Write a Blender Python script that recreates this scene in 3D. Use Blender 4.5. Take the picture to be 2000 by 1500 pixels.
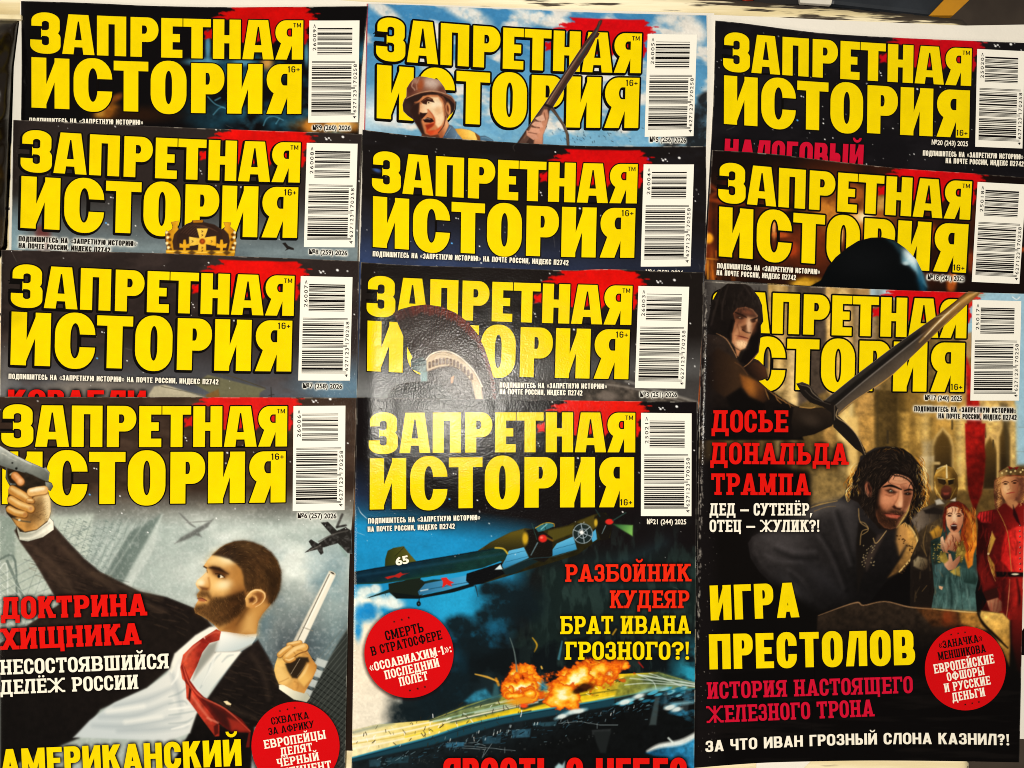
import bpy, math, random
import numpy as np
from mathutils import Vector
from mathutils.geometry import delaunay_2d_cdt
R = math.radians
for o in list(bpy.data.objects): bpy.data.objects.remove(o)
scene = bpy.context.scene
col = scene.collection

# ------------------------------------------------------------------ camera, world, lamps, exposure
S = 0.00032                      # metres on the table per pixel of a 2000 x 1500 plan of it
LENS = 26.0
HC = 1000 * S / (18.0 / LENS)    # camera height over the table top
cam_d = bpy.data.cameras.new('camera'); cam = bpy.data.objects.new('camera', cam_d); col.objects.link(cam)
cam_d.lens = LENS; cam_d.sensor_width = 36; cam_d.clip_start = 0.01; cam_d.clip_end = 50
cam.location = (0, 0, HC); scene.camera = cam
world = bpy.data.worlds.new('World'); scene.world = world; world.use_nodes = True
bgn = world.node_tree.nodes['Background']
bgn.inputs[0].default_value = (1.0, 0.93, 0.84, 1); bgn.inputs[1].default_value = 0.26
def area(name, loc, target, size, power, colr, size_y=None):
    l = bpy.data.lights.new(name, 'AREA'); l.energy = power; l.color = colr; l.size = size
    if size_y: l.shape = 'RECTANGLE'; l.size_y = size_y
    o = bpy.data.objects.new(name, l); col.objects.link(o); o.location = loc
    o.rotation_euler = (Vector(target) - Vector(loc)).to_track_quat('-Z', 'Y').to_euler(); return o
area('ceiling_lamp', (-0.10, -0.04, 1.10), (-0.06, -0.0, 0), 0.08, 12.5, (1.0, 0.95, 0.85))
area('fill_lamp', (-1.9, -0.8, 0.95), (-0.15, -0.1, 0), 0.4, 16.0, (1.0, 0.88, 0.70))  # unseen fill added off to the left as broad warm ambience
scene.view_settings.view_transform = 'Standard'; scene.view_settings.look = 'None'
scene.view_settings.exposure = 0; scene.view_settings.gamma = 1
scene.render.engine = 'CYCLES'; scene.cycles.filter_width = 0.95; scene.render.resolution_x = 1024; scene.render.resolution_y = 768
ALB = 0.80                       # printed colour -> albedo

# ------------------------------------------------------------------ plan helpers
def world_xyz(px, py, z):
    k = S * (HC - z) / HC
    return (np.asarray(px, float) - 1000) * k, (750 - np.asarray(py, float)) * k
def lin(c):
    c = np.asarray(c, float)
    return np.where(c <= 0.04045, c / 12.92, ((np.maximum(c, 0) + 0.055) / 1.055) ** 2.4)
def hx(s):
    if not isinstance(s, str): return np.array(s, float)
    s = s.lstrip('#'); return np.array([int(s[i:i + 2], 16) / 255 for i in (0, 2, 4)])
def blur1(a, s, ax):
    r = max(1, int(s * 3)); k = np.exp(-0.5 * (np.arange(-r, r + 1) / max(s, 1e-3)) ** 2); k /= k.sum()
    p = [(0, 0)] * a.ndim; p[ax] = (r, r); b = np.pad(a, p, mode='edge'); out = np.zeros_like(a); n = a.shape[ax]
    for i, w in enumerate(k):
        sl = [slice(None)] * a.ndim; sl[ax] = slice(i, i + n); out += w * b[tuple(sl)]
    return out
def blur(a, s): return blur1(blur1(a, s, 0), s, 1) if s > 0.2 else a
_rng = np.random.RandomState(11)
def vnoise(X, Y, sx, sy=None, seed=0, octv=4):
    sy = sy or sx; out = np.zeros(X.shape); amp = 1; tot = 0
    for o in range(octv):
        g = np.random.RandomState(seed * 31 + o).rand(97, 97)
        u = X / sx * 2 ** o + 17.3 * o + 200; v = Y / sy * 2 ** o + 9.1 * o + 200
        i = np.floor(u).astype(int); j = np.floor(v).astype(int); fu = u - i; fv = v - j
        fu = fu * fu * (3 - 2 * fu); fv = fv * fv * (3 - 2 * fv)
        q = lambda a, b: g[b % 97, a % 97]
        out += amp * ((q(i, j) * (1 - fu) + q(i + 1, j) * fu) * (1 - fv) + (q(i, j + 1) * (1 - fu) + q(i + 1, j + 1) * fu) * fv)
        tot += amp; amp *= 0.5
    return out / tot
def nums(s): 
    if isinstance(s, str): a = np.array([float(t) for t in s.replace(',', ' ').split()]).reshape(-1, 2)
    else: a = np.array(s, float).reshape(-1, 2)
    return a
def catmull(p, n=5, closed=True):
    out = []; m = len(p)
    for i in range(m if closed else m - 1):
        g = (lambda k: p[k % m]) if closed else (lambda k: p[min(max(k, 0), m - 1)])
        a, b, c, d = g(i - 1), g(i), g(i + 1), g(i + 2)
        for t in np.arange(n) / n:
            out.append(0.5 * (2 * b + (c - a) * t + (2 * a - 5 * b + 4 * c - d) * t * t + (3 * b - a - 3 * c + d) * t ** 3))
    if not closed: out.append(p[-1])
    return np.array(out)
def inside(pts, X, Y):
    ins = np.zeros(X.shape, bool); n = len(pts)
    for i in range(n):
        x0, y0 = pts[i]; x1, y1 = pts[(i + 1) % n]
        if y0 == y1: continue
        c = ((Y >= y0) != (Y >= y1)); ins ^= c & (X < (x1 - x0) * (Y - y0) / (y1 - y0) + x0)
    return ins
def segdist(pts, X, Y, closed, w=None):
    d = np.full(X.shape, 1e9); n = len(pts)
    for i in range(n if closed else n - 1):
        x0, y0 = pts[i]; x1, y1 = pts[(i + 1) % n]; dx = x1 - x0; dy = y1 - y0; L = dx * dx + dy * dy + 1e-9
        t = np.clip(((X - x0) * dx + (Y - y0) * dy) / L, 0, 1)
        e = np.hypot(X - x0 - t * dx, Y - y0 - t * dy)
        if w is not None: e = e - (w[i] + (w[(i + 1) % n] - w[i]) * t)
        d = np.minimum(d, e)
    return d

# ------------------------------------------------------------------ the printing press: colours of a printed page, in plan pixels
class Page:
    def __init__(s, x0, y0, x1, y1, q, fill):
        s.x0, s.y0, s.q = x0, y0, q; s.w = int((x1 - x0) / q) + 2; s.h = int((y1 - y0) / q) + 2
        s.img = np.empty((s.h, s.w, 3)); s.img[:] = hx(fill); s.T = (0, 0, 1.0)
        s.X, s.Y = np.meshgrid(x0 + np.arange(s.w) * q, y0 + np.arange(s.h) * q)
    def at(s, pts): p = nums(pts); return np.stack([s.T[0] + p[:, 0] / s.T[2], s.T[1] + p[:, 1] / s.T[2]], 1)
    def box(s, p, m):
        i0 = max(0, int((p[:, 0].min() - m - s.x0) / s.q)); i1 = min(s.w, int((p[:, 0].max() + m - s.x0) / s.q) + 2)
        j0 = max(0, int((p[:, 1].min() - m - s.y0) / s.q)); j1 = min(s.h, int((p[:, 1].max() + m - s.y0) / s.q) + 2)
        return (slice(j0, max(j0, j1)), slice(i0, max(i0, i1)))
    def mix(s, b, a, c, n=0, seed=1):
        X, Y = s.X[b], s.Y[b]
        if isinstance(c, tuple):                       # (colour 1, colour 2, point 1, point 2): a gradient printed between two points
            p = s.at([c[2], c[3]]); d = p[1] - p[0]; t = np.clip(((X - p[0, 0]) * d[0] + (Y - p[0, 1]) * d[1]) / (d @ d), 0, 1)[..., None]
            cc = hx(c[0]) * (1 - t) + hx(c[1]) * t
        else: cc = hx(c) + np.zeros(X.shape + (3,))
        if n: cc = np.clip(cc * (1 + n * 2 * (vnoise(X, Y, 9, 9, seed, 3) - 0.5))[..., None], 0, 1)
        s.img[b] = s.img[b] * (1 - a[..., None]) + cc * a[..., None]
    def poly(s, pts, c, soft=1.2, a=1.0, sm=0, n=0, seed=1):
        soft = max(soft * 1.7 / s.T[2], .9); p = s.at(pts); p = catmull(p) if sm else p; b = s.box(p, soft * 2 + 1)
        X, Y = s.X[b], s.Y[b]
        if X.size == 0: return
        d = segdist(p, X, Y, True); d = np.where(inside(p, X, Y), -d, d)
        m = np.clip(0.5 - d / soft, 0, 1) if soft < 1.6 else 1 / (1 + np.exp(np.clip(d / soft * 3.2, -30, 30)))
        s.mix(b, m * a, c, n, seed)
    def line(s, pts, w, c, soft=1.0, a=1.0, sm=1):
        soft = max(soft * 1.7 / s.T[2], .9); p = s.at(pts); m = len(p); w = np.atleast_1d(np.array(w, float)) / s.T[2] / 2
        w = np.interp(np.linspace(0, 1, m), np.linspace(0, 1, len(w)), w) if len(w) > 1 else np.full(m, w[0])
        if sm and m > 2:
            p2 = catmull(p, 5, False); w = np.interp(np.linspace(0, 1, len(p2)), np.linspace(0, 1, m), w); p = p2
        b = s.box(p, soft + w.max() + 1); X, Y = s.X[b], s.Y[b]
        if X.size == 0: return
        d = segdist(p, X, Y, False, w); s.mix(b, np.clip(0.5 - d / soft, 0, 1) * a, c)
    def blob(s, cx, cy, rx, ry, c, rot=0, soft=0.5, a=1.0, n=0):
        p = s.at([(cx, cy)])[0]; rx /= s.T[2]; ry /= s.T[2]; r = max(rx, ry) * (1 + soft)
        b = s.box(np.array([p - r, p + r]), 1); X, Y = s.X[b] - p[0], s.Y[b] - p[1]
        if X.size == 0: return
        ca, sa = math.cos(R(rot)), math.sin(R(rot)); d = np.hypot((X * ca + Y * sa) / rx, (-X * sa + Y * ca) / ry)
        t = np.clip((1 + soft - d) / max(2 * soft, 1e-3), 0, 1); t = t * t * (3 - 2 * t)
        if n: t = np.clip(t * (0.4 + 1.4 * n * vnoise(s.X[b], s.Y[b], 12, 12, int(cx), 4)), 0, 1)
        s.mix(b, t * a, c)
    def field(s, f, c, box=None):
        b = s.box(s.at(box), 0) if box is not None else (slice(0, s.h), slice(0, s.w))
        s.mix(b, np.clip(f(s.X[b], s.Y[b]), 0, 1), c)
    def dots(s, n, box, c='#ffffff', r=(0.5, 1.3), seed=3, a=0.9):
        rg = np.random.RandomState(seed); k = s.T; s.T = (0, 0, 1.0)
        for i in range(n):
            x = box[0] + rg.rand() * (box[2] - box[0]); y = box[1] + rg.rand() * (box[3] - box[1]); q = r[0] + (r[1] - r[0]) * rg.rand() ** 3
            s.blob(x, y, q * (1 + .5 * rg.rand()), q, c, rg.rand() * 90, 0.5, a * (0.4 + 0.6 * rg.rand()))
        s.T = k
    def halo(s, prints, c, r=4, gain=2.2, a=0.95):
        tri = np.concatenate([p.tri_xy() for p in prints]); p = tri.reshape(-1, 2); b = s.box(p, r * 3.2)
        X, Y = s.X[b], s.Y[b]
        if X.size == 0: return
        m = np.zeros(X.shape); gx, gy = X[0, 0], Y[0, 0]
        for t in tri:
            i0 = max(0, int((t[:, 0].min() - gx) / s.q)); i1 = min(m.shape[1], int((t[:, 0].max() - gx) / s.q) + 2)
            j0 = max(0, int((t[:, 1].min() - gy) / s.q)); j1 = min(m.shape[0], int((t[:, 1].max() - gy) / s.q) + 2)
            if i1 <= i0 or j1 <= j0: continue
            x, y = X[j0:j1, i0:i1], Y[j0:j1, i0:i1]; (ax, ay), (bx, by), (cx, cy) = t
            e0 = (bx - ax) * (y - ay) - (by - ay) * (x - ax); e1 = (cx - bx) * (y - by) - (cy - by) * (x - bx); e2 = (ax - cx) * (y - cy) - (ay - cy) * (x - cx)
            m[j0:j1, i0:i1] = np.maximum(m[j0:j1, i0:i1], ((e0 >= 0) & (e1 >= 0) & (e2 >= 0)) | ((e0 <= 0) & (e1 <= 0) & (e2 <= 0)))
        s.mix(b, np.clip(blur(m, r / s.q) * gain, 0, 1) * a, c)
    def sample(s, px, py):
        u = np.clip((px - s.x0) / s.q, 0, s.w - 1.001); v = np.clip((py - s.y0) / s.q, 0, s.h - 1.001)
        i = u.astype(int); j = v.astype(int); fu = (u - i)[:, None]; fv = (v - j)[:, None]; I = s.img
        return (I[j, i] * (1 - fu) + I[j, i + 1] * fu) * (1 - fv) + (I[j + 1, i] * (1 - fu) + I[j + 1, i + 1] * fu) * fv

# ------------------------------------------------------------------ letters: heavy sans and slab capitals drawn from bars, bowls and diagonals
def arc(cx, cy, rx, ry, a0, a1, n=7):
    return [(cx + rx * math.cos(R(a0 + (a1 - a0) * i / n)), cy + ry * math.sin(R(a0 + (a1 - a0) * i / n))) for i in range(n + 1)]
def rr(x0, y0, x1, y1, r):                              # r: bl, br, tr, tl corner radii as (rx, ry) or 0
    if not isinstance(r, list): r = [r] * 4
    r = [(q, q) if not isinstance(q, tuple) else q for q in r]; p = []
    for (cx, cy, sx, sy, a), (rx, ry) in zip(((x0, y0, 1, 1, 180), (x1, y0, -1, 1, 270), (x1, y1, -1, -1, 0), (x0, y1, 1, -1, 90)), r):
        p += [(cx, cy)] if rx <= 0 else arc(cx + sx * rx, cy + sy * ry, rx, ry, a, a + 90)
    return p
def box_(x0, y0, x1, y1): return [(x0, y0), (x1, y0), (x1, y1), (x0, y1)]
def cut(p): return p[::-1]
def flip(ps, W): return [[(W - x, y) for x, y in p][::-1] for p in ps]
WID = {'Г': .5, 'Е': .52, 'Ё': .52, 'Т': .56, 'Ж': 1.0, 'М': .8, 'Ш': .9, 'Щ': .95, 'Ы': .82, 'Д': .68, 'Ф': .82, 'З': .56, 'Р': .56, 'Я': .6, '!': .25, '?': .5,
       ',': .2, ' ': .3, '—': .8, '-': .34, ':': .22, '«': .5, '»': .5, '1': .34, 'Ь': .56, 'С': .58, 'О': .6, 'Ч': .58, '.': .2, 'У': .62, 'А': .66, 'Ю': .86, '2': .55, '6': .58, '+': .5, '7': .52, '4': .58}
def glyph(ch, W, s, b, e=0.0, t=0.12):
    """polygons (counter-clockwise fills, clockwise cuts) of one capital of height 1 and width W; s stem, b bar, e serif reach, t serif thickness"""
    P = []
    def V(x, y0=0, y1=1, se='tb'):
        P.append(box_(x, y0, x + s, y1))
        if e:
            if 'b' in se: P.append(box_(x - e, y0, x + s + e, y0 + t))
            if 't' in se: P.append(box_(x - e, y1 - t, x + s + e, y1))
    def serif(x, y, up=True):                            # a slab centred on x
        if e: P.append(box_(x - s / 2 - e, y, x + s / 2 + e, y + t))
    L = e; Rr = W - e - s; m = W / 2
    def ring(x0, y0, x1, y1, r, ri=None, lsq=False):
        h = (y1 - y0); rx = min(r, (x1 - x0) * .5); ry = min(r * 1.15, h * .5); o = (rx, ry)
        ix = max(rx - s * .62, .03); iy = max(ry - b * .75, .05); ix = min(ix, (x1 - x0 - 2 * s) * .5); iy = min(iy, (h - 2 * b) * .5); i = (max(ix, .005), max(iy, .005))
        P.append(rr(x0, y0, x1, y1, [0, o, o, 0] if lsq else o)); P.append(cut(rr(x0 + s, y0 + b, x1 - s, y1 - b, [0, i, i, 0] if lsq else i)))
    rO = W * .46
    if ch == 'А':
        tw = s * .56 if not e else s * .6; k = (m - tw - e * .6); x0 = e * .6
        P.append([(x0, 0), (W - x0, 0), (m + tw, 1), (m - tw, 1)]); y = .17; y2 = y + b * .95
        xi = lambda yy: x0 + s * 1.02 + yy * k
        P.append(cut([(xi(-.01), -.01), (W - xi(-.01), -.01), (W - xi(y), y), (xi(y), y)]))
        ya = (m - x0 - s * 1.02) / k; ya = min(ya, 1 - b * .5)
        if ya > y2 + .05: P.append(cut([(xi(y2), y2), (W - xi(y2), y2), (W - min(xi(ya), m - .005), ya), (min(xi(ya), m - .005), ya)]))
        if s > .26 and not e:                              # the very heavy masthead A: broad flat apex, small counter
            h0 = W * .31; P[:] = [[(0, 0), (W, 0), (m + h0, 1), (m - h0, 1)], cut([(m - .155 * W, -.01), (m + .155 * W, -.01), (m + .125 * W, .18), (m - .125 * W, .18)]), cut([(m - .105 * W, .36), (m + .105 * W, .36), (m + .02 * W, .83), (m - .02 * W, .83)])]
        serif(x0 + s * .5, 0); serif(W - x0 - s * .5, 0)
    elif ch == 'Б': V(L); P.append(box_(L, 1 - b, W - .05, 1)); ring(L, 0, W, .6, W * .34, lsq=True); e and P.append(box_(W - .05 - t, 1 - b * 1.6, W - .05, 1))
    elif ch == 'В': V(L); ring(L, 0, W, .54, W * .34, lsq=True); ring(L, .54 - b, W - .04, 1, W * .32, lsq=True)
    elif ch == 'Г': V(L, 0, 1); P.append(box_(L, 1 - b, W, 1)); e and P.append(box_(W - t, .7, W, 1))
    elif ch in 'ДЛ':
        lo = b if ch == 'Д' else 0; x0 = .06 if ch == 'Д' else 0
        P.append([(x0, 0), (x0 + s * .95, 0), (.24 * W + s * .85, 1), (.2 * W, 1)]); P.append(box_(.2 * W, 1 - b, Rr + s, 1)); V(Rr - (.05 if ch == 'Д' else 0), 0, 1, 'tb' if ch == 'Л' else 't')
        if e: P.append(box_(.2 * W - e, 1 - t, .4 * W, 1))
        if ch == 'Л': serif(x0 + s * .5, 0)
        else: P.append(box_(0, 0, W, b)); P.append(box_(0, -.19, s * .8, b)); P.append(box_(W - s * .8, -.19, W, b))
    elif ch in 'ЕЁ':
        V(L); P += [box_(L, 0, W, b), box_(L, 1 - b, W, 1), box_(L, .5 - b / 2, W * .88, .5 + b / 2)]
        if e: P += [box_(W - t * .9, 0, W, .28), box_(W - t * .9, .72, W, 1)]
        if ch == 'Ё': P += [rr(m - .2, 1.08, m - .05, 1.23, .07), rr(m + .05, 1.08, m + .2, 1.23, .07)]
    elif ch == 'Ж':
        s = s * .84; P.append(box_(m - s / 2, 0, m + s / 2, 1)); d = s * .5
        for q in (0, 1):
            g = [[(m, .42), (m, .62), (s * .95 + e * .5, 1), (e * .5, 1)][::-1], [(m, .36), (m, .58), (e * .5, 0), (s * .98 + e * .5, 0)]]
            g = [z if sum((z[i][0] * z[(i + 1) % 4][1] - z[(i + 1) % 4][0] * z[i][1]) for i in range(4)) > 0 else z[::-1] for z in g]
            P += flip(g, W) if q else g
        for x in (e * .5 + s * .4, W - e * .5 - s * .4):
            if e: P.append(box_(x - s * .62, 0, x + s * .62, t)); P.append(box_(x - s * .62, 1 - t, x + s * .62, 1))
    elif ch == 'З':
        o = (W * .44, .2); P.append(rr(0, 0, W, .555, [o, o, (W * .3, .16), 0])); P.append(rr(.03, .445, W - .02, 1, [0, (W * .3, .16), o, o]))
        i = (max((W - 2 * s) * .48, .01), max(.06, .05)); P.append(cut(rr(s, b, W - s, .43, [i, i, i, 0]))); P.append(cut(rr(s, .57, W - s, 1 - b, [0, i, i, i])))
        for q in range(2): P.append(cut(box_(-.1, .40, W * .36, .60)))
        P.append(cut(box_(-.1, .33, s + .001, .40))); P.append(cut(box_(-.1, .60, s + .001, .665)))
        P.append(cut(box_(s, .43, W * .36, .435)))
    elif ch in 'ИЙ':
        V(L); V(Rr); P.append([(L + s * .9, 0), (Rr + s * .1, .60), (Rr + s * .1, 1), (L + s * .9, .40)])
        if ch == 'Й': P.append(arc(m, 1.3, .2, .22, 180, 360) + arc(m, 1.3, .1, .1, 360, 180))
    elif ch == 'К':
        V(L); P.append([(L + s * .8, .40), (L + s * .8, .62), (W - s * 1.12 - e * .3, 1), (W - e * .3, 1), (L + s * 1.75, .5)][::-1]); P.append([(L + s * 1.1, .56), (L + s * 1.9, .62), (W, 0), (W - s * 1.15, 0)][::-1])
        serif(W - s * .7 - e * .2, 1 - t); serif(W - s * .55, 0)
    elif ch == 'М':
        V(L); V(Rr); P.append([(L + s * .3, 1), (m - s * .42, .12), (m + s * .42, .12), (L + s * 1.05, 1)]); P += flip([P[-1]], W)
    elif ch == 'Н': V(L); V(Rr); P.append(box_(L, .5 - b / 2, Rr + s, .5 + b / 2))
    elif ch == 'О': ring(0, -.015, W, 1.015, rO)
    elif ch == 'П': V(L); V(Rr); P.append(box_(L, 1 - b, Rr + s, 1))
    elif ch == 'Р': V(L); ring(L, .38, W, 1, W * .38, lsq=True)
    elif ch == 'С':
        ring(0, -.015, W, 1.015, rO); P.append(cut(box_(W - s - .001, .385, W + .1, .62)))
    elif ch == 'Т':
        V(m - s / 2, 0, 1, 'b'); P.append(box_(0, 1 - b, W, 1))
        if e: P += [box_(0, .70, t * .95, 1), box_(W - t * .95, .70, W, 1)]
    elif ch == 'У':
        P.append([(e * .4, 1), (m - s * .32, .30), (m + s * .4, .42), (e * .4 + s * 1.05, 1)]); P.append([(W * .10, 0), (W * .10 + s * 1.15, 0), (W - e * .4, 1), (W - s - e * .4, 1)]); P.append(box_(.05 * W, 0, .10 * W + s, b * .95))
        serif(e * .4 + s * .5, 1 - t); serif(W - e * .4 - s * .5, 1 - t)
    elif ch == 'Ф': P.append(box_(m - s / 2, 0, m + s / 2, 1)); ring(0, .14, W, .86, W * .36); serif(m, 0); serif(m, 1 - t)
    elif ch == 'Х':
        P.append([(0, 0), (s * 1.1, 0), (W, 1), (W - s * 1.1, 1)]); P.append([(0, 1), (W - s * 1.1, 0), (W, 0), (s * 1.1, 1)])
        for x in (s * .5, W - s * .5): serif(x, 0); serif(x, 1 - t)
    elif ch in 'ЦШЩ':
        V(L, 0, 1, 't'); V(Rr, 0, 1, 't'); P.append(box_(L, 0, Rr + s, b)); ch != 'Ц' and V(m - s / 2, 0, 1, 't')
        if ch != 'Ш': P.append(box_(Rr + s * .35, -.18, Rr + s * 1.12, b)); P.append(box_(Rr, 0, Rr + s * 1.12, b))
    elif ch == 'Ч':
        V(Rr); P.append(rr(L, .36, Rr + s, 1, [(W * .3, .2), 0, 0, 0])); P.append(cut(rr(L + s, .36 + b, Rr, 1.01, [(.05, .06), 0, 0, 0])))
        if e: serif(L + s / 2, 1 - t)
    elif ch in 'ЬЫ':
        w2 = W if ch == 'Ь' else W - s - .1; V(L); ring(L, 0, w2, .58, w2 * .36, lsq=True); ch == 'Ы' and V(Rr)
    elif ch == 'Я':
        Q = glyph('Р', W, s, b, e, t)[(3 if e else 1):]; V(Rr); P += flip(Q, W); P.append([(0, 0), (s * 1.04, 0), (m * .9 + s * .5, .46), (m * .9 - s * .55, .46)]); serif(s * .5, 0)
    elif ch == '!': P.append([(.03, 1), (.07, .3), (s - .02, .3), (s + .02, 1)]); P.append(rr(.03, 0, s + .03, .2, .08))
    elif ch == '?':
        ring(0, .45, W, 1, W * .44); P.append(cut(box_(-.1, .40, W * .45, .70))); P.append(box_(m - s * .5, .28, m + s * .5, .6)); P.append(rr(m - s * .55, 0, m + s * .55, .2, .08))
    elif ch == ',': P.append([(.0, -.16), (.07, -.16), (s + .02, .2), (.02, .2)])
    elif ch == '.': P.append(box_(0, 0, s, .18))
    elif ch == ':': P += [rr(.02, .05, s, .25, .05), rr(.02, .5, s, .7, .05)]
    elif ch == 'Ю':
        V(L); P.append(box_(L, .5 - b / 2, W * .5, .5 + b / 2)); ring(W * .40, -.01, W, 1.01, W * .28)
    elif ch == '2':
        ring(0, .42, W, 1.01, W * .44); P.append(cut(box_(-.1, .36, W - s, .70))); P += [[(0, 0), (W, 0), (W, b), (s * 1.2, b), (W - .01, .55), (W - s, .62), (0, b * 1.1)]]
    elif ch == '6':
        ring(0, -.01, W, 1.01, W * .45); P.append(cut(box_(W - s - .001, .60, W + .1, .74))); P.append(box_(s * .9, .46, W - s * .5, .46 + b)); P.append(box_(W - s, .4, W, .50))
    elif ch == '+': P += [box_(0, .36, W, .36 + b), box_(m - b / 2, .44 - W / 2, m + b / 2, .44 + W / 2)]
    elif ch == '7': P += [box_(0, 1 - b, W, 1), [(.1 * W, 0), (.1 * W + s * 1.1, 0), (W, 1 - b), (W - s * 1.1, 1 - b)]]
    elif ch == '4': P += [box_(W * .55, 0, W * .55 + s, 1), box_(0, .2, W, .2 + b), [(0, .2), (s * .9, .2 + b * .5), (W * .55, .78), (W * .55, 1)]]
    elif ch == '—': P.append(box_(0, .34, W, .34 + b))
    elif ch == '-': P.append(box_(.03, .38, W - .03, .38 + b))
    elif ch == '1': V(m - s / 2, 0, 1, 'b'); P.append([(0, .72), (m, .84), (m, 1), (m - s * .3, 1), (0, .88)])
    elif ch in '«»':
        for x in (0, .24):
            P.append([(x, .42), (x + .16, .12), (x + .27, .12), (x + .11, .42), (x + .27, .72), (x + .16, .72)][::1])
        P = [z if sum((z[i][0] * z[(i + 1) % 6][1] - z[(i + 1) % 6][0] * z[i][1]) for i in range(6)) > 0 else z[::-1] for z in P]
        if ch == '»': P = flip(P, W)
    return P
def offset(poly, d):
    """the outline pushed outwards by d with chamfered corners"""
    p = np.array(poly, float); n = len(p); keep = [i for i in range(n) if np.hypot(*(p[i] - p[i - 1])) > 1e-6]; p = p[keep]; n = len(p); out = []
    for i in range(n):
        a, b, c = p[i - 1], p[i], p[(i + 1) % n]; u = (b - a) / np.hypot(*(b - a)); v = (c - b) / np.hypot(*(c - b))
        n0 = np.array([u[1], -u[0]]); n1 = np.array([v[1], -v[0]]); cr = u[0] * v[1] - u[1] * v[0]; dt = u @ v
        if cr * d > 0 and dt < .6: out += [b + d * n0, b + d * (n0 + n1) / max(np.hypot(*(n0 + n1)), .8) * 1.0, b + d * n1]
        else:
            q = n0 + n1; out.append(b + d * q / max((q @ q) / 2, .35))
    return np.array(out)
def fill(polys, step=0):
    """union of outlines (winding > 0) -> vertices, triangles; step adds inner points so the sheet can follow the paper"""
    V, E, base = [], [], 0; src = polys
    if step:
        src = []
        for p in polys:
            q = []
            for i in range(len(p)):
                a, b = np.asarray(p[i], float), np.asarray(p[(i + 1) % len(p)], float); n = max(1, int(math.ceil(np.hypot(*(b - a)) / step))); q += [a + (b - a) * k / n for k in range(n)]
            src.append(q)
    for p in src:
        k = len(p); V += [tuple(q) for q in p]; E += [(base + i, base + (i + 1) % k) for i in range(k)]; base += k
    A = np.array(V)
    if step:
        x0, y0 = A.min(0); x1, y1 = A.max(0); gx, gy = np.meshgrid(np.arange(x0 + step * .37, x1, step), np.arange(y0 + step * .41, y1, step)); gx = gx.ravel(); gy = gy.ravel()
        V += list(zip(gx, gy))
    r = delaunay_2d_cdt([Vector(v) for v in V], E, [], 0, 1e-5)
    v = np.array([tuple(q) for q in r[0]]); t = np.array(r[2])
    if len(t) == 0: return np.zeros((0, 2)), np.zeros((0, 3), int)
    c = v[t].mean(1); wn = np.zeros(len(c), int)
    for p in polys:
        p = np.asarray(p)
        for i in range(len(p)):
            (xa, ya), (xb, yb) = p[i], p[(i + 1) % len(p)]
            if ya == yb: continue
            up = (ya <= c[:, 1]) & (yb > c[:, 1]); dn = (ya > c[:, 1]) & (yb <= c[:, 1])
            s = (xb - xa) * (c[:, 1] - ya) - (c[:, 0] - xa) * (yb - ya); wn += (up & (s > 0)).astype(int) - (dn & (s < 0)).astype(int)
    t = t[wn > 0]; u, inv = np.unique(t, return_inverse=True); return v[u], inv.reshape(-1, 3)

class Print:
    """flat printed shapes on a page: vertices in plan pixels plus faces"""
    def __init__(s): s.v = []; s.f = []; s.m = []; s.n = 0; s.z = []
    def add(s, v, f, m=0, z=0.0):
        s.v.append(np.asarray(v, float)); s.f.append(np.asarray(f) + s.n); s.m.append(np.full(len(f), m)); s.z.append(np.full(len(v), z)); s.n += len(v)
    def tri_xy(s): v = np.concatenate(s.v); return np.concatenate([v[f[:, [0, i, i + 1]]] for f in s.f for i in range(1, f.shape[1] - 1)])
def set_line(text, p0, p1, h, s=.2, b=.16, e=0.0, t=.12, gap=.075, bend=0.0, step=14, out=None, grow=0.0, z=0.0, m=0, shift=(0, 0)):
    """capitals set between two baseline points (plan pixels) with cap height h"""
    ws = [WID.get(c, .62) + (2 * e * .8 if c not in ' ,.:!-—«»1ОСЗ' else 0) for c in text]; tot = sum(ws) + gap * (len(text) - 1)
    p0 = np.array(p0, float); p1 = np.array(p1, float); d = p1 - p0; L = np.hypot(*d); d /= L; nrm = np.array([d[1], -d[0]]); k = L / tot; P = out or Print(); x = 0
    for c, w in zip(text, ws):
        if c != ' ':
            g = [np.array(q, float) for q in glyph(c, w, s * (h / k) ** .35, b, e, t)]
            q2 = []
            for q in g:
                q = np.stack([(q[:, 0] + x) * k, q[:, 1] * h], 1)
                q2.append(offset(q, grow) if grow else q)
            v, f = fill(q2, step)
            if len(f):
                u = v[:, 0] / L; P.add(p0 + shift + v[:, :1] * d + (v[:, 1:] + (bend * 4 * u * (1 - u))[:, None]) * nrm, f, m, z)
        x += w + gap
    return P
_cache = {}
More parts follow.
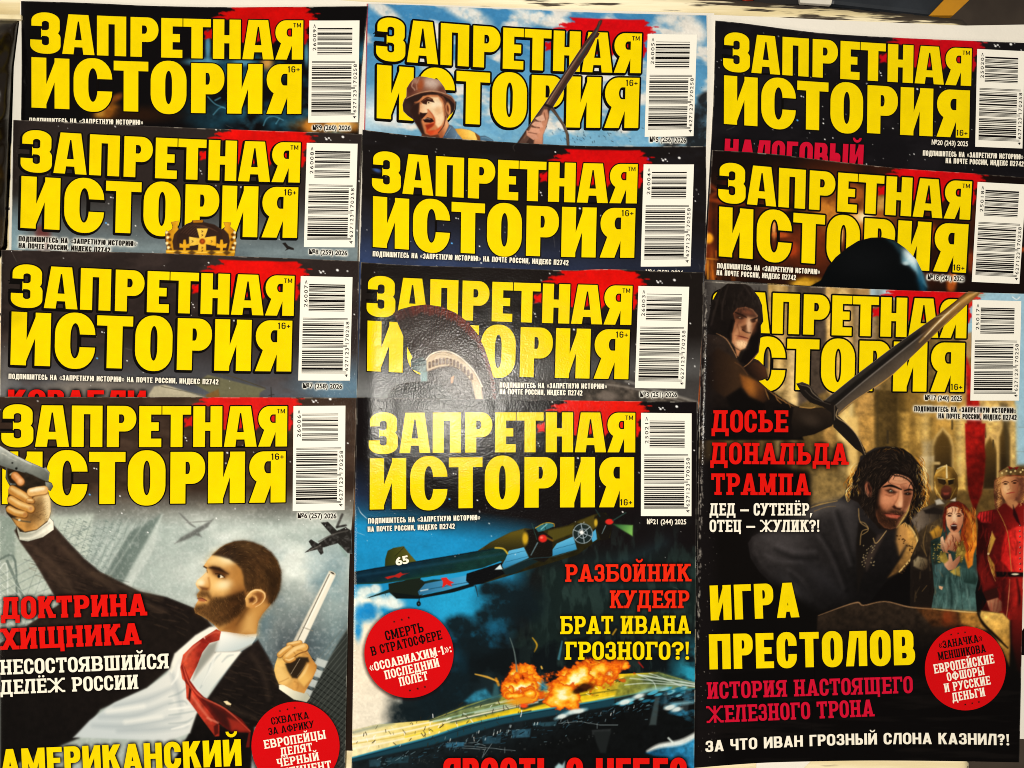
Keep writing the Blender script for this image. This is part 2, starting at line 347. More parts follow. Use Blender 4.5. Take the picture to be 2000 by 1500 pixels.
def small_text(text, p0, p1, h, bold=.02, out=None, z=0.0, m=0, spread=1.0):
    """fine print set in the built-in sans face"""
    if (text, bold, spread) not in _cache:
        c = bpy.data.curves.new('type', 'FONT'); c.body = text; c.offset = bold; c.resolution_u = 3; c.space_character = spread; o = bpy.data.objects.new('type', c); col.objects.link(o)
        dg = bpy.context.evaluated_depsgraph_get(); me = o.evaluated_get(dg).to_mesh()
        v = np.array([q.co[:2] for q in me.vertices]); f = np.array([tuple(t.vertices) for t in (me.calc_loop_triangles() or me.loop_triangles)])
        _cache[(text, bold, spread)] = (v, f); o.evaluated_get(dg).to_mesh_clear(); bpy.data.objects.remove(o); bpy.data.curves.remove(c)
    v, f = _cache[(text, bold, spread)]; x0, x1 = v[:, 0].min(), v[:, 0].max(); cap = .727
    p0 = np.array(p0, float); p1 = np.array(p1, float); d = p1 - p0; L = np.hypot(*d); d /= L; nrm = np.array([d[1], -d[0]])
    P = out or Print(); P.add(p0 + ((v[:, :1] - x0) / (x1 - x0) * L) * d + v[:, 1:] / cap * h * nrm, f, m, z); return P
# ------------------------------------------------------------------ materials
def new_mat(name):
    m = bpy.data.materials.new(name); m.use_nodes = True; nt = m.node_tree; return m, nt, nt.nodes['Principled BSDF']
def gloss(nt, b, rough=.14, bump=.34, scale=900, big=.5):
    """coated paper: fine grain and slow waviness in the sheen"""
    N, L = nt.nodes, nt.links; tc = N.new('ShaderNodeTexCoord'); n1 = N.new('ShaderNodeTexNoise'); n1.inputs['Scale'].default_value = scale; n1.inputs['Detail'].default_value = 2.5
    n2 = N.new('ShaderNodeTexNoise'); n2.inputs['Scale'].default_value = 26; n2.inputs['Detail'].default_value = 3
    L.new(tc.outputs['Object'], n1.inputs['Vector']); L.new(tc.outputs['Object'], n2.inputs['Vector'])
    b1 = N.new('ShaderNodeBump'); b1.inputs['Strength'].default_value = bump; b1.inputs['Distance'].default_value = .00030
    b2 = N.new('ShaderNodeBump'); b2.inputs['Strength'].default_value = big; b2.inputs['Distance'].default_value = .0016
    L.new(n2.outputs[0], b2.inputs['Height']); L.new(n1.outputs[0], b1.inputs['Height']); L.new(b2.outputs[0], b1.inputs['Normal']); L.new(b1.outputs[0], b.inputs['Normal'])
    mr = N.new('ShaderNodeMapRange'); mr.inputs['To Min'].default_value = rough * .8; mr.inputs['To Max'].default_value = rough * 1.25; L.new(n2.outputs[0], mr.inputs['Value']); L.new(mr.outputs[0], b.inputs['Roughness'])
    b.inputs['Specular IOR Level'].default_value = .075
def printed_mat():
    m, nt, b = new_mat('printed_coated_paper'); a = nt.nodes.new('ShaderNodeAttribute'); a.attribute_name = 'print'; nt.links.new(a.outputs['Color'], b.inputs['Base Color']); gloss(nt, b); return m
def ink(name, c, var=.05, **k):
    m, nt, b = new_mat(name); N, L = nt.nodes, nt.links; c = lin(hx(c)) * ALB
    tc = N.new('ShaderNodeTexCoord'); n = N.new('ShaderNodeTexNoise'); n.inputs['Scale'].default_value = 38; n.inputs['Detail'].default_value = 8; n.inputs['Roughness'].default_value = .75; L.new(tc.outputs['Object'], n.inputs['Vector'])
    mx = N.new('ShaderNodeMix'); mx.data_type = 'RGBA'; L.new(n.outputs[0], mx.inputs[0]); mx.inputs[6].default_value = (*(c * (1 - 2 * var)), 1); mx.inputs[7].default_value = (*(np.minimum(c * (1 + 2 * var), 1)), 1)
    L.new(mx.outputs[2], b.inputs['Base Color']); gloss(nt, b, **k); return m
M_PRINT = printed_mat()
M_YEL = ink('yellow_ink', '#f9db00', .11); M_BLK = ink('black_ink', '#0c0908'); M_WHT = ink('white_stock', '#fffbee', .015); M_RED = ink('red_ink', '#e3150e'); M_CRIM = ink('crimson_ink', '#cf1032')
M_ORED = ink('orange_red_ink', '#ee2a10'); M_DRED = ink('badge_red_ink', '#d40a10'); M_PAGE = ink('page_paper', '#f6f0e4', .03, rough=.7); M_NIGHT = ink('dark_ink', '#1a1512'); M_CREAM = ink('cream_ink', '#fdf6e4', .02)
# ------------------------------------------------------------------ meshes
def mesh_np(name, v, faces, mats, parent=None, color=None, smooth=True, mi=None):
    root = parent
    while root is not None and root.parent is not None: root = root.parent
    v = np.asarray(v, float) - (np.array(root.location) if root is not None else 0)
    me = bpy.data.meshes.new(name); v = np.asarray(v, np.float32); me.vertices.add(len(v)); me.vertices.foreach_set('co', v.ravel())
    fs = faces if isinstance(faces, list) else [faces]; fs = [np.asarray(f) for f in fs if len(f)]
    loops = np.concatenate([f.ravel() for f in fs]).astype(np.int32); tot = np.concatenate([np.full(len(f), f.shape[1]) for f in fs]).astype(np.int32)
    me.loops.add(len(loops)); me.loops.foreach_set('vertex_index', loops); me.polygons.add(len(tot)); st = np.concatenate([[0], np.cumsum(tot)[:-1]]).astype(np.int32)
    me.polygons.foreach_set('loop_start', st)
    try: me.polygons.foreach_set('loop_total', tot)
    except Exception: pass
    for m in (mats if isinstance(mats, list) else [mats]): me.materials.append(m)
    if mi is not None: me.polygons.foreach_set('material_index', np.asarray(mi, np.int32))
    me.polygons.foreach_set('use_smooth', np.full(len(tot), smooth))
    me.update(calc_edges=True); me.validate()
    if color is not None:
        a = me.color_attributes.new('print', 'FLOAT_COLOR', 'POINT'); a.data.foreach_set('color', np.concatenate([color, np.ones((len(color), 1))], 1).astype(np.float32).ravel())
    o = bpy.data.objects.new(name, me); col.objects.link(o); o.parent = parent; return o
def empty(name, label, cat, loc=(0, 0, 0), group=None):
    o = bpy.data.objects.new(name, None); col.objects.link(o); o.location = loc; o['label'] = label; o['category'] = cat; o.empty_display_size = .02
    if group: o['group'] = group
    return o
# ------------------------------------------------------------------ heights of the heap, as every sheet and magazine is laid down
HX0, HY0, HQ = -160, -80, 10.0
HW, HH = int(2400 / HQ), int(1960 / HQ)
HXX, HYY = np.meshgrid(HX0 + np.arange(HW) * HQ, HY0 + np.arange(HH) * HQ)
HEAP = np.zeros((HH, HW))
def hsample(G, px, py):
    u = np.clip((px - HX0) / HQ, 0, HW - 1.001); v = np.clip((py - HY0) / HQ, 0, HH - 1.001); i = u.astype(int); j = v.astype(int); fu = u - i; fv = v - j
    return (G[j, i] * (1 - fu) + G[j, i + 1] * fu) * (1 - fv) + (G[j + 1, i] * (1 - fu) + G[j + 1, i + 1] * fu) * fv
def lay_down(outline, thick, gap, soft=5.0, dil=2):
    """drape a sheet of this outline over the heap; returns the height field of its top"""
    global HEAP
    M = inside(np.asarray(outline, float), HXX, HYY).astype(float); h = np.where(M > 0, HEAP, 0)
    for _ in range(dil):
        p = np.pad(h, 1, mode='edge'); h = np.max([p[a:a + HH, b:b + HW] for a in range(3) for b in range(3)], 0)
    M2 = M.copy()
    for _ in range(dil):
        p = np.pad(M2, 1); M2 = np.max([p[a:a + HH, b:b + HW] for a in range(3) for b in range(3)], 0)
    top = blur(h * M2, soft) / np.maximum(blur(M2, soft), 1e-4) + gap + thick
    HEAP = np.where(M > 0, np.maximum(HEAP, top), HEAP); return top
def poly_edge(pts): 
    p = nums(pts); d = np.concatenate([[0], np.cumsum(np.hypot(*np.diff(p, axis=0).T))]); d /= d[-1]
    return lambda t: np.stack([np.interp(t, d, p[:, 0]), np.interp(t, d, p[:, 1])], -1)
def smooth_edge(pts):
    p = nums(pts); return poly_edge(catmull(p, 6, False)) if len(p) > 2 else poly_edge(p)

MT = 2.778                                                # the shared masthead is drawn in units of 1/2.778 plan pixel
MARKS = {'a': (487, 127), 'b': (487, 343), 'c': (825, 127), 'd': (1585, 128), 'e': (1585, 343), 'f': (147, 369), 'g': (146, 641), 'h': (575, 368), 'i': (1579, 369), 'j': (1579, 641),
         'k': (1617, 128), 'l': (1891, 128), 'm': (1891, 689), 'n': (1617, 689)}
def basis(u, v): u = np.asarray(u, float) / 1000; v = np.asarray(v, float) / 1000; return np.stack([np.ones_like(u), u, v, u * v, u * u], -1)
R1 = [('З', 140, 297), ('А', 306, 474), ('П', 487, 640), ('Р', 663, 810), ('Е', 825, 937), ('Т', 942, 1088), ('Н', 1100, 1248), ('А', 1258, 1427), ('Я', 1435, 1585)]
R2 = [('И', 146, 343), ('С', 365, 567), ('Т', 575, 757), ('О', 770, 960), ('Р', 985, 1162), ('И', 1178, 1367), ('Я', 1390, 1579)]
def masthead(grow=0.0, shift=(0, 0)):
    P = Print()
    for row, y0, h, st, b in ((R1, 343, 215, 60, 44), (R2, 641, 272, 77, 52)):
        for c, x0, x1 in row:
            w = x1 - x0; g = glyph(c, w / h, st / h, b / h)
            g = [np.array(q) * h for q in g]
            if c in 'ЗСО': g = [q * [1, 1.035] - [0, h * .018] for q in g]
            if grow: g = [offset(q, grow) for q in g]
            v, f = fill(g, 26); P.add(np.stack([x0 + v[:, 0] + shift[0], y0 - v[:, 1] + shift[1]], 1), f)
    return P
MAST = masthead(); MAST_OUT = masthead(6.5); MAST_THICK = masthead(9.5); MAST_SH = masthead(9.0, (-5, 6))
EAN_L = ['0001101', '0011001', '0010011', '0111101', '0100011', '0110001', '0101111', '0111011', '0110111', '0001011']
def ean13(d):
    G = [''.join('1' if c == '0' else '0' for c in q)[::-1] for q in EAN_L]; Rt = [''.join('1' if c == '0' else '0' for c in q) for q in EAN_L]
    par = ['LLLLLL', 'LLGLGG', 'LLGGLG', 'LLGGGL', 'LGLLGG', 'LGGLLG', 'LGGGLL', 'LGLGLG', 'LGLGGL', 'LGGLGL'][int(d[0])]
    return '101' + ''.join((EAN_L if p == 'L' else G)[int(c)] for c, p in zip(d[1:7], par)) + '01010' + ''.join(Rt[int(c)] for c in d[7:]) + '101'
def ean5(d):
    G = [''.join('1' if c == '0' else '0' for c in q)[::-1] for q in EAN_L]
    k = (3 * sum(int(c) for c in d[::2]) + 9 * sum(int(c) for c in d[1::2])) % 10
    par = ['GGLLL', 'GLGLL', 'GLLGL', 'GLLLG', 'LGGLL', 'LLGGL', 'LLLGG', 'LGLGL', 'LGLLG', 'LLGLG'][k]
    return '01011' + '01'.join((EAN_L if p == 'L' else G)[int(c)] for c, p in zip(d, par))
def bars(P, code, x0, x1, ytop, ybot, guard=None):
    n = len(code); i = 0; u = (ybot - ytop) / n
    while i < n:
        if code[i] == '1':
            j = i
            while j < n and code[j] == '1': j += 1
            g = guard and (i < 3 or j > n - 3 or 45 <= i < 50); xe = guard if g else x1
            xs = np.linspace(x0, xe, 5); yb, yt = ybot - i * u, ybot - j * u
            v = np.array([(x, y) for x in xs for y in (yb, yt)]); f = np.array([(2 * k, 2 * k + 2, 2 * k + 3, 2 * k + 1) for k in range(4)]); P.add(v, np.concatenate([f[:, [0, 1, 2]], f[:, [0, 2, 3]]])); i = j
        else: i += 1
SPLAT = '1185 52 1215 78 1180 86 1130 92 1165 106 1095 116 1150 124 1200 128 1245 136 1230 180 1248 215 1235 246 1300 262 1360 240 1410 268 1440 236 1520 270 1570 246 1588 262 1606 250 1612 210 1600 180 1628 150 1615 132 1656 118 1630 106 1645 92 1600 84 1622 66 1592 52'
SPLAT2 = '1052 192 1075 184 1066 200 1098 178 1098 236 1070 232 1052 240 1062 222 1048 212'

class Magazine:
    def __init__(s, label, top, right, bottom, left, zoom, marks, vis, fill='#14100f', thick=.0016, q=.95, step=1.15, splat=True):
        s.root = empty('magazine', label, 'magazine', group='magazines with the same yellow masthead laid in three columns')
        x, y = world_xyz(*np.mean([nums(top)[0], nums(top)[-1], nums(bottom)[0], nums(bottom)[-1]], 0), 0); s.root.location = (float(x), float(y), 0)
        s.T, s.B, s.L, s.Rt = smooth_edge(top), smooth_edge(bottom), smooth_edge(left), smooth_edge(right)
        t = np.linspace(0, 1, 30); s.outline = np.concatenate([s.T(t), s.Rt(t), s.B(t)[::-1], s.L(t)[::-1]])
        s.thick = thick; s.topz = lay_down(s.outline, thick, .0004); s.vis = vis; s.step = step
        k = sorted(marks); A = basis([MARKS[q][0] for q in k], [MARKS[q][1] for q in k]); Y = np.array([[zoom[0] + marks[q][0] / zoom[2], zoom[1] + marks[q][1] / zoom[2]] for q in k])
        s.cf = np.linalg.lstsq(A, Y, rcond=None)[0]
        s.page = Page(vis[0], vis[1], vis[2], vis[3], q, fill); s.splat = splat; s.later = []
    def m(s, v): v = np.asarray(v, float); return basis(v[:, 0], v[:, 1]) @ s.cf
    def patch(s, a, b):
        a = np.asarray(a, float); b = np.asarray(b, float); A, B_ = a[..., None], b[..., None]; c = [s.T(0.), s.T(1.), s.B(0.), s.B(1.)]
        return (1 - B_) * s.T(a) + B_ * s.B(a) + (1 - A) * s.L(b) + A * s.Rt(b) - ((1 - A) * (1 - B_) * c[0] + A * (1 - B_) * c[1] + (1 - A) * B_ * c[2] + A * B_ * c[3])
    def z(s, px, py):
        b = np.clip((py - s.T(0.)[1]) / (s.B(0.)[1] - s.T(0.)[1]), 0, 1); d = px - s.L(b)[..., 0]
        return hsample(s.topz, px, py) - .0011 * np.exp(-(np.maximum(d, 0) / 5.0) ** 1.3) + .0004 * np.exp(-((d - 26) / 20) ** 2)
    def w(s, p, dz=0.0):
        p = np.asarray(p, float); z = s.z(p[:, 0], p[:, 1]) + dz; x, y = world_xyz(p[:, 0], p[:, 1], z); return np.stack([x, y, z], 1)
    def splatter(s, c='#d8100c'):
        pg = s.page
        for sp in (SPLAT, SPLAT2):
            p = nums(sp); q = []
            for i in range(len(p)):                         # ragged brush edge
                a, b = p[i], p[(i + 1) % len(p)]; rg = np.random.RandomState(i)
                for t in np.arange(0, 1, .2): q.append(a + (b - a) * t + (rg.rand(2) - .5) * (9, 7))
            pg.T = (0, 0, 1.); pg.poly(s.m(np.array(q)), c, 1.0, n=.06)
        rg = np.random.RandomState(5)
        for i in range(38):
            x = 1120 + rg.rand() * 110 if i % 2 else 1590 + rg.rand() * 70; y = 84 + rg.rand() * 42; l = rg.rand() * 24
            q = s.m([(x, y), (x + l, y + rg.rand() * 3)]); pg.line(q, .9 + rg.rand(), c, 1.0, .8, 0)
    def text(s, pr, mats, name, dz=.00042, parent=None):
        v = np.concatenate(pr.v); z = np.concatenate(pr.z); W = s.w(v); W[:, 2] += dz + z
        mi = np.concatenate(pr.m); o = mesh_np(name, W, [f for f in pr.f], mats, parent or s.root, mi=mi); return o
    def printed_layer(s, name, pts, dz=.0003, sp=1.25, sm=False, parent=None, T=None):
        ps = []
        for T_, q in (pts if isinstance(pts, list) else [(T or s.page.T, pts)]):
            s.page.T = T_; p = s.page.at(q); a = sum(p[i][0] * p[(i + 1) % len(p)][1] - p[(i + 1) % len(p)][0] * p[i][1] for i in range(len(p))); ps.append(p if a > 0 else p[::-1])
        v, f = fill(ps, sp); f = f[:, ::-1]; return mesh_np(name, s.w(v, dz), f, M_PRINT, parent or s.root, color=lin(s.page.sample(v[:, 0], v[:, 1])) * ALB)
    def wear(s):
        """rubbed edges, small creases and fingerprints that stay with the paper"""
        pg = s.page; pg.T = (0, 0, 1.); rg = np.random.RandomState(int(s.outline[0, 0] * 7 + s.outline[0, 1]) % 9973); t = np.linspace(0, 1, 90)
        for e, k in ((s.T, 34), (s.L, 40), (s.Rt, 24)):
            q = e(t); pg.line(q, 1.1, '#b8b0a0', 1.2, .38, 0)
            for i in range(k):
                j = rg.randint(0, 87); a = .5 + .7 * rg.rand(); pg.line(q[j:j + rg.randint(2, 4)] + rg.randn(2) * .4, a, '#e6dfd0', 1.0, .35 + .4 * rg.rand(), 0)
        for i in range(7):
            x = s.vis[0] + rg.rand() * (s.vis[2] - s.vis[0]); y = s.vis[1] + rg.rand() * (s.vis[3] - s.vis[1]); d = rg.randn(2); d /= np.hypot(*d); l = 6 + 22 * rg.rand(); pg.line([(x, y), (x + d[0] * l * .5 + rg.randn() * 2, y + d[1] * l * .5), (x + d[0] * l, y + d[1] * l)], [.3, .9, .3], '#a8a296', 1.0, .3)
    def furniture(s, code5, sixteen='top', outline='thick', bar=True):
        """masthead, age mark and barcode label shared by all the covers"""
        s.wear(); X, Y = s.page.X, s.page.Y; s.page.img *= (1 + .10 * (vnoise(X, Y, 3.5, 3.5, 91, 2) - .5) + .16 * (vnoise(X, Y, 38, 26, 92, 4) - .5))[..., None]
        if outline:
            src = {'thick': [MAST_OUT], 'heavy': [MAST_THICK], 'shadow': [MAST_OUT, MAST_SH], 'both': [MAST_THICK, MAST_SH]}[outline]
            P2 = Print()
            for k, g in enumerate(src):
                base = 0
                for v, f in zip(g.v, g.f): P2.add(s.m(v), f - base, 0, -.00004 * k); base += len(v)
            s.text(P2, [M_BLK], 'masthead_outline', .00012)
        P = Print(); base = 0
        for v, f in zip(MAST.v, MAST.f): P.add(s.m(v), f - base); base += len(v)
        t = s.text(P, [M_YEL], 'masthead', .0002)
        def fine(txt, x0, x1, y, h, bold=.02):
            q = s.m([(x0, y), (x1, y), (x0, y - h)]); return set_line(txt.replace('TM', 'ТМ'), q[0], q[1], np.hypot(*(q[2] - q[0])), .17, .13, 0, gap=.14, step=0)
        s.text(fine('TM', 1531, 1573, 167, 24), [M_NIGHT], 'trade_mark_sign', .00028, t)
        y = 414 if sixteen == 'top' else 631
        s.text(fine('16+', 1505, 1569, y, 34), [M_NIGHT], 'age_mark', .00028, t)
        if bar:
            xs = np.linspace(1617, 1891, 9); ys = np.linspace(128, 689, 17); gx, gy = np.meshgrid(xs, ys); v = s.m(np.stack([gx.ravel(), gy.ravel()], 1)); f = [(j * 9 + i, (j + 1) * 9 + i, (j + 1) * 9 + i + 1, j * 9 + i + 1) for j in range(16) for i in range(8)]
            lab = mesh_np('barcode_label', s.w(v, .00016), np.array(f), M_WHT, s.root)
            for nm, a in (('issue_code_bars', (ean5(code5), 1663, 1853, 170, 318)), ('barcode_bars', (ean13('4627123170258'), 1634, 1851, 352, 650, 1871))):
                P = Print(); bars(P, *a); Q = Print(); base = 0
                for v, f in zip(P.v, P.f): Q.add(s.m(v), f - base); base += len(v)
                s.text(Q, [M_BLK], nm, .00026, lab)
            D = Print(); D_ = lambda: D
            def side(txt, x, y0, y1, h, spread=1.25):
                q = s.m([(x, y0), (x, y1), (x - h, y0)]); small_text(txt, q[0], q[1], np.hypot(*(q[2] - q[0])), .008, D_(), spread=spread)
            side(code5 + '>', 1656, 294, 150, 19); s.text(D, [M_BLK], 'issue_code_digits', .00026, lab); D = Print(); side('4', 1880, 670, 655, 19); side('627123', 1880, 636, 513, 19); side('170258', 1880, 492, 370, 19)
            s.text(D, [M_BLK], 'barcode_digits', .00026, lab)
    def finish(s, rows=None):
        """the sheet of the cover and the block of pages under it"""
        y0, y1 = s.vis[1], s.vis[3]; h = np.hypot(*(s.B(0.) - s.T(0.))); wd = np.hypot(*(s.T(1.) - s.T(0.)))
        bv = min(1.0, max((y1 - s.T(0.)[1]) / (s.B(0.)[1] - s.T(0.)[1]), (y1 - s.T(1.)[1]) / (s.B(1.)[1] - s.T(1.)[1])) + .01)
        na = int(wd / s.step); nb = int(h * bv / s.step); b = np.linspace(0, bv, nb)
        if bv < 1: b = np.concatenate([b, np.linspace(bv, 1, 24)[1:]])
        a = np.linspace(0, 1, na); ga, gb = np.meshgrid(a, b); p = s.patch(ga.ravel(), gb.ravel()); nb = len(b)
        i, j = np.meshgrid(np.arange(na - 1), np.arange(nb - 1)); q = (j * na + i).ravel(); f = np.stack([q, q + na, q + na + 1, q + 1], 1)
        mesh_np('cover', s.w(p), f, M_PRINT, s.root, color=lin(s.page.sample(p[:, 0], p[:, 1])) * ALB)
        n = 40; a = np.linspace(0, 1, n); ga, gb = np.meshgrid(a, a); p = s.patch(ga.ravel(), gb.ravel()); w1 = s.w(p, -.00025); w0 = s.w(p, -s.thick)
        # the pages sit a hair inside the cover on three sides
        c = w1[:, :2].mean(0); i, j = np.meshgrid(np.arange(n - 1), np.arange(n - 1)); q = (j * n + i).ravel(); f = np.stack([q, q + n, q + n + 1, q + 1], 1)
        rim = np.concatenate([np.arange(n), (np.arange(1, n)) * n + n - 1, (n - 1) * n + np.arange(n - 2, -1, -1), np.arange(n - 2, 0, -1) * n]); k = len(rim); r2 = np.roll(rim, -1)
        side = np.stack([rim, r2, r2 + n * n, rim + n * n], 1); bt = f[:, ::-1] + n * n
        mesh_np('page_block', np.concatenate([w1, w0]), np.concatenate([f, side, bt]), M_PAGE, s.root, smooth=False)
    def stars(s, n, seed, box=None): s.page.dots(n, box or (s.vis[0], s.vis[1], s.vis[2], s.vis[3]), seed=seed, r=(.6, 1.7))
    def common_stars(s):
        for x, y, r in ((1135, 72, 4), (1722, 106, 6), (1735, 100, 5), (1810, 92, 7), (1745, 110, 3), (1715, 98, 3), (600, 455, 4), (612, 458, 3), (703, 305, 4), (578, 592, 5), (1085, 540, 3), (1060, 295, 4), (1066, 310, 3), (1050, 285, 3), (1275, 375, 5), (1540, 62, 4), (820, 618, 3), (1905, 330, 4), (740, 690, 4), (730, 600, 4)):
            q = s.m([(x, y)])[0]; s.page.T = (0, 0, 1.); s.page.blob(q[0], q[1], r / 2.6, r / 3.2, '#ffffff' if (x, y) != (578, 592) else '#5fb4ff', 20, .4)
SUB1, SUB2 = 'ПОДПИШИТЕСЬ НА «ЗАПРЕТНУЮ ИСТОРИЮ»', 'НА ПОЧТЕ РОССИИ, ИНДЕКС П2742'
def sub_notice(mg, lines, dark=False, glow=True):
    pr = Print()
    for t, p0, p1, h in lines: set_line(t, p0, p1, h * 1.02, .23, .165, 0, gap=.13, step=0, out=pr)
    if dark and glow: mg.page.halo([pr], '#fffdf2', 2.6, 3.0)
    elif glow: mg.page.halo([pr], '#0a0908', 2.6, 2.0, .7)
    mg.later.append((pr, [M_NIGHT if dark else M_CREAM], 'subscription_notice', .00042))
def issue_no(mg, t, p0, p1, h, dark=True):
    pr = small_text(t, p0, p1, h * 1.18, .022)
    if dark: mg.page.halo([pr], '#fffdf2', 1.9, 3.4, 1.0)
    mg.later.append((pr, [M_NIGHT if dark else M_CREAM], 'issue_number', .00042))
# ------------------------------------------------------------------ the table, the floor under it and the things around
def prism(name, pts, z1, z0, mat, parent=None, bev=.0015, label=None, cat=None):
    import bmesh
    p = nums(pts); x, y = world_xyz(p[:, 0], p[:, 1], z1); bm = bmesh.new(); vs = [bm.verts.new((a, b, z1)) for a, b in zip(x, y)]; f = bm.faces.new(vs)
    if f.normal.z < 0: bmesh.ops.reverse_faces(bm, faces=[f])
    g = bmesh.ops.extrude_face_region(bm, geom=[f]); 
    for v in [q for q in g['geom'] if isinstance(q, bmesh.types.BMVert)]: v.co.z = z0
    bmesh.ops.recalc_face_normals(bm, faces=bm.faces[:])
    if bev: bmesh.ops.bevel(bm, geom=bm.edges[:], offset=bev, segments=2, affect='EDGES', profile=.6)
    me = bpy.data.meshes.new(name); bm.to_mesh(me); bm.free(); me.materials.append(mat); o = bpy.data.objects.new(name, me); col.objects.link(o); o.parent = parent
    if label: o['label'] = label; o['category'] = cat
    return o
def nodes_mix(nt, fac, a, b):
    m = nt.nodes.new('ShaderNodeMix'); m.data_type = 'RGBA'
    for i, v in ((0, fac), (6, a), (7, b)):
        if hasattr(v, 'links'): nt.links.new(v, m.inputs[i])
        else: m.inputs[i].default_value = v if i == 0 else (*(lin(hx(v)) if isinstance(v, str) else v), 1)
    return m.outputs[2]
def ramp(nt, v, lo, hi):
    m = nt.nodes.new('ShaderNodeMapRange'); m.interpolation_type = 'SMOOTHSTEP'; nt.links.new(v, m.inputs['Value']); m.inputs['From Min'].default_value = lo; m.inputs['From Max'].default_value = hi; return m.outputs[0]
def noise(nt, scale, stretch=(1, 1, 1), detail=5):
    tc = nt.nodes.new('ShaderNodeTexCoord'); mp = nt.nodes.new('ShaderNodeMapping'); mp.inputs['Scale'].default_value = stretch; mp.inputs['Rotation'].default_value = (0, 0, R(3.4)); nt.links.new(tc.outputs['Object'], mp.inputs['Vector'])
    n = nt.nodes.new('ShaderNodeTexNoise'); n.inputs['Scale'].default_value = scale; n.inputs['Detail'].default_value = detail; nt.links.new(mp.outputs[0], n.inputs['Vector']); return n.outputs[0]
def math_(nt, op, a, b):
    m = nt.nodes.new('ShaderNodeMath'); m.operation = op
    for i, v in enumerate((a, b)):
        if hasattr(v, 'links'): nt.links.new(v, m.inputs[i])
        else: m.inputs[i].default_value = v
    return m.outputs[0]
def board_mat():
    """old board: cream paint over wood, grimy and worn through to black along the far edge"""
    m, nt, b = new_mat('worn_painted_board'); grain = noise(nt, 60, (.12, 2.2, 1)); fine = noise(nt, 240, (.13, 1.6, 1), 8); blot = noise(nt, 14, (.6, 2, 1))
    cream = nodes_mix(nt, ramp(nt, grain, .38, .66), '#d9c89a', '#f3e7c6'); c = nodes_mix(nt, ramp(nt, blot, .55, .75), cream, '#c2a568')
    c = nodes_mix(nt, math_(nt, 'MULTIPLY', ramp(nt, fine, .62, .72), .55), c, '#6d5330')
    a = nt.nodes.new('ShaderNodeAttribute'); a.attribute_name = 'wear'
    w = ramp(nt, math_(nt, 'ADD', a.outputs['Fac'], math_(nt, 'MULTIPLY', math_(nt, 'SUBTRACT', math_(nt, 'ADD', fine, grain), 1.0), 2.4)), .40, .62)
    c = nodes_mix(nt, w, c, nodes_mix(nt, grain, '#17120c', '#4a3c2c')); nt.links.new(c, b.inputs['Base Color']); b.inputs['Roughness'].default_value = .6
    bu = nt.nodes.new('ShaderNodeBump'); bu.inputs['Strength'].default_value = .4; bu.inputs['Distance'].default_value = .001; nt.links.new(fine, bu.inputs['Height']); nt.links.new(bu.outputs[0], b.inputs['Normal']); return m
def plain(name, c1, c2, scale=40, rough=.5, spec=.4):
    m, nt, b = new_mat(name); nt.links.new(nodes_mix(nt, ramp(nt, noise(nt, scale), .35, .65), c1, c2), b.inputs['Base Color']); b.inputs['Roughness'].default_value = rough; b.inputs['Specular IOR Level'].default_value = spec; return m
# table: top board (dense along the far edge so the wear follows it)
def table():
    root = empty('table', 'old cream painted wooden table with its far edge worn black, under the magazines', 'table', (0, 0, -.72))
    edge = lambda x: np.interp(x, [-400, 700, 1100, 1380, 1650, 1800, 1880, 1893], [-70, -40, -22, -4, 17, 30, 39, 52])
    xs = np.concatenate([np.linspace(-420, 1000, 60), np.linspace(1010, 1870, 200), np.linspace(1874, 1893, 8)]); ts = np.concatenate([np.linspace(0, 60, 30), np.linspace(75, 1750, 40)])
    gx, gt = np.meshgrid(xs, ts); e = edge(gx); yy = e + gt * (1750 - e) / 1750; rg = vnoise(gx, gt * 3, 14, 9, 4, 3) - .5
    z = -.0006 - .006 * np.exp(-gt / 3.0) - .006 * np.exp(-(1893 - gx) / 3.0); x, y = world_xyz(gx.ravel(), (yy + rg * 3 * np.exp(-gt / 30)).ravel(), z.ravel()); v = np.stack([x, y, z.ravel()], 1)
    na, nb = len(xs), len(ts); i, j = np.meshgrid(np.arange(na - 1), np.arange(nb - 1)); q = (j * na + i).ravel(); f = np.stack([q, q + na, q + na + 1, q + 1], 1)
    rim = np.concatenate([np.arange(na), np.arange(1, nb) * na + na - 1, (nb - 1) * na + np.arange(na - 2, -1, -1), np.arange(nb - 2, 0, -1) * na]); w2 = v[rim].copy(); w2[:, 2] = -.028; n0 = len(v); k = len(rim); a = np.arange(k); b = (a + 1) % k
    side = np.stack([rim[a], rim[b], n0 + b, n0 + a], 1)
    o = mesh_np('table_top', np.concatenate([v, w2]), [f, side, (n0 + np.arange(k))[None, ::-1]] if False else [f, side], board_mat(), root, smooth=True)
    wear = np.clip(1.25 - gt / 24, 0, 1) * np.clip((gx - 1330) / 130, 0.0, 1) * .80 + .3 * np.exp(-gt / 6) + .5 * np.exp(-(1893 - gx) / 12)
    wear = np.concatenate([wear.ravel(), np.full(k, .45)]); at = o.data.attributes.new('wear', 'FLOAT', 'POINT'); at.data.foreach_set('value', wear.astype(np.float32))
    M = plain('table_leg_paint', '#b9a67c', '#8d7a54', 30, .6)
    for X, Y in ((-300, 260), (1680, 300), (-300, 1600), (1680, 1600)):
        o = prism('leg', [(X - 70, Y - 70), (X + 70, Y - 70), (X + 70, Y + 70), (X - 70, Y + 70)], -.03, -.72, M, root); o.location = (0, 0, .72)
    return root
table()
M_FLOOR = plain('floor_covering', '#453a31', '#54483d', 12, .75)
fl = mesh_np('floor', np.array([(-4, -4, -.72), (4, -4, -.72), (4, 4, -.72), (-4, 4, -.72)]), np.array([(0, 1, 2, 3)]), M_FLOOR, smooth=False); fl['kind'] = 'structure'
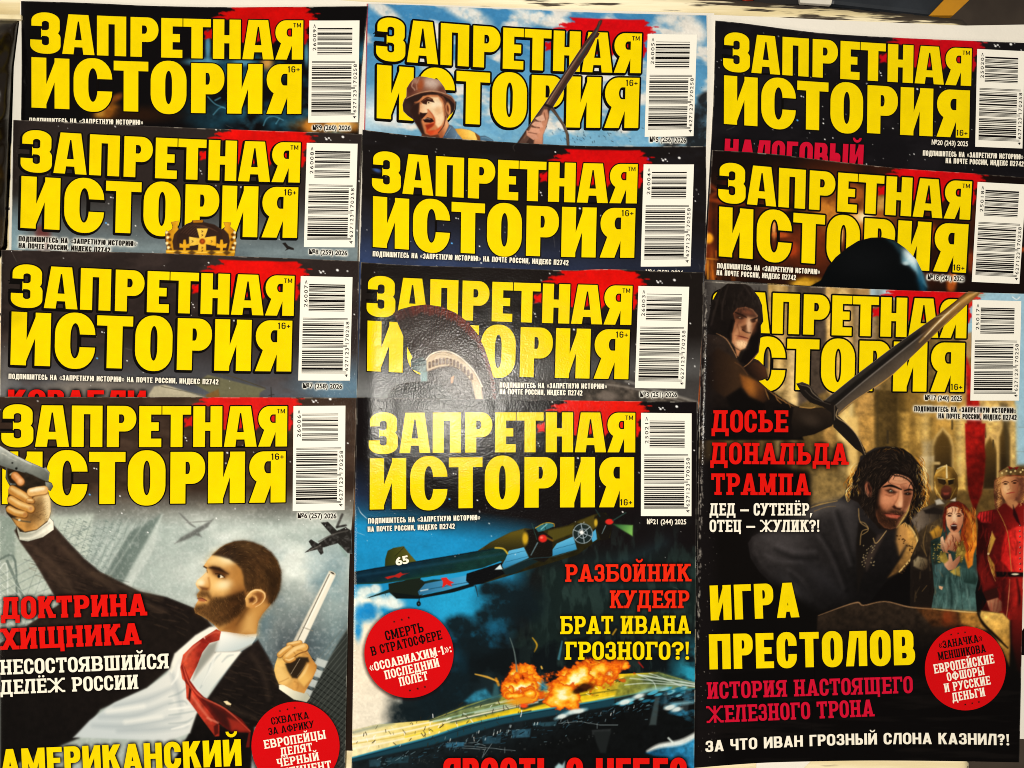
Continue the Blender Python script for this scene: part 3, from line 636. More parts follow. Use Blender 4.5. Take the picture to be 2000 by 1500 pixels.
prism('storage_box', '1622 -40 1900 -40 1862 26 1822 30 1622 8', -.10, -.72, plain('dark_blue_grey_board', '#20252b', '#2b3037', 30, .4), None, .003, 'dark slate storage box standing behind the worn table edge', 'box')
prism('card', '1556 -60 1640 -60 1624 9 1563 5', -.075, -.0785, plain('white_card', '#e8e2d4', '#d8d0be', 30, .6), None, .0008, 'small white card lying on a black bag behind the table edge', 'card')
prism('black_bag', '1330 -90 1632 -90 1626 14 1330 4', -.079, -.72, plain('black_cloth', '#0b0a09', '#191513', 60, .8), None, .01, 'black bag standing behind the table edge, under a white card', 'bag')
prism('red_strip', '1432 -30 1500 -30 1472 -1 1455 1', -.0755, -.0785, plain('red_plastic', '#c02810', '#a82010', 50, .4), None, .0006, 'tiny red strip on the black bag', 'strip')
prism('yellow_plank', '1872 -30 1925 -30 1862 30 1815 30', -.094, -.0985, plain('ochre_paint', '#c98a12', '#b87c10', 50, .5), None, .0006, 'narrow ochre yellow plank lying slantwise on the slate box', 'plank')
prism('wooden_slat', '-160 25 41 28 41 37 -160 33', .0035, .0004, plain('pale_slat', '#e4d6ae', '#c8b684', 60, .5), None, .0006, 'short pale wooden slat lying on the table at the top left corner', 'slat')
def foil_bag():
    gx, gy = np.meshgrid(np.linspace(-200, 36, 90), np.linspace(40, 800, 200)); u = (gx + 200) / 236; gx = -200 + u * (200 + np.interp(gy, [40, 130, 260, 420, 480, 505, 800], [36, 24, 18, 12, 8, -9, -20])); v = (gy - 40) / 760
    e = np.minimum(np.minimum(u, 1 - u) * 236, np.minimum(v, 1 - v) * 760); dome = np.clip(e / 60, 0, 1) ** .6
    cr = np.abs(vnoise(gx, gy, 90, 60, 51, 3) - .5) * 2; z = .0008 + dome * (.010 + .012 * cr + .004 * vnoise(gx + gy, gy - gx, 30, 70, 52, 3))
    x, y = world_xyz(gx.ravel(), gy.ravel(), z.ravel()); na, nb = gx.shape[1], gx.shape[0]; i, j = np.meshgrid(np.arange(na - 1), np.arange(nb - 1)); q = (j * na + i).ravel()
    m, nt, b = new_mat('dark_foil'); nt.links.new(nodes_mix(nt, ramp(nt, noise(nt, 30), .5, .7), '#1d150c', '#4a3408'), b.inputs['Base Color']); b.inputs['Roughness'].default_value = .28; b.inputs['Metallic'].default_value = .25
    V = np.stack([x, y, z.ravel()], 1); c = np.array([V[:, 0].mean(), V[:, 1].mean(), 0]); lo = V.copy(); lo[:, 2] = .0002; n = len(V); f = np.stack([q, q + na, q + na + 1, q + 1], 1)
    rim = np.concatenate([np.arange(na), np.arange(1, nb) * na + na - 1, (nb - 1) * na + np.arange(na - 2, -1, -1), np.arange(nb - 2, 0, -1) * na]); r2 = np.roll(rim, -1)
    o = mesh_np('foil_bag', np.concatenate([V, lo]) - c, [f, f[:, ::-1] + n, np.stack([rim, r2, r2 + n, rim + n], 1)], m); o.location = c; o['label'] = 'dark crumpled foil bag lying left of the upper magazines'; o['category'] = 'bag'
foil_bag()
# white paper sheets lying under the magazines
def sheet(name, pts, label, thick=.0003, colr='#fbf5e8', mat=None, dens=14):
    p = nums(pts); t = lay_down(p, thick, .0002, 4.0, 1); q = []
    a = sum(p[i][0] * p[(i + 1) % len(p)][1] - p[(i + 1) % len(p)][0] * p[i][1] for i in range(len(p))); p = p if a > 0 else p[::-1]
    for i in range(len(p)):
        u, w_ = p[i], p[(i + 1) % len(p)]; n = max(1, int(np.hypot(*(w_ - u)) / 14)); q += [u + (w_ - u) * k / n for k in range(n)]
    v, f = fill([np.array(q)], dens); z = hsample(t, v[:, 0], v[:, 1]); x, y = world_xyz(v[:, 0], v[:, 1], z); n = len(v); c = np.array([x.mean(), y.mean(), 0])
    e = np.sort(np.concatenate([f[:, [0, 1]], f[:, [1, 2]], f[:, [2, 0]]]), 1); ed = np.concatenate([f[:, [0, 1]], f[:, [1, 2]], f[:, [2, 0]]]); u, idx, cnt = np.unique(e, axis=0, return_index=True, return_counts=True); bd = ed[idx[cnt == 1]]
    V = np.concatenate([np.stack([x, y, z], 1), np.stack([x, y, z - thick], 1)]) - c
    o = mesh_np(name, V, [f[:, ::-1], f + n, np.stack([bd[:, 0], bd[:, 1], bd[:, 1] + n, bd[:, 0] + n], 1)], mat or M_PAGE, smooth=False); o.location = c; o['label'] = label; o['category'] = 'paper sheet'; return o
sheet('paper_sheet', '41 -18 600 -4 700 3 1045 17 1395 26 1392 560 1180 640 640 700 16 640 17 486 22 300 27 130 38 40', 'blank white paper sheet showing along the top and left of the upper left magazines')

sheet('paper_scrap', '1478 1470 1600 1470 1570 1500 1545 1530 1476 1530', 'small white paper scrap on the table below the castle cover magazine', .0003)
# ================================================================== left column
Z9 = (0, 0, 2.857); Z8 = (0, 230, 2.857); Z7 = (0, 480, 2.857); Z6 = (0, 760, 2.857); Z6b = (0, 1120, 2.857)
# ---- storm cover
m = Magazine('magazine with black storm cover, teal cloud and orange fire, above the gold crown magazine', '41 2 120 4 200 7 287 11 375 13 462 14 600 13 718 12', '718 12 700 255 690 955', '25 935 350 948 690 955', '41 2 41 235 25 935', Z9,
    {'a': (541, 83), 'b': (538, 303), 'c': (905, 103), 'd': (1693, 117), 'e': (1690, 332), 'f': (180, 322), 'g': (178, 600), 'h': (633, 343), 'i': (1685, 365), 'j': (1680, 637), 'k': (1728, 112), 'n': (1722, 678), 'l': (2004, 112), 'm': (1998, 685)}, (20, -5, 725, 275), '#0c0a0b')
p = m.page; p.T = Z9
p.field(lambda X, Y: np.clip((X - 330) / 160, 0, 1) * np.clip((Y - 60) / 40, 0, 1) * np.clip((vnoise(X, Y, 60, 45, 3) - .42) * 3.2, 0, 1), '#1f5d78')
p.field(lambda X, Y: np.clip((X - 360) / 120, 0, 1) * np.clip((Y - 165) / 50, 0, 1) * np.clip((vnoise(X, Y, 26, 20, 8) - .5) * 4, 0, 1) * .7, '#2c5d73')
for x, y, rx, ry in ((1160, 260, 14, 80), (1215, 250, 8, 60), (1130, 345, 90, 20), (1350, 350, 60, 20), (1710, 300, 12, 60)): p.blob(x, y, rx, ry, '#5aa3c4', 0, .7, .8)
p.blob(1490, 350, 30, 35, '#e0a24a', 0, .8, .9); p.blob(590, 620, 60, 40, '#c0701a', -20, .8, .9, n=1); p.blob(560, 635, 25, 18, '#f0b040', -20, .8, .9); p.blob(650, 545, 40, 18, '#a35518', -25, .8, .7)
p.blob(760, 640, 200, 40, '#3a1e0c', 0, .8, .6); p.blob(1850, 700, 170, 40, '#b06a1e', 0, .7, .9, n=1); p.blob(1900, 690, 60, 25, '#ffd27a', 0, .8, .8, n=1); p.blob(1730, 710, 30, 30, '#e08a2a', 0, .8, .8)
for s_ in ('1160 540 1200 580 1250 600', '1190 640 1230 600 1270 610', '1470 700 1490 660 1530 650 1580 670', '1540 690 1560 660', '1200 560 1230 545'): p.line(s_, 7, '#4f8fa8', 3, .7)
m.splatter('#c80a08'); m.furniture('26009')
sub_notice(m, [(SUB1, (57.8, 240), (280, 244.5), 9.6)]); issue_no(m, '№9 (260) 2026', (610.8, 253.8), (685, 254.8), 8); m.finish()
for t in m.later: m.text(*t)
# ---- crown cover
m = Magazine('magazine with a gold royal crown printed over the lower line of its yellow masthead', '26 234 180 241 330 248 480 254 600 258 707 262', '707 262 698 512 690 1195', '12 1165 690 1195', '26 234 22 487 12 1165', Z8,
    {'a': (503, 87), 'b': (497, 317), 'c': (872, 112), 'd': (1680, 138), 'e': (1672, 362), 'f': (122, 327), 'g': (115, 612), 'h': (595, 357), 'i': (1665, 395), 'j': (1655, 675), 'k': (1712, 135), 'l': (1995, 147), 'm': (1980, 725), 'n': (1697, 712)}, (10, 228, 715, 530), '#2b2422')
p = m.page; p.T = Z8
p.field(lambda X, Y: np.clip((Y - 365 - (X - 350) * .015) / 120, 0, 1) ** 1.3, '#76858a'); p.field(lambda X, Y: np.clip((Y - 440) / 60, 0, 1) * np.clip((vnoise(X, Y, 90, 22, 5) - .4) * 2, 0, .6), '#4d5a62')
p.field(lambda X, Y: np.clip((60 - X) / 40, 0, 1) * np.clip((Y - 380) / 60, 0, 1), '#8fb0bd')
p.blob(240, 650, 40, 50, '#6a3430', 0, .6, .7); p.poly('200 610 250 600 285 690 275 740 215 740', '#5e2c2a', 12, .7)
p.stars(0, 1) if False else None
m.stars(60, 4); m.common_stars(); m.splatter('#dd0f0a')
p.T = Z8; CR = '922 640 926 628 936 634 958 622 962 604 952 582 998 574 990 608 1004 622 1040 592 1068 582 1072 572 1134 570 1136 582 1196 596 1236 622 1256 608 1246 582 1290 584 1284 606 1310 630 1318 640 1312 690 1318 700 1304 800 928 800 930 700 922 690'
p.poly(CR, '#3a251b', 1); p.poly('990 650 1010 620 1060 590 1140 585 1200 600 1240 640 1250 760 1000 760 985 690', '#33211a', 2)
for k in range(7): p.line([(1010 + k * 14, 640 + k * 3), (1060 + k * 16, 600 + 2 * k), (1140 + k * 12, 600 + 6 * k)], 3, '#5a3c2c', 2, .7)
G1, G2, G3 = '#e7a81f', '#b87413', '#ffd65a'
p.poly('925 640 936 630 960 624 964 600 950 582 1000 574 990 608 996 622 972 650 962 690 968 740 940 790 928 700', (G2, G1, (930, 700), (985, 700)), 2); p.poly('1246 582 1290 584 1284 606 1312 636 1318 700 1306 780 1274 745 1282 690 1276 650 1250 622 1256 606', (G1, G2, (1250, 700), (1316, 700)), 2)
for x, y in ((930, 640), (936, 668), (932, 700), (940, 724), (1310, 640), (1306, 668), (1312, 700), (1302, 726)): p.blob(x, y, 8, 8, '#fff0b8', 0, .5); p.blob(x + 12 * (1 if x < 1100 else -1), y + 12, 9, 9, '#5a3410', 0, .5)
p.poly('1072 572 1134 570 1130 585 1080 586', G2, 1.5); p.poly('926 738 1312 742 1304 800 928 800', (G1, G2, (1120, 745), (1120, 800)), 2); p.line('930 745 1120 752 1310 748', 5, G3, 2)
p.poly('1098 618 1160 618 1150 650 1142 668 1206 660 1206 716 1150 706 1150 745 1104 745 1108 708 1055 716 1055 664 1112 672 1108 650', (G3, G1, (1080, 640), (1180, 740)), 1.5)
p.blob(1129, 690, 16, 16, '#8c3a12', 0, .3); p.blob(1129, 690, 7, 7, '#c05018', 0, .5)
for x in (1030, 1236):
    p.poly([(x - 6, 680), (x + 6, 680), (x + 10, 706), (x + 32, 700), (x + 26, 726), (x + 8, 726), (x + 6, 748), (x - 8, 748), (x - 8, 726), (x - 28, 724), (x - 28, 700), (x - 10, 706)], G1, 1.5)
for x, y in ((1129, 634), (1129, 655), (1129, 725), (1129, 742), (1075, 690), (1182, 690)): p.line([(x - 4, y - 4), (x + 3, y), (x - 4, y + 5)], 3, '#4a2a10', 1.5)
for x in (990, 1070, 1180, 1265): p.poly([(x - 22, 752), (x, 738), (x + 24, 752), (x, 768)], '#3a2214', 3, .8)
p.poly('1575 700 1592 695 1608 715 1640 728 1640 738 1612 734 1590 742 1600 730', '#211d1b', 1.5)
m.furniture('26008', outline='shadow'); m.printed_layer('crown_picture', CR, T=Z8)
sub_notice(m, [(SUB1, (36.8, 471.5), (266.7, 481.3), 10), (SUB2, (36.8, 484.3), (215.3, 493.6), 10)], True); issue_no(m, '№8 (259) 2026', (603.8, 496.2), (678.3, 499), 8); m.finish()
for t in m.later: m.text(*t)
# ---- ship cover
m = Magazine('dark starry magazine with a cropped red word and pale sail along its visible bottom', '3 488 150 491 300 494 450 500 560 504 701 510', '701 510 697 772 682 1440', '-10 1420 682 1440', '3 488 0 775 -10 1420', Z7,
    {'a': (450, 120), 'b': (445, 355), 'c': (828, 140), 'd': (1643, 167), 'e': (1640, 392), 'f': (70, 370), 'g': (58, 662), 'h': (547, 390), 'i': (1633, 428), 'j': (1625, 703), 'k': (1677, 165), 'l': (1968, 175), 'm': (1953, 753), 'n': (1663, 745)}, (-5, 483, 710, 800), '#2b2321')
p = m.page; p.T = Z7
p.field(lambda X, Y: np.clip((Y - 660 - (X - 350) * .01) / 110, 0, 1) * .8, '#5f6670'); p.field(lambda X, Y: np.clip((X - 560) / 80, 0, 1) * np.clip((Y - 690) / 60, 0, 1) * .9, '#5d7c92')
p.field(lambda X, Y: np.clip((60 - X) / 50, 0, 1) * np.clip((Y - 640) / 80, 0, 1) * .5, '#8f8a84'); p.field(lambda X, Y: np.clip((vnoise(X, Y, 60, 30, 9) - .52) * 2, 0, .35), '#4a3c38')
p.blob(560, 800, 320, 60, '#8a7f72', 0, .6, .7); p.poly('860 785 920 775 1190 860 1190 930 760 930', '#b9b096', 4); p.poly('1080 770 1160 720 1480 800 1450 820 1440 930 1300 930 1190 830', '#6d6a50', 3); p.line('1210 705 1340 745 1480 795', 6, '#4a4438', 2); p.line('900 785 1200 850 1320 900', 4, '#6f6a58', 2)
p.poly('1150 830 1220 800 1240 930 1150 930', '#7a5a30', 3); p.line('1512 790 1514 850', 5, '#2c2a28', 2); p.line('1500 835 1530 830', 4, '#2c2a28', 2)
m.stars(70, 6); m.common_stars(); m.splatter('#dd0f0a'); p.T = Z7
w = set_line('КОРАБЛИ', (16, 804), (285, 806), 43, .24, .18); p.halo([w], '#0d0b0b', 4, 2); m.later.append((w, [M_RED], 'headline', .0003))
m.furniture('26007', outline='shadow')
sub_notice(m, [(SUB1 + ' ' + SUB2, (17.5, 740), (427, 751), 10)]); issue_no(m, '№7 (258) 2026', (592, 757.8), (668.5, 759.3), 8); m.finish()
for t in m.later: m.text(*t)
# ================================================================== middle column
Z5 = (690, 0, 2.817); Z4 = (690, 250, 2.817); Z3 = (690, 510, 2.817)
# ---- soldier cover
m = Magazine('magazine with a shouting helmeted soldier and a long rifle on a cloudy blue sky', '716 7 820 10 925 15 1040 19 1150 24 1260 27 1380 30', '1380 30 1379 284 1345 962', '690 940 1345 962', '716 7 711 254 690 940', Z5,
    {'a': (483, 118), 'b': (480, 348), 'c': (823, 145), 'd': (1590, 180), 'e': (1585, 400), 'f': (135, 370), 'g': (128, 640), 'h': (567, 405), 'i': (1577, 450), 'j': (1568, 720), 'k': (1618, 182), 'l': (1890, 192), 'm': (1870, 745), 'n': (1603, 735)}, (705, -2, 1390, 300), '#3f86bb')
p = m.page; p.T = Z5
p.field(lambda X, Y: np.clip((Y - 60) / 220, 0, 1) * .75, '#8cc0da'); p.field(lambda X, Y: np.clip((vnoise(X + Y * .8, Y - X * .35, 70, 34, 21, 5) - .50) * 5.5, 0, .95), '#e9e4dc'); p.field(lambda X, Y: np.clip((vnoise(X + Y, Y - X * .4, 30, 14, 4, 4) - .55) * 3, 0, .5), '#5d9cc8')
p.field(lambda X, Y: np.clip(1 - np.hypot((X - 740) / 80, (Y - 220) / 60), 0, 1), '#e6eef0')
for c in ((1800, 110, 130, 60, 30), (1870, 190, 70, 60, 30), (620, 70, 130, 40, 25), (170, 60, 90, 30, 30), (1020, 100, 120, 34, 20)): p.blob(*c[:4], '#f0ebe2', c[4], .6, .9, n=1)
for x, y, r in ((1850, 690, 90), (1920, 610, 60), (1760, 760, 70), (1900, 760, 90), (1930, 540, 40)): p.blob(x, y, r, r * .7, '#1e2023', -35, .6, .95, n=1)
rg = np.random.RandomState(9)
for i in range(70): x = 1640 + rg.rand() * 300; y = 480 + rg.rand() * 300; p.line([(x, y), (x + rg.rand() * 14 - 4, y - rg.rand() * 12)], 2 + 5 * rg.rand(), '#22242a', 2, .8, 0)
for i in range(40): x = 1080 + rg.rand() * 520; y = 690 + rg.rand() * 90; p.line([(x, y), (x + 14 * rg.rand(), y + 12 * rg.rand())], 2 + 2 * rg.rand(), '#26303a', 2, .7, 0)
m.splatter('#d20a12')
p.line([(0, 0), (0, 0)], 1, '#000000') if False else None
p.T = (0, 0, 1.); p.line('717 5 711 254', 3.4, '#b8202a', 1.2, 1, 0)
T = (760, 130, 9.375); p.T = T
SOL = '245 700 270 610 315 550 320 400 380 300 450 215 560 180 640 185 850 230 905 240 960 310 1010 380 1050 490 1150 540 1215 660 1210 780 1140 870 1110 885 1060 960 1090 1065 1150 1085 1200 1140 1330 1138 1480 1165 1570 1210 1660 1272 1760 1268 1900 1345 1960 1480 560 1480 600 1230 520 1090 440 970 340 900 260 820'
p.poly(SOL, '#5d3526', 6); p.poly('320 430 330 380 380 300 450 215 560 180 640 185 850 230 905 240 960 310 1010 380 1050 490 900 455 700 440 520 480 330 570', ('#6a3a2c', '#8d6250', (350, 400), (820, 330)), 8)
p.blob(770, 300, 150, 90, '#e2cfc4', 10, .9, .75); p.blob(575, 330, 60, 110, '#a04a24', 10, .7, .8); p.blob(390, 420, 70, 90, '#46241e', 0, .7, .7); p.blob(480, 260, 60, 50, '#a8826e', 30, .8, .7); p.blob(960, 420, 70, 70, '#5e3428', 0, .8, .8)
p.line('430 300 415 360 450 400 470 430', 22, '#c49a86', 8, .7); p.line('500 340 510 420', 14, '#c49a86', 8, .6); p.line('560 180 540 240 500 320', 12, '#b08a78', 6, .6)
p.poly('250 720 300 600 420 545 600 490 800 465 960 510 1110 600 1200 690 1190 800 1120 885 1095 720 1000 560 900 510 700 510 560 600 450 680 400 760 430 960 330 890 258 800', '#2a1b18', 8); p.blob(340, 760, 70, 120, '#402a26', -20, .7, .8)
p.line('318 580 500 500 700 452 880 458 1040 505 1150 560 1210 650', [10, 16, 18, 14, 10], '#b98a6a', 6); p.line('1205 670 1205 780 1140 870', 9, '#8a6a50', 6, .8)
p.poly('560 610 620 540 760 520 890 525 980 600 1040 720 1050 940 1000 1110 900 1235 760 1262 640 1225 560 1080 480 960 450 700', '#c97d4e', 8)
p.poly('600 690 640 600 760 560 900 560 965 680 985 800 1010 960 960 1080 900 1130 850 1060 840 950 760 850 700 800 600 840', '#f2d2a8', 14); p.blob(870, 700, 90, 60, '#fbe6c6', 0, .8, .8); p.blob(900, 800, 60, 70, '#d99a66', 0, .9, .5)
p.poly('430 690 560 650 545 860 610 900 590 1010 660 1240 600 1235 440 970 390 800', '#2c1a16', 14); p.poly('585 650 690 585 800 605 835 660 740 640 700 640 690 700 620 680', '#3b1d14', 6); p.line('590 640 700 570 800 600', [22, 30, 16], '#5a2f1c', 6); p.blob(745, 668, 36, 14, '#e9c9a4', 10, .5); p.blob(725, 662, 14, 14, '#20100c', 0, .4)
p.line('470 655 540 640 590 590', 22, '#b66a40', 10, .7); p.poly('560 830 620 850 705 845 660 900 600 960 560 910', '#2a1512', 8); p.poly('565 690 640 700 700 800 700 845 620 850 560 830', ('#e0a878', '#f4d6ae', (560, 760), (690, 780)), 8); p.line('712 790 790 880 825 960 830 1020', 24, '#b0401c', 12, .8)
p.poly('615 975 700 930 790 950 825 1005 760 1030 650 1020', '#241010', 6); p.line('640 965 700 950 750 965', 12, '#d8b89a', 5, .8); p.poly('670 1060 830 1020 825 1075 760 1130 720 1170 860 1160 960 1090 900 1235 760 1262 680 1210', '#cf4722', 14); p.poly('660 1075 760 1050 830 1040 790 1100 700 1150', '#7a2414', 12, .8); p.blob(880, 1190, 80, 30, '#e46a3a', -30, .8, .7)
p.poly('900 1235 1050 950 1095 1065 1010 1290 940 1330', ('#a85a34', '#e8a878', (930, 1150), (1060, 1100)), 10); p.blob(1085, 770, 42, 115, '#d9935e', -8, .3); p.blob(1075, 770, 20, 70, '#6a2f1c', -8, .5); p.line('975 560 1015 700 1030 900 1000 1080 900 1215', [34, 26, 22, 22, 20], '#6d3824', 6); p.line('990 620 1025 760 1036 900', 6, '#c08a66', 4, .8)
p.poly('985 1300 1110 1062 1200 1140 1345 1330 1400 1490 900 1490', ('#3c5068', '#64809a', (1000, 1250), (1250, 1250)), 6); p.line('1030 1260 1130 1110', 8, '#9fb4c4', 5, .7); p.line('1210 1330 1240 1250', 8, '#a0b4c2', 6, .7); p.poly('1205 1140 1330 1136 1480 1165 1570 1210 1650 1370 1620 1490 1420 1490 1345 1330 1250 1220', ('#d9982e', '#f7cf66', (1250, 1300), (1500, 1200)), 8)
p.poly('1565 1205 1660 1275 1690 1480 1640 1480 1610 1330', '#7c4a1e', 6); p.poly('1660 1272 1760 1268 1900 1345 1960 1480 1690 1480', '#4c7290', 8); p.line('1700 1300 1800 1310 1880 1360', 10, '#8ab0c8', 8, .6)
p.T = Z5; RIF = '1350 116 1362 108 1371 112 1366 130 1356 146 1346 178 1356 184 1346 204 1334 210 1292 292 1182 455 1100 588 1128 632 1166 690 1186 740 1192 840 1178 840 1170 740 1150 690 1116 640 1086 604 1078 612 1076 650 1060 700 1044 740 1040 840 870 840 905 780 960 700 1006 632 1048 574 1146 424 1268 240 1316 176 1338 148'
p.poly(RIF, '#3e2a24', 1.5); p.line('1358 118 1330 190 1262 276 1150 448 1060 590 930 790', [6, 8, 12, 16, 22, 34], '#5d4238', 3); p.line('1340 170 1276 256 1160 424 1064 574', [2, 3, 4, 5], '#a88672', 2, .8); p.line('1352 140 1310 215 1240 330', [5, 8, 8], '#2e3f48', 2, .8); p.line('1050 574 1090 590', 14, '#241a18', 2); p.line('1000 660 940 760', 8, '#8a5a40', 4, .7)
p.line('1090 600 1128 645 1166 705 1184 800', 10, '#5c4c3e', 2)
p.poly('1030 640 1050 602 1068 602 1076 640 1062 700 1044 742 1040 840 985 840 1000 740 1030 690', '#c98a6c', 3); p.poly('1020 640 1044 630 1056 660 1024 672 1000 650', '#e3b096', 2); p.poly('1000 668 1036 672 1044 700 1010 704 980 684', '#dca48a', 2); p.poly('978 700 1020 706 1030 732 1000 738 966 722', '#d89c80', 2); p.poly('952 716 1000 736 1020 760 990 770 954 744', '#d0947a', 2)
for q in ('1000 662 1030 668', '984 696 1026 702', '962 728 1010 736', '1050 620 1058 660'): p.line(q, 4, '#6a3c2c', 2, .8)
m.furniture('26005', outline='both'); m.printed_layer('rifle_picture', RIF, .00028, T=Z5); m.printed_layer('soldier_picture', SOL, .0003, T=T)
issue_no(m, '№5 (256) 2026', (1268.6, 277), (1339.6, 279), 8.4); m.finish()
for t in m.later: m.text(*t)
# ---- stars only
m = Magazine('black to navy magazine with only white stars behind its masthead, below the shouting soldier magazine', '708 253 800 264 950 275 1116 284 1240 286 1379 286', '1379 286 1376 530 1340 1225', '672 1190 1340 1225', '708 253 702 515 672 1190', Z4,
    {'a': (455, 150), 'b': (452, 378), 'c': (795, 178), 'd': (1565, 198), 'e': (1560, 415), 'f': (112, 372), 'g': (107, 655), 'h': (543, 408), 'i': (1553, 443), 'j': (1545, 710), 'k': (1600, 197), 'l': (1873, 202), 'm': (1855, 765), 'n': (1582, 760)}, (695, 248, 1390, 550), '#171313')
p = m.page; p.T = Z4
p.field(lambda X, Y: np.clip((Y - 390 + (740 - X) * .06) / 150, 0, 1) ** 1.2 * np.clip(1.15 - (X - 700) / 900, 0.25, 1), '#3a4f80'); p.field(lambda X, Y: np.clip((vnoise(X, Y, 80, 40, 2) - .55) * 1.5, 0, .3), '#2a2a33')
m.stars(110, 12); m.common_stars(); p.T = Z4; p.blob(130, 232, 22, 10, '#3f66b8', 20, .8, .8); p.blob(1620, 170, 7, 7, '#4050ff', 0, .6)
m.splatter('#d20a0c'); m.furniture('26004')
sub_notice(m, [(SUB1 + ' ' + SUB2, (728, 500.8), (1110, 518.5), 10)]); issue_no(m, '№4 (252) 2026', (1260.8, 536.5), (1334.3, 538), 8.4, False); m.finish()
for t in m.later: m.text(*t)
# ---- crested helmet
m = Magazine('magazine with a dark red-fringed crested helmet printed over its masthead', '705 512 800 518 940 522 1040 526 1116 528 1170 526 1230 527 1290 530 1374 532', '1374 532 1366 780 1318 1490', '650 1465 1318 1490', '705 512 697 777 672 1120 650 1465', Z3,
    {'a': (425, 97), 'b': (423, 320), 'c': (765, 115), 'd': (1535, 133), 'e': (1527, 352), 'f': (80, 325), 'g': (75, 605), 'i': (1525, 380), 'j': (1513, 647), 'k': (1568, 135), 'l': (1850, 143), 'm': (1825, 703), 'n': (1550, 697)}, (645, 505, 1385, 1505), '#1b1614', q=1.05, step=1.3)
p = m.page; p.T = Z3
p.field(lambda X, Y: np.clip((Y - 655) / 110, 0, 1) * np.clip((820 - Y) / 30, 0, 1), '#77797a'); p.field(lambda X, Y: np.clip((Y - 715) / 30, 0, 1) * np.clip((820 - Y) / 30, 0, 1) * np.clip((X - 930) / 60, 0, 1) * .8, '#34302e')
p.poly('1280 670 1420 655 1560 700 1880 770 1880 900 1200 900 1250 760', '#4e463f', 8, 1, 0, .5); p.line('1300 672 1480 690 1700 740 1880 800', 10, '#9a9188', 6, .6); p.blob(1400, 745, 50, 26, '#6d625a', 0, .5); p.line('1500 660 1900 780', 14, '#b9b3aa', 8, .5)
p.field(lambda X, Y: np.clip((Y - 800) / 40, 0, 1) * (1 - np.clip(vnoise(X, Y, 10, 60, 6) * .5, 0, .4)), '#2b1d16'); p.T = (0, 0, 1.); p.line('697 790 690 860 684 940 676 1060', [6, 4, 8, 5], '#8a6a50', 4, .6); p.blob(689, 985, 5, 40, '#b58a64', 4, .6, .7)
m.stars(45, 21, (700, 512, 1370, 780)); m.common_stars(); m.splatter('#de0c06')
p.T = Z3; p.poly('1120 66 1180 62 1300 46 1380 42 1460 46 1530 62 1560 64 1440 70', '#de0c06', 2)
CRE = '220 286 262 264 322 248 400 238 482 250 562 284 622 328 682 398 722 480 752 570 772 650 784 840 180 840 196 740 212 704 262 674 366 662 370 616 316 592 316 546 326 530 300 480 268 396 240 332'
p.poly(CRE, '#2a1f1b', 2); rg = np.random.RandomState(2)
for i in range(150):
    t = i / 149; a = np.array([360 + 330 * t ** 1.1, 560 + 180 * max(0, t - .35)]); u = catmull(nums('222 286 320 250 400 240 482 252 562 286 622 330 682 400 722 480 752 570 772 650 782 760'), 15, False); b = u[int(t * (len(u) - 1))]; a = np.array([340 + 360 * t, 530 + 190 * t ** 2])
    p.line([a + (b - a) * .1, b - (b - a) * .02 * rg.rand()], 3, ('#15100e', '#3f2f29', '#4a3831')[i % 3], 2, .6, 0); p.line([a + (b - a) * (.80 + .08 * rg.rand()), b + rg.randn(2) * 3], [2, 5], ('#8e2314', '#a93a20', '#6f1a10')[i % 3], 3, .75 if t > .1 else .4, 0)
for x, y, r in ((560, 560, 130), (640, 640, 90)): p.blob(x, y, r, r * .6, '#4e443e', 40, .9, .45)
p.poly('190 760 206 720 262 678 380 664 480 684 540 740 560 850 180 850', ('#2c2c2c', '#131211', (220, 690), (420, 760)), 3); p.line('200 735 270 690 380 676', 8, '#5c5c58', 5, .7)
p.poly('395 548 430 512 500 496 566 516 626 566 668 616 706 690 724 840 690 840 650 662 600 602 540 574 474 582 406 608', '#c8b08e', 3); p.line('398 545 432 510 500 494 566 514 626 562 670 612 710 690', 7, '#efe2c8', 2)
for k in range(13):
    t = k / 12; x = 420 + 230 * t; y = 570 - 40 * math.sin(t * 2.6) + 85 * t ** 2; p.poly([(x - 6, y - 14), (x + 2, y - 18), (x + 8, y - 12), (x + 9, y + 18), (x - 6, y + 20)], '#5d4028', 2)
p.line('410 606 474 586 540 578 600 606 652 664', 5, '#6a4e34', 2); p.poly('314 546 382 526 402 548 402 606 374 612 318 594', ('#33403f', '#7d9290', (330, 540), (390, 600)), 3); p.line('318 560 396 545', 5, '#151a1a', 2); p.line('318 578 398 568', 5, '#151a1a', 2); p.poly('366 610 408 606 408 662 372 664', '#7f9c9c', 3); p.poly('536 640 556 628 548 670 536 674', '#c08a5a', 2)
m.furniture('26003'); m.printed_layer('crested_helmet_picture', CRE, T=Z3)
sub_notice(m, [(SUB1, (975.8, 757), (1185.2, 759.6), 10), (SUB2, (975.8, 769.6), (1137.3, 772.6), 10)]); issue_no(m, '№3 (251) 2026', (1250, 775), (1322, 775.6), 8.4); m.finish()
for t in m.later: m.text(*t)
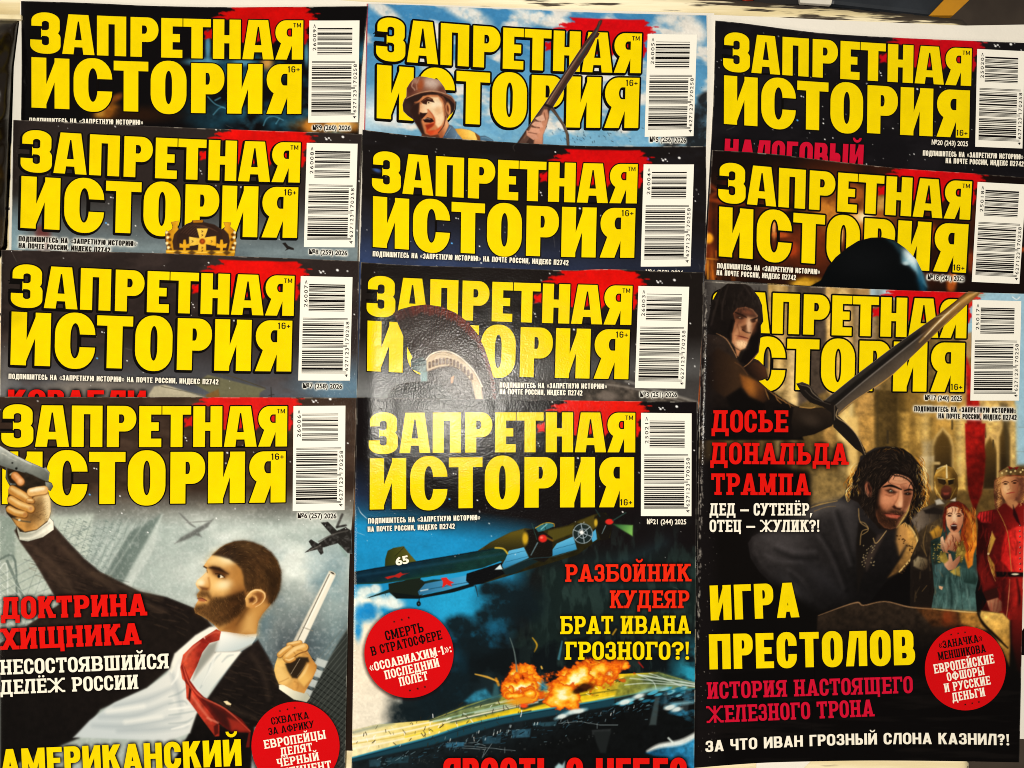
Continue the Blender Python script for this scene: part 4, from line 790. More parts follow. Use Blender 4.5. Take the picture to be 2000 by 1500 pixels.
# ================================================================== the two big covers at the bottom left and middle
STAR = lambda cx, cy, r, a=0: [(cx + (r if k % 2 == 0 else r * .42) * math.sin(R(a + 36 * k)), cy - (r if k % 2 == 0 else r * .42) * math.cos(R(a + 36 * k))) for k in range(10)]
def badge(mg, cx, cy, rx, ry, lines, ang, stars):
    """round red sticker-like flash; lines = (text, centre x, centre y, length, height, ink, bold)"""
    pg = mg.page; pg.T = (0, 0, 1.); pg.blob(cx - 1, cy + 2, rx + 2, ry + 3, '#1a0606', 0, .06, .7)
    c = [(cx + rx * math.cos(R(t)), cy - ry * math.sin(R(t))) for t in range(0, 360, 5)]; v, f = fill([np.array([(x, -y) for x, y in c])], 10); v = v * [1, -1]
    P = Print(); P.add(v, f); o = mg.text(P, [M_DRED], 'badge', .00036); Q = Print()
    for t, x, y, L, h, k, s in lines:
        d = np.array([math.cos(R(ang)), -math.sin(R(ang))]) * L / 2; n = np.array([math.sin(R(ang)), math.cos(R(ang))]) * h / 2; c = np.array([x, y]); set_line(t, c - d + n, c + d + n, h, s, s * .75, .05 if k < 2 else .0, .11, .10, 0, 12, Q, m=k)
    mg.text(Q, [M_BLK, M_CREAM], 'badge_lettering', .00046, o)
    for row in (stars[:3], stars[3:]):
        P = Print()
        for x, y, r in row:
            v, f = fill([np.array([(a, -b) for a, b in STAR(x, y, r, -ang)])[::-1]]); P.add(v * [1, -1], f)
        if row: mg.text(P, [M_NIGHT], 'badge_stars', .00046, o)
def headline(mg, name, mat, lines, r=3.5, gain=2.0, hc='#090606', dz=.00042, **k):
    P = Print()
    for t, a, b, h, *rest in lines: set_line(t, a, b, h, out=P, bend=rest[0] if rest else 0, **k)
    if r: mg.page.halo([P], hc, r, gain, .9)
    mg.later.append((P, [mat], name, dz)); return P
SLAB = dict(s=.19, b=.155, e=.075, t=.13, gap=.07); SANS = dict(s=.225, b=.19, e=0, gap=.075)
rg0 = np.random.RandomState(3)
m = Magazine('magazine with a bearded suited man raising one arm before grey towers, lowest of its column', '-6 775 200 775.5 450 776 696 777', '696 777 691 970 682 1110 674 1500 670 1708', '-25 1705 670 1708', '-6 775 -12 1200 -25 1705', Z6,
    {'a': (400, 90), 'b': (400, 318), 'c': (780, 93), 'd': (1603, 95), 'e': (1600, 320), 'f': (15, 350), 'g': (12, 640), 'h': (505, 352), 'i': (1593, 353), 'j': (1592, 636), 'k': (1637, 90), 'l': (1930, 92), 'm': (1925, 675), 'n': (1632, 673)}, (-20, 768, 705, 1515), '#35271f')
p = m.page; p.T = Z6
p.field(lambda X, Y: np.clip((vnoise(X, Y, 50, 18, 3) - .45) * 1.6, 0, .5), '#5a4638'); p.field(lambda X, Y: np.clip((Y - 955) / 75, 0, 1), '#a9b6b0')
p.field(lambda X, Y: np.clip((Y - 985) / 60, 0, 1) * np.clip((vnoise(X, Y, 90, 50, 14) - .35) * 2.4, 0, 1) * np.clip((X - 300) / 80, 0, 1), '#dfe6df'); p.field(lambda X, Y: np.clip((Y - 1040) / 90, 0, 1) * np.clip((X - 400) / 80, 0, 1) * np.clip((vnoise(X, Y, 80, 60, 33) - .38) * 3, 0, 1), '#6f8d98')
p.field(lambda X, Y: np.clip((Y - 1130) / 130, 0, 1) * np.clip((X - 470) / 80, 0, 1) * .92, '#3f4a50'); p.field(lambda X, Y: np.clip((Y - 1040) / 120, 0, 1) * np.clip(1 - np.abs(X - 655) / 60, 0, 1) * .5, '#8fa9ab')
p.poly('0 720 520 700 480 1040 640 1060 620 1400 0 1400', ('#a7b3a6', '#c9d3c8', (0, 760), (560, 1000)), 14); p.poly('0 700 90 730 80 960 0 945', '#8d9c92', 8)
for k in range(14): p.line([(300 + k * 42, 730), (60 + k * 46, 1400)], 4, '#7d8b84', 3, .55, 0)
for k in range(26): p.line([(340, 790 + k * 24), (700, 700 + k * 26)], 3, '#8d9a92', 3, .45, 0)
p.poly('720 800 900 700 850 910 620 1180 560 1080', '#66756f', 10, .9); p.poly('880 740 905 700 860 900 700 1150 640 1160', '#cfd8d2', 8, .8); p.line('40 960 190 1300', 16, '#65746c', 4, .8); p.line('0 950 85 960 90 1400', 12, '#6d7c74', 4); p.line('0 1000 40 1000 40 1400', 8, '#d4ddd4', 3)
for k in range(12): p.line([(0, 1000 + k * 40), (170, 1180 + k * 40)], 5, '#dbe4da', 3, .5, 0)
p.T = Z6b
for k in range(10): p.line([(-10, 20 + k * 45), (500, -260 + k * 62)], 6, '#7a8a86', 3, .5, 0)
p.poly('0 300 560 260 520 420 420 470 0 500', '#3a403e', 14, .8); p.line('0 330 520 200', 10, '#aebab6', 4, .6); p.line('0 380 560 280', 8, '#9aa8a4', 4, .6)
p.T = Z6
# aircraft
for k in range(300): t = rg0.rand(); x = 330 + 330 * t + 60 * rg0.rand(); y = 720 + 330 * rg0.rand(); x -= (y - 720) * .35; p.line([(x, y), (x + 14, y + 6)], 5, '#6f7f7a', 2, .4, 0)
for k in range(9): p.line([(640 + k * 26, 720), (420 + k * 20, 1120)], [3, 8], ('#596a66', '#dfe8e2')[k % 2], 8, .35, 0)
JET = '1700 912 1740 880 1722 850 1735 838 1775 862 1850 812 1790 745 1830 740 1880 790 1930 770 1960 790 1965 920 1940 915 1885 860 1800 885 1805 915 1790 925 1770 895'
p.poly(JET, '#23211f', 2); p.line('1780 850 1860 810 1940 790', 8, '#4f4c48', 3, .8); p.line('1720 905 1790 870', 5, '#55504a', 2); p.line('1880 770 1910 700', 14, '#34302e', 4, .8); p.line('1880 770 1930 760', 12, '#2c2a28', 3); p.line('1900 880 1935 930', 16, '#7f9a90', 8, .5)
p.poly('975 862 1010 828 1060 800 1110 770 1190 725 1160 770 1110 800 1125 825 1090 815 1040 840', '#5d5f5c', 5, .85); p.line('1000 690 1060 750 1090 770', [8, 12, 6], '#6d6f6c', 5, .8); p.line('1040 745 1180 735', 7, '#787a76', 4, .7)
p.field(lambda X, Y: np.clip((Y - 960) / 50, 0, 1) * np.clip((vnoise(X, Y, 5, 5, 2, 2) - .5) * .5, 0, .2), '#ffffff')
# lattice tower
p.T = Z6b; p.poly('1945 300 1880 400 1690 740 1640 1100 1960 1100', '#2e322f', 5)
for k in range(40): p.line([(1640, 640 + k * 36), (1960, 250 + k * 36)], 4, '#6a706a', 2, .5, 0); p.line([(1660, 420 + k * 36), (1960, 620 + k * 36)], 4, '#0f1110', 2, .8, 0)
for k in range(4): p.poly([(1770 - k * 28, 470 + k * 55), (1830 - k * 28, 490 + k * 55), (1812 - k * 28, 528 + k * 55), (1752 - k * 28, 508 + k * 55)], '#b9c0bd', 3)
# the man: generic bearded stand-in figure
rg = np.random.RandomState(31)
p.T = Z6; p.poly('80 790 95 770 300 760 380 850 470 945 560 1020 660 1070 780 1130 930 1160 1080 1220 1180 1330 1180 1420 0 1560 0 1420 330 1200 190 960 110 850', ('#33261f', '#1d1613', (300, 900), (700, 1300)), 4, 1, 0, .25)
for q in ('200 900 330 1010 420 1150', '300 830 470 1000 640 1120', '520 1030 700 1110 900 1170', '240 980 380 1130', '700 1150 900 1240 1050 1330'): p.line(q, [6, 16, 6], '#5a4636', 26, .6)
p.T = Z6b; p.poly('0 400 420 380 800 240 1060 200 1160 260 1210 330 1000 440 960 520 820 640 560 760 440 920 0 1100', ('#1b1512', '#100d0c', (600, 300), (200, 900)), 6, 1, 0, .2)
p.poly('1340 440 1440 370 1500 470 1545 570 1640 650 1720 705 1600 760 1420 860 1400 1100 940 1100 1050 900 1090 790', ('#1f1815', '#0e0b0a', (1400, 450), (1250, 950)), 5, 1, 0, .25)
for q in ('1400 450 1470 560 1500 700', '1200 700 1300 760 1420 800'): p.line(q, [5, 14, 5], '#43352b', 26, .6)
p.poly('1090 345 1185 300 1225 340 1345 440 1240 570 1130 690 1090 800 1060 890 940 935 700 925 410 915 500 820 640 720 820 640 930 560 970 500 1000 430', ('#f3efe4', '#c9d2d4', (1150, 400), (600, 860)), 5)
for q in ('640 740 820 700 960 640', '560 800 760 790 950 720', '520 850 740 850 1000 800', '1120 600 1200 520 1290 450', '960 560 990 650 1010 760', '660 880 860 870 1040 850'): p.line(q, [4, 20, 4], '#93a0a6', 26, .6)
for q in ('600 770 800 740', '700 830 900 800', '1150 560 1260 450'): p.line(q, [6, 24, 6], '#fffdf4', 24, .8)
p.poly('1200 270 1290 240 1440 230 1425 340 1330 330 1232 322', ('#8a5a36', '#d9a468', (1220, 280), (1420, 300)), 6); p.poly('1200 440 1232 325 1330 330 1432 335 1402 398 1340 434 1260 445', ('#ffffff', '#cfd6d8', (1260, 350), (1380, 430)), 4); p.line('1235 330 1330 345 1425 345', 6, '#8a7a6c', 4, .6)
for i in range(260):                                       # cloth grain on the suit
    if i % 2: x = 130 + 900 * rg.rand(); y = -230 + (x - 130) * .42 + 190 * rg.rand() + 40
    else: x = 1180 + 420 * rg.rand(); y = 480 + 380 * rg.rand(); 
    if i % 2 == 0 and x < 1560 - (y - 480) * .1 and x > 1330 - (y - 440) * .62 or i % 2: p.line([(x, y), (x + 30 + 40 * rg.rand(), y + 6 + 20 * rg.rand())], [2, 7, 2], ('#5c4634', '#0d0a09', '#443427')[i % 3], 6, .38)
p.T = TT = (330, 1200, 3.66); p.poly('372 122 628 138 622 170 590 215 480 262 330 272 350 200', ('#fbfaf2', '#c4d0d0', (400, 140), (460, 270)), 3); p.line('330 272 480 264 590 215', 8, '#8a8678', 8, .7); p.poly('225 130 290 90 340 85 370 120 340 110 250 160 140 240 60 330 20 420 0 400 40 280', '#f4f2e6', 6)
p.poly('280 215 350 190 330 270 240 380 170 470 200 330', '#7d8078', 12, .8); p.poly('340 270 510 270 400 400 250 590 170 490 290 340', ('#f6f4e8', '#d6dcd8', (400, 300), (220, 520)), 5)
for q in ('300 350 270 440 225 525', '370 280 320 330 280 420', '460 290 420 300 380 340', '0 590 80 560 150 500', '0 640 100 620 130 640', '0 720 80 710 190 690', '0 780 120 770 170 740'): p.line(q, [3, 12, 3], '#94a2a4', 10, .6)
for q in ('330 300 290 400 240 500', '20 500 60 440 70 360', '0 680 80 670 150 660', '20 820 100 800 150 780'): p.line(q, [4, 16, 4], '#fffef6', 10, .8)
TIE = ['255 160 340 105 372 122 360 185 290 205 262 185', '245 165 290 205 240 270 200 370 150 470 130 500 95 460 80 380 100 290 170 220', '85 370 100 350 150 470 200 540 250 590 400 670 520 750 585 835 575 950 550 950 570 845 440 840 360 780 230 640 160 560 130 560 120 500', '120 490 160 530 190 580 300 710 360 790 360 870 330 872 260 780 150 630 125 600']
for q, c in zip(TIE, (('#7a1a14', '#c2402a', (262, 170), (360, 140)), ('#c84a30', '#8a2018', (120, 300), (240, 300)), ('#8a2018', '#5a120e', (200, 560), (520, 800)), ('#c8452e', '#9a2a1c', (160, 560), (340, 800)))): p.poly(q, c, 3, 1, 0, .25)
p.line('255 165 320 130 362 130', 10, '#d8664c', 8, .7); p.line('110 330 150 260 220 200', [6, 16, 6], '#e0725a', 10, .7); p.line('100 360 120 430 150 500 230 590 400 675 580 835', [4, 8, 8, 10, 10, 5], '#d85a40', 4, .9); p.poly('240 600 400 690 500 780 430 830 350 760', '#2a1210', 16, .8); p.poly('420 740 520 770 575 835 450 838', '#a82c1e', 10, .8); p.line('150 560 220 660 300 760', [6, 18, 8], '#e47a60', 10, .7); p.poly('145 520 160 540 150 620 138 600', '#3a0f0c', 4); p.poly('320 800 352 775 354 850 325 870', '#4a1410', 4); p.line('275 740 350 775', 12, '#e88a70', 8, .7); p.poly('390 622 415 618 445 640 440 655 415 648', '#f4e0b0', 3); p.line('395 645 445 652', 5, '#2a1c10', 3, .9)
p.T = Z6b
# head
p.T = TH = (360, 1040, 4.327)
p.poly('165 280 200 230 250 175 300 130 350 100 420 78 500 72 580 85 660 120 730 170 780 235 810 320 812 400 800 480 770 550 720 620 660 690 625 750 606 855 520 862 420 848 300 832 240 770 170 720 90 680 83 645 98 605 118 572 104 535 112 515 132 490 106 462 97 435 110 405 150 372 192 330 185 306 166 290', ('#e0a65a', '#7a4a22', (200, 400), (780, 420)), 2.5, 1, 0, .1)
p.poly('330 820 420 690 520 560 640 560 720 610 660 690 625 750 606 855 520 862 420 848', ('#8a5626', '#c89048', (420, 760), (600, 740)), 22, .9); p.poly('520 700 580 690 600 850 480 850', '#e2b268', 34, .75); p.poly('250 175 350 130 450 160 440 240 330 290 220 270 190 250', '#f7d592', 30, .85); p.blob(370, 205, 70, 45, '#fff4cc', 20, .9, .85); p.poly('200 340 300 400 380 430 420 480 330 520 220 500 190 430', '#f4c97e', 30, .8); p.blob(335, 440, 60, 36, '#ffecbc', -10, .9, .8); p.poly('400 470 520 440 530 560 460 680 380 720 350 640', '#7d4a1e', 36, .75); p.poly('440 250 520 300 520 460 420 440 400 340', '#b57a36', 34, .6)
p.poly('97 435 110 405 150 372 192 332 215 380 210 440 205 485 160 490 120 470', ('#fbe0a8', '#d99a4e', (120, 400), (205, 460)), 8); p.poly('125 455 170 462 205 470 195 490 150 488', '#5c2f14', 10, .85); p.line('205 385 215 440 208 480', 10, '#a86a30', 12, .7); p.blob(140, 425, 26, 20, '#fff0cc', 0, .9, .8)
p.poly('212 292 260 288 330 315 372 345 345 385 290 378 245 350', '#4a2812', 16, .9); p.poly('205 300 240 286 300 296 372 352 340 340 270 318', '#25140a', 8, .95); p.line('166 288 188 300', 12, '#2c180c', 6, .9); p.poly('285 370 310 356 335 378 305 386', '#f2e2c4', 4); p.blob(292, 370, 12, 14, '#1a1410', 0, .4); p.line('262 350 300 352 340 378', 6, '#170d07', 4, .9); p.line('190 318 196 340', 6, '#5a3418', 5, .7)
HAIRP = '236 190 300 132 350 100 420 74 500 66 582 80 666 116 738 166 788 234 818 320 820 402 808 482 780 552 738 606 712 590 702 545 690 505 650 480 600 482 562 504 524 500 506 440 500 372 482 312 436 262 380 226 310 205'
p.poly(HAIRP, ('#2b1c12', '#4a3018', (420, 120), (700, 420)), 9, .96, 0, .3); hp = nums(HAIRP)
for i in range(900):
    x = 230 + 590 * rg.rand(); y = 66 + 540 * rg.rand()
    if inside(hp, np.array([x]), np.array([y]))[0]: t = math.atan2(y - 420, x - 420) + 1.35; l = 16 + 18 * rg.rand(); p.line([(x, y), (x + l * math.cos(t), y + l * math.sin(t))], [2.5, 4, 1.5], ('#150d08', '#6e4c28', '#3a2614', '#8f6a3c', '#2a1a0e')[i % 5], 2, .55, 0)
p.poly('440 90 540 84 640 130 600 160 480 130', '#7a5830', 40, .45); p.poly('700 300 812 330 800 480 740 590 700 480', '#1a1009', 40, .6)
BEARD = '106 520 150 488 205 500 232 548 330 545 430 515 505 492 524 560 516 640 470 695 400 745 300 796 240 772 170 722 90 682 83 646 100 612 140 606 190 600 212 572 190 548 150 545 118 545'
p.poly(BEARD, ('#4a2e16', '#2c1a0d', (150, 640), (460, 600)), 16, .86, 0, .35); bp = nums(BEARD)
for i in range(520):
    x = 85 + 440 * rg.rand(); y = 490 + 300 * rg.rand()
    if inside(bp, np.array([x]), np.array([y]))[0]: p.line([(x, y), (x - 4 + 8 * rg.rand() + 6, y + 10 + 8 * rg.rand())], [2.5, 1.2], ('#1c1008', '#7a5228', '#9a6c38', '#2c1a0c')[i % 4], 2, .55, 0)
p.poly('112 560 150 552 186 572 168 584 128 580', '#a85c3c', 5, .95); p.line('112 556 150 556 190 578', 6, '#4a1c10', 4, .9)
p.poly('520 590 512 560 530 530 560 495 600 478 650 480 684 510 688 550 660 600 610 635 560 640 524 625', ('#e8b468', '#c07e3a', (540, 520), (640, 620)), 4); p.poly('580 520 620 498 660 510 668 550 640 590 600 600 620 560 600 530', '#6a3818', 12, .8); p.poly('545 560 575 540 600 560 580 590 550 592', '#4a2410', 8, .9); p.line('530 540 570 500 620 486 672 510 680 552 650 600 600 630', [4, 9, 10, 9, 8, 6, 4], '#f8d69a', 5, .9); p.line('604 545 612 580 580 605', 8, '#f0c484', 6, .8); p.poly('515 640 540 645 500 720 440 780 470 700', '#4a2a10', 20, .7)
# far hand with a rolled paper
p.T = Z6b; p.poly('1632 385 1690 402 1872 12 1836 -12', ('#6f6a5e', '#efe9d8', (1660, 200), (1730, 230)), 3); p.line('1700 310 1852 0', 6, '#fffaf0', 3, .9); p.line('1655 385 1838 5', 5, '#4a453c', 3, .8); p.blob(1855, -2, 21, 9, '#d8d0bc', 28, .2); p.blob(1855, -2, 11, 4, '#3a342a', 28, .4); p.line('1690 300 1745 320', 5, '#8f8878', 3, .8, 0)
p.T = RH = (510, 1220, 5.95)
def finger(q, w, c='#cf9648', hi='#f4d190', lo='#6a3e18'):
    q = nums(q); p.line(q + [3, 5], w * 1.12, lo, 8, .9); p.line(q, w, c, 5); p.line(q + [-w * .06, -w * .18], np.array([.3, .5, .35]) * w, hi, w * .18, .85)
p.poly('206 700 350 690 545 800 570 850 530 900 380 870 210 750', ('#fdf6dc', '#b8b8a4', (260, 740), (500, 860)), 4); p.poly('205 690 170 610 152 530 160 470 190 380 205 330 250 300 330 245 500 240 560 340 600 410 645 470 640 530 590 640 500 800 380 765 270 705', ('#e9bc68', '#b97c38', (200, 500), (600, 600)), 4, 1, 0, .12)
p.poly('278 455 345 425 440 375 545 380 560 430 530 480 470 560 420 625 360 620 310 540', '#2a1f14', 8); p.line('345 575 450 400', 7, '#b8a488', 4, .8); p.line('420 600 520 470', 5, '#8a7a64', 4, .7)
finger('320 235 380 222 450 208', 52); finger('215 350 270 300 335 262', 62); finger('300 380 400 300 500 262', 92, '#d9a252'); finger('290 410 330 420 380 395', 46, '#c88e42'); p.line('560 440 600 470 640 480', 10, '#7a4a1c', 10, .7); p.poly('530 440 610 440 640 500 590 620 500 720 430 650 470 570', ('#e6b45e', '#c88a3e', (500, 600), (620, 500)), 12); p.line('545 470 500 560 440 630', [8, 22, 8], '#f6d898', 18, .7); p.poly('165 520 220 480 280 560 340 640 280 690 215 680', '#efc678', 26, .8); p.line('210 670 260 650 320 620', 7, '#9a6428', 10, .6); p.line('390 660 430 690 420 750', 8, '#a06a2c', 14, .6); p.line('420 300 470 300 540 350', 8, '#9a6228', 8, .7); p.line('380 320 400 345', 7, '#8a5420', 6, .7)
# near hand with a plain dark pistol
p.T = HD = (0, 860, 4.76); HAND = '-80 -10 0 50 130 128 250 190 405 258 430 250 440 272 462 300 450 380 480 396 494 430 470 472 445 462 472 560 474 660 462 720 498 760 500 830 400 900 260 940 182 926 150 850 150 790 105 725 62 680 50 620 72 590 66 545 78 500 74 460 90 425 70 390 50 350 55 280 -80 210'
p.poly(HAND, '#2a1d12', 2); p.poly('-80 -10 0 50 130 128 250 190 405 258 430 250 440 272 462 300 450 385 400 372 330 340 220 300 60 255 -80 200', ('#b0b4ac', '#5f645f', (150, 130), (100, 270)), 3, 1, 0, .1); p.line('-80 10 0 62 130 142 250 204 400 272', 12, '#d6d8ce', 6, .8); p.poly('300 225 405 262 455 305 445 380 390 365 320 330 270 290', ('#868a82', '#5a5e58', (330, 240), (400, 370)), 5); p.line('240 300 320 340 430 385', 8, '#16140f', 5, .9); p.line('20 120 60 140', 7, '#d8d8c8', 5, .7); p.line('75 155 150 190', [4, 7, 4], '#c8ccc0', 4, .8); p.blob(115, 210, 9, 8, '#12120e', 0, .4); p.blob(152, 262, 12, 11, '#12120e', 0, .4)
p.line('60 260 62 340 90 400 140 410', 16, '#4e5450', 5); p.poly('75 285 150 300 200 330 180 400 110 390 80 350', '#1f150c', 5); p.poly('225 300 300 320 400 372 440 420 420 450 330 430 250 480 210 440', '#2a2118', 6, 1, 0, .4); p.poly('420 385 480 396 494 430 470 472 430 455', ('#8e928a', '#4a4c46', (430, 400), (480, 460)), 4); p.line('95 320 115 305 132 300', 12, '#e8e0b0', 6, .8)
p.poly('230 700 300 540 380 470 440 470 472 560 474 660 450 740 340 830 230 850 150 790 110 725', ('#c48c46', '#f0cf92', (250, 700), (460, 640)), 5, 1, 0, .15); p.poly('290 560 380 540 420 620 380 740 280 780 230 720', '#5e3f20', 40, .75); p.poly('420 500 468 560 470 680 440 730 420 600', '#fbe6b8', 26, .7)
for i in range(120): x = 270 + 170 * rg.rand(); y = 540 + 220 * rg.rand(); p.line([(x, y), (x + 10, y - 8)], 2.5, ('#3a2612', '#8a6434')[i % 2], 3, .45, 0)
finger('140 330 165 355 190 385', 72, '#c47a3c', '#f2b880'); p.blob(190, 382, 26, 26, '#f6c490', 0, .8, .8); finger('112 462 180 500 255 545', 84, '#c08238'); finger('105 552 185 600 285 636', 72, '#cb8e40'); finger('88 640 150 672 225 688', 62, '#c4883c'); p.blob(285, 632, 24, 24, '#e8b878', 0, .5, .8); p.blob(288, 636, 16, 16, '#c8905c', 0, .4, .9); p.blob(232, 690, 20, 18, '#b87c44', 0, .5, .9); finger('290 482 350 470 410 462', 76, '#e2b06a', '#fff0cc', '#8a5a28'); finger('262 560 285 562 300 565', 40, '#c48a48'); p.line('125 720 180 745 280 760', 14, '#4a4436', 6, .8); p.blob(180, 740, 12, 10, '#e8e0c0', 0, .5)
p.poly('150 790 185 850 240 858 340 835 440 760 462 716 498 760 500 830 400 900 260 940 182 926', ('#f4eedc', '#a8aa9c', (440, 770), (240, 920)), 4); p.line('190 870 300 870 460 770', 8, '#8d8c7e', 12, .6); p.line('190 910 300 905 480 800', 14, '#fffbe8', 14, .7); p.T = Z6
m.common_stars(); m.stars(60, 15, (0, 780, 690, 1060)); m.splatter('#d21a16'); p.T = Z6
# hand repainted over the splatter is not needed: they do not meet
HL = {}
a = headline(m, 'headline', M_RED, [('ДОКТРИНА', (2.8, 1209), (287.7, 1201.5), 42.5), ('ХИЩНИКА', (3.5, 1269), (276.5, 1257.6), 41.5)], s=.225, b=.18, e=.035, t=.17, gap=.06)
headline(m, 'subheading', M_CREAM, [('НЕСОСТОЯВШИЙСЯ', (1.8, 1317.5), (330.8, 1304.8), 29), ('ДЕЛЁЖ РОССИИ', (1.8, 1356), (271, 1345), 28)], s=.2, b=.15, e=.06, t=.14, gap=.07)
headline(m, 'feature_title', M_YEL, [('АМЕРИКАНСКИЙ', (3, 1515), (472.5, 1495), 52)], **SANS)
BODY = '80 790 95 770 300 760 380 850 470 945 560 1020 660 1070 780 1130 930 1160 1080 1225 1190 1330 1440 1395 1500 1500 1545 1600 1640 1680 1720 1735 1560 1780 1480 1860 1420 2000 1390 2130 -8 2130 -8 1420 330 1200 190 960 110 850'
SKULL = '165 280 200 230 250 175 300 130 350 98 420 72 500 66 580 80 664 116 736 166 788 234 818 320 820 402 808 482 780 552 736 606 660 692 625 750 606 862 420 862 300 840 240 772 170 722 88 684 81 645 96 605 112 515 132 490 104 462 95 435 108 405 150 370 190 330'
FARHAND = '206 700 170 610 150 530 158 470 188 378 205 326 300 240 330 190 450 180 520 240 565 340 605 405 650 470 645 535 595 640 520 780 570 850 530 905 380 872 210 752'
m.printed_layer('suited_man_picture', [(Z6, BODY), (TH, SKULL), (RH, FARHAND), (Z6b, '1640 410 1690 402 1876 14 1834 -14')], .00007); m.printed_layer('jet_picture', JET, .00006, T=Z6)
m.furniture('26006'); m.printed_layer('raised_hand_picture', HAND, T=HD)
issue_no(m, '№6 (257) 2026', (581.7, 1011.6), (657.3, 1012.2), 8.4)
badge(m, 577.5, 1456, 86, 86, [('СХВАТКА', 566.5, 1402, 74, 14, 0, .17), ('ЗА АФРИКУ', 569, 1421, 90, 14, 0, .17), ('ЕВРОПЕЙЦЫ', 576, 1443.5, 122, 17, 1, .19), ('ДЕЛЯТ', 579, 1463, 63, 16, 1, .19), ('ЧЁРНЫЙ', 582, 1483, 83, 16, 1, .19), ('КОНТИНЕНТ', 586, 1503, 124, 17, 1, .19)], 9.6, [(547, 1388, 2.6), (562, 1385, 2.6), (576, 1382, 2.6)])
m.finish()
for t in m.later: m.text(*t)
# ------------------------------------------------------------------ bomber cover
Z21 = (670, 760, 2.778); Z21b = (670, 1120, 2.778); ZP = (690, 1000, 3.571); ZS = (690, 1280, 2.941)
m = Magazine('magazine with a green bomber plane flying over a burning aircraft carrier', '697 776 850 778.5 1100 782 1362 785', '1362 785 1357 1350 1354 1715', '680 1710 1354 1715', '697 776 693 1012 688 1430 680 1710', Z21,
    {'a': (487, 127), 'b': (487, 343), 'c': (825, 127), 'd': (1585, 130), 'e': (1583, 343), 'f': (147, 375), 'g': (145, 655), 'h': (575, 368), 'i': (1580, 370), 'j': (1578, 640), 'k': (1617, 128), 'l': (1892, 130), 'm': (1890, 690), 'n': (1617, 688)}, (675, 768, 1370, 1515), '#120e0f')
p = m.page; p.T = (0, 0, 1.)
p.field(lambda X, Y: np.clip((Y - 965 - (X - 700) * .14) / 60, 0, 1) * np.clip((1085 - (Y - 1040) * .35 - X + 90 * (vnoise(X, Y, 46, 46, 5, 5) - .5)) / 70, 0, 1), '#1a8cc6'); p.field(lambda X, Y: np.clip((Y - 890 - (X - 700) * .3) / 120, 0, 1) * np.clip(1 - (X - 690) / 160, 0, 1) * np.clip((1010 - Y) / 40, 0, 1) * .8, '#2a4a7c')
p.field(lambda X, Y: np.clip((Y - 1090) / 60, 0, 1) * np.clip(1.2 - np.abs(X - 890) / 110, 0, 1) * np.clip((1240 - Y) / 40, 0, 1) * .8, '#25a8dc'); p.field(lambda X, Y: np.clip((Y - 1060) / 60, 0, 1) * np.clip((X - 1000 + (Y - 1150) * .2 + 90 * (vnoise(X, Y, 46, 46, 5, 5) - .5)) / 50, 0, 1), '#14201f')
p.field(lambda X, Y: np.clip((Y - 1235 + (vnoise(X, Y, 44, 34, 12, 5) - .5) * 130) / 18, 0, 1) * np.clip((X - 850) / 70, 0, 1), '#0c1215'); p.field(lambda X, Y: np.clip((Y - 1000) / 100, 0, 1) * np.clip((X - 960) / 140, 0, 1) * np.clip((vnoise(X, Y, 12, 34, 7) - .5) * 3, 0, .5), '#2f4440'); p.field(lambda X, Y: np.clip((Y - 1200) / 60, 0, 1) * np.clip((X - 870) / 60, 0, 1) * np.clip((vnoise(X, Y, 60, 50, 47, 5) - .54) * 3, 0, .5), '#22363c')
p.poly('1240 1090 1300 1060 1210 1100 1180 1130 1200 1150 1150 1110', '#25404a', 20, .6)
p.field(lambda X, Y: np.clip((770 + (Y - 1250) * .12 - X + 50 * (vnoise(X, Y, 30, 30, 8) - .5)) / 16, 0, 1) * np.clip((Y - 1165 + (X - 700) * .1 + 60 * (vnoise(X, Y, 24, 24, 9) - .5)) / 20, 0, 1), '#f2e6cf'); p.field(lambda X, Y: np.clip((840 - X + 60 * (vnoise(X, Y, 26, 26, 19) - .5)) / 24, 0, 1) * np.clip((Y - 1330) / 50, 0, 1), '#f4ead6')
for c in ((712, 1155, 14, 10), (733, 1150, 10, 9), (752, 1172, 22, 12), (705, 1178, 12, 18), (770, 1180, 18, 10)): p.blob(*c, '#e9efe8', 0, .7, .9, n=1)
for c in ((716, 1200, 20, 14), (722, 1188, 16, 10), (700, 1215, 8, 30)): p.blob(*c, '#1487cf', 0, .7, .9, n=1)
for c in ((900, 1220, 30, 18), (942, 1206, 14, 16), (925, 1250, 50, 30), (1000, 1180, 60, 40), (830, 1380, 60, 50), (800, 1400, 40, 22), (870, 1350, 60, 60), (960, 1150, 24, 14)): p.blob(*c, '#0f1a1f', 0, .6, .95, n=1)
p.field(lambda X, Y: np.clip((X - 1300) / 45, 0, 1) * np.clip((Y - 1235) / 70, 0, 1) * np.clip(.5 + (vnoise(X, Y, 26, 18, 3) - .4) * 3, 0, 1), '#2596b4')
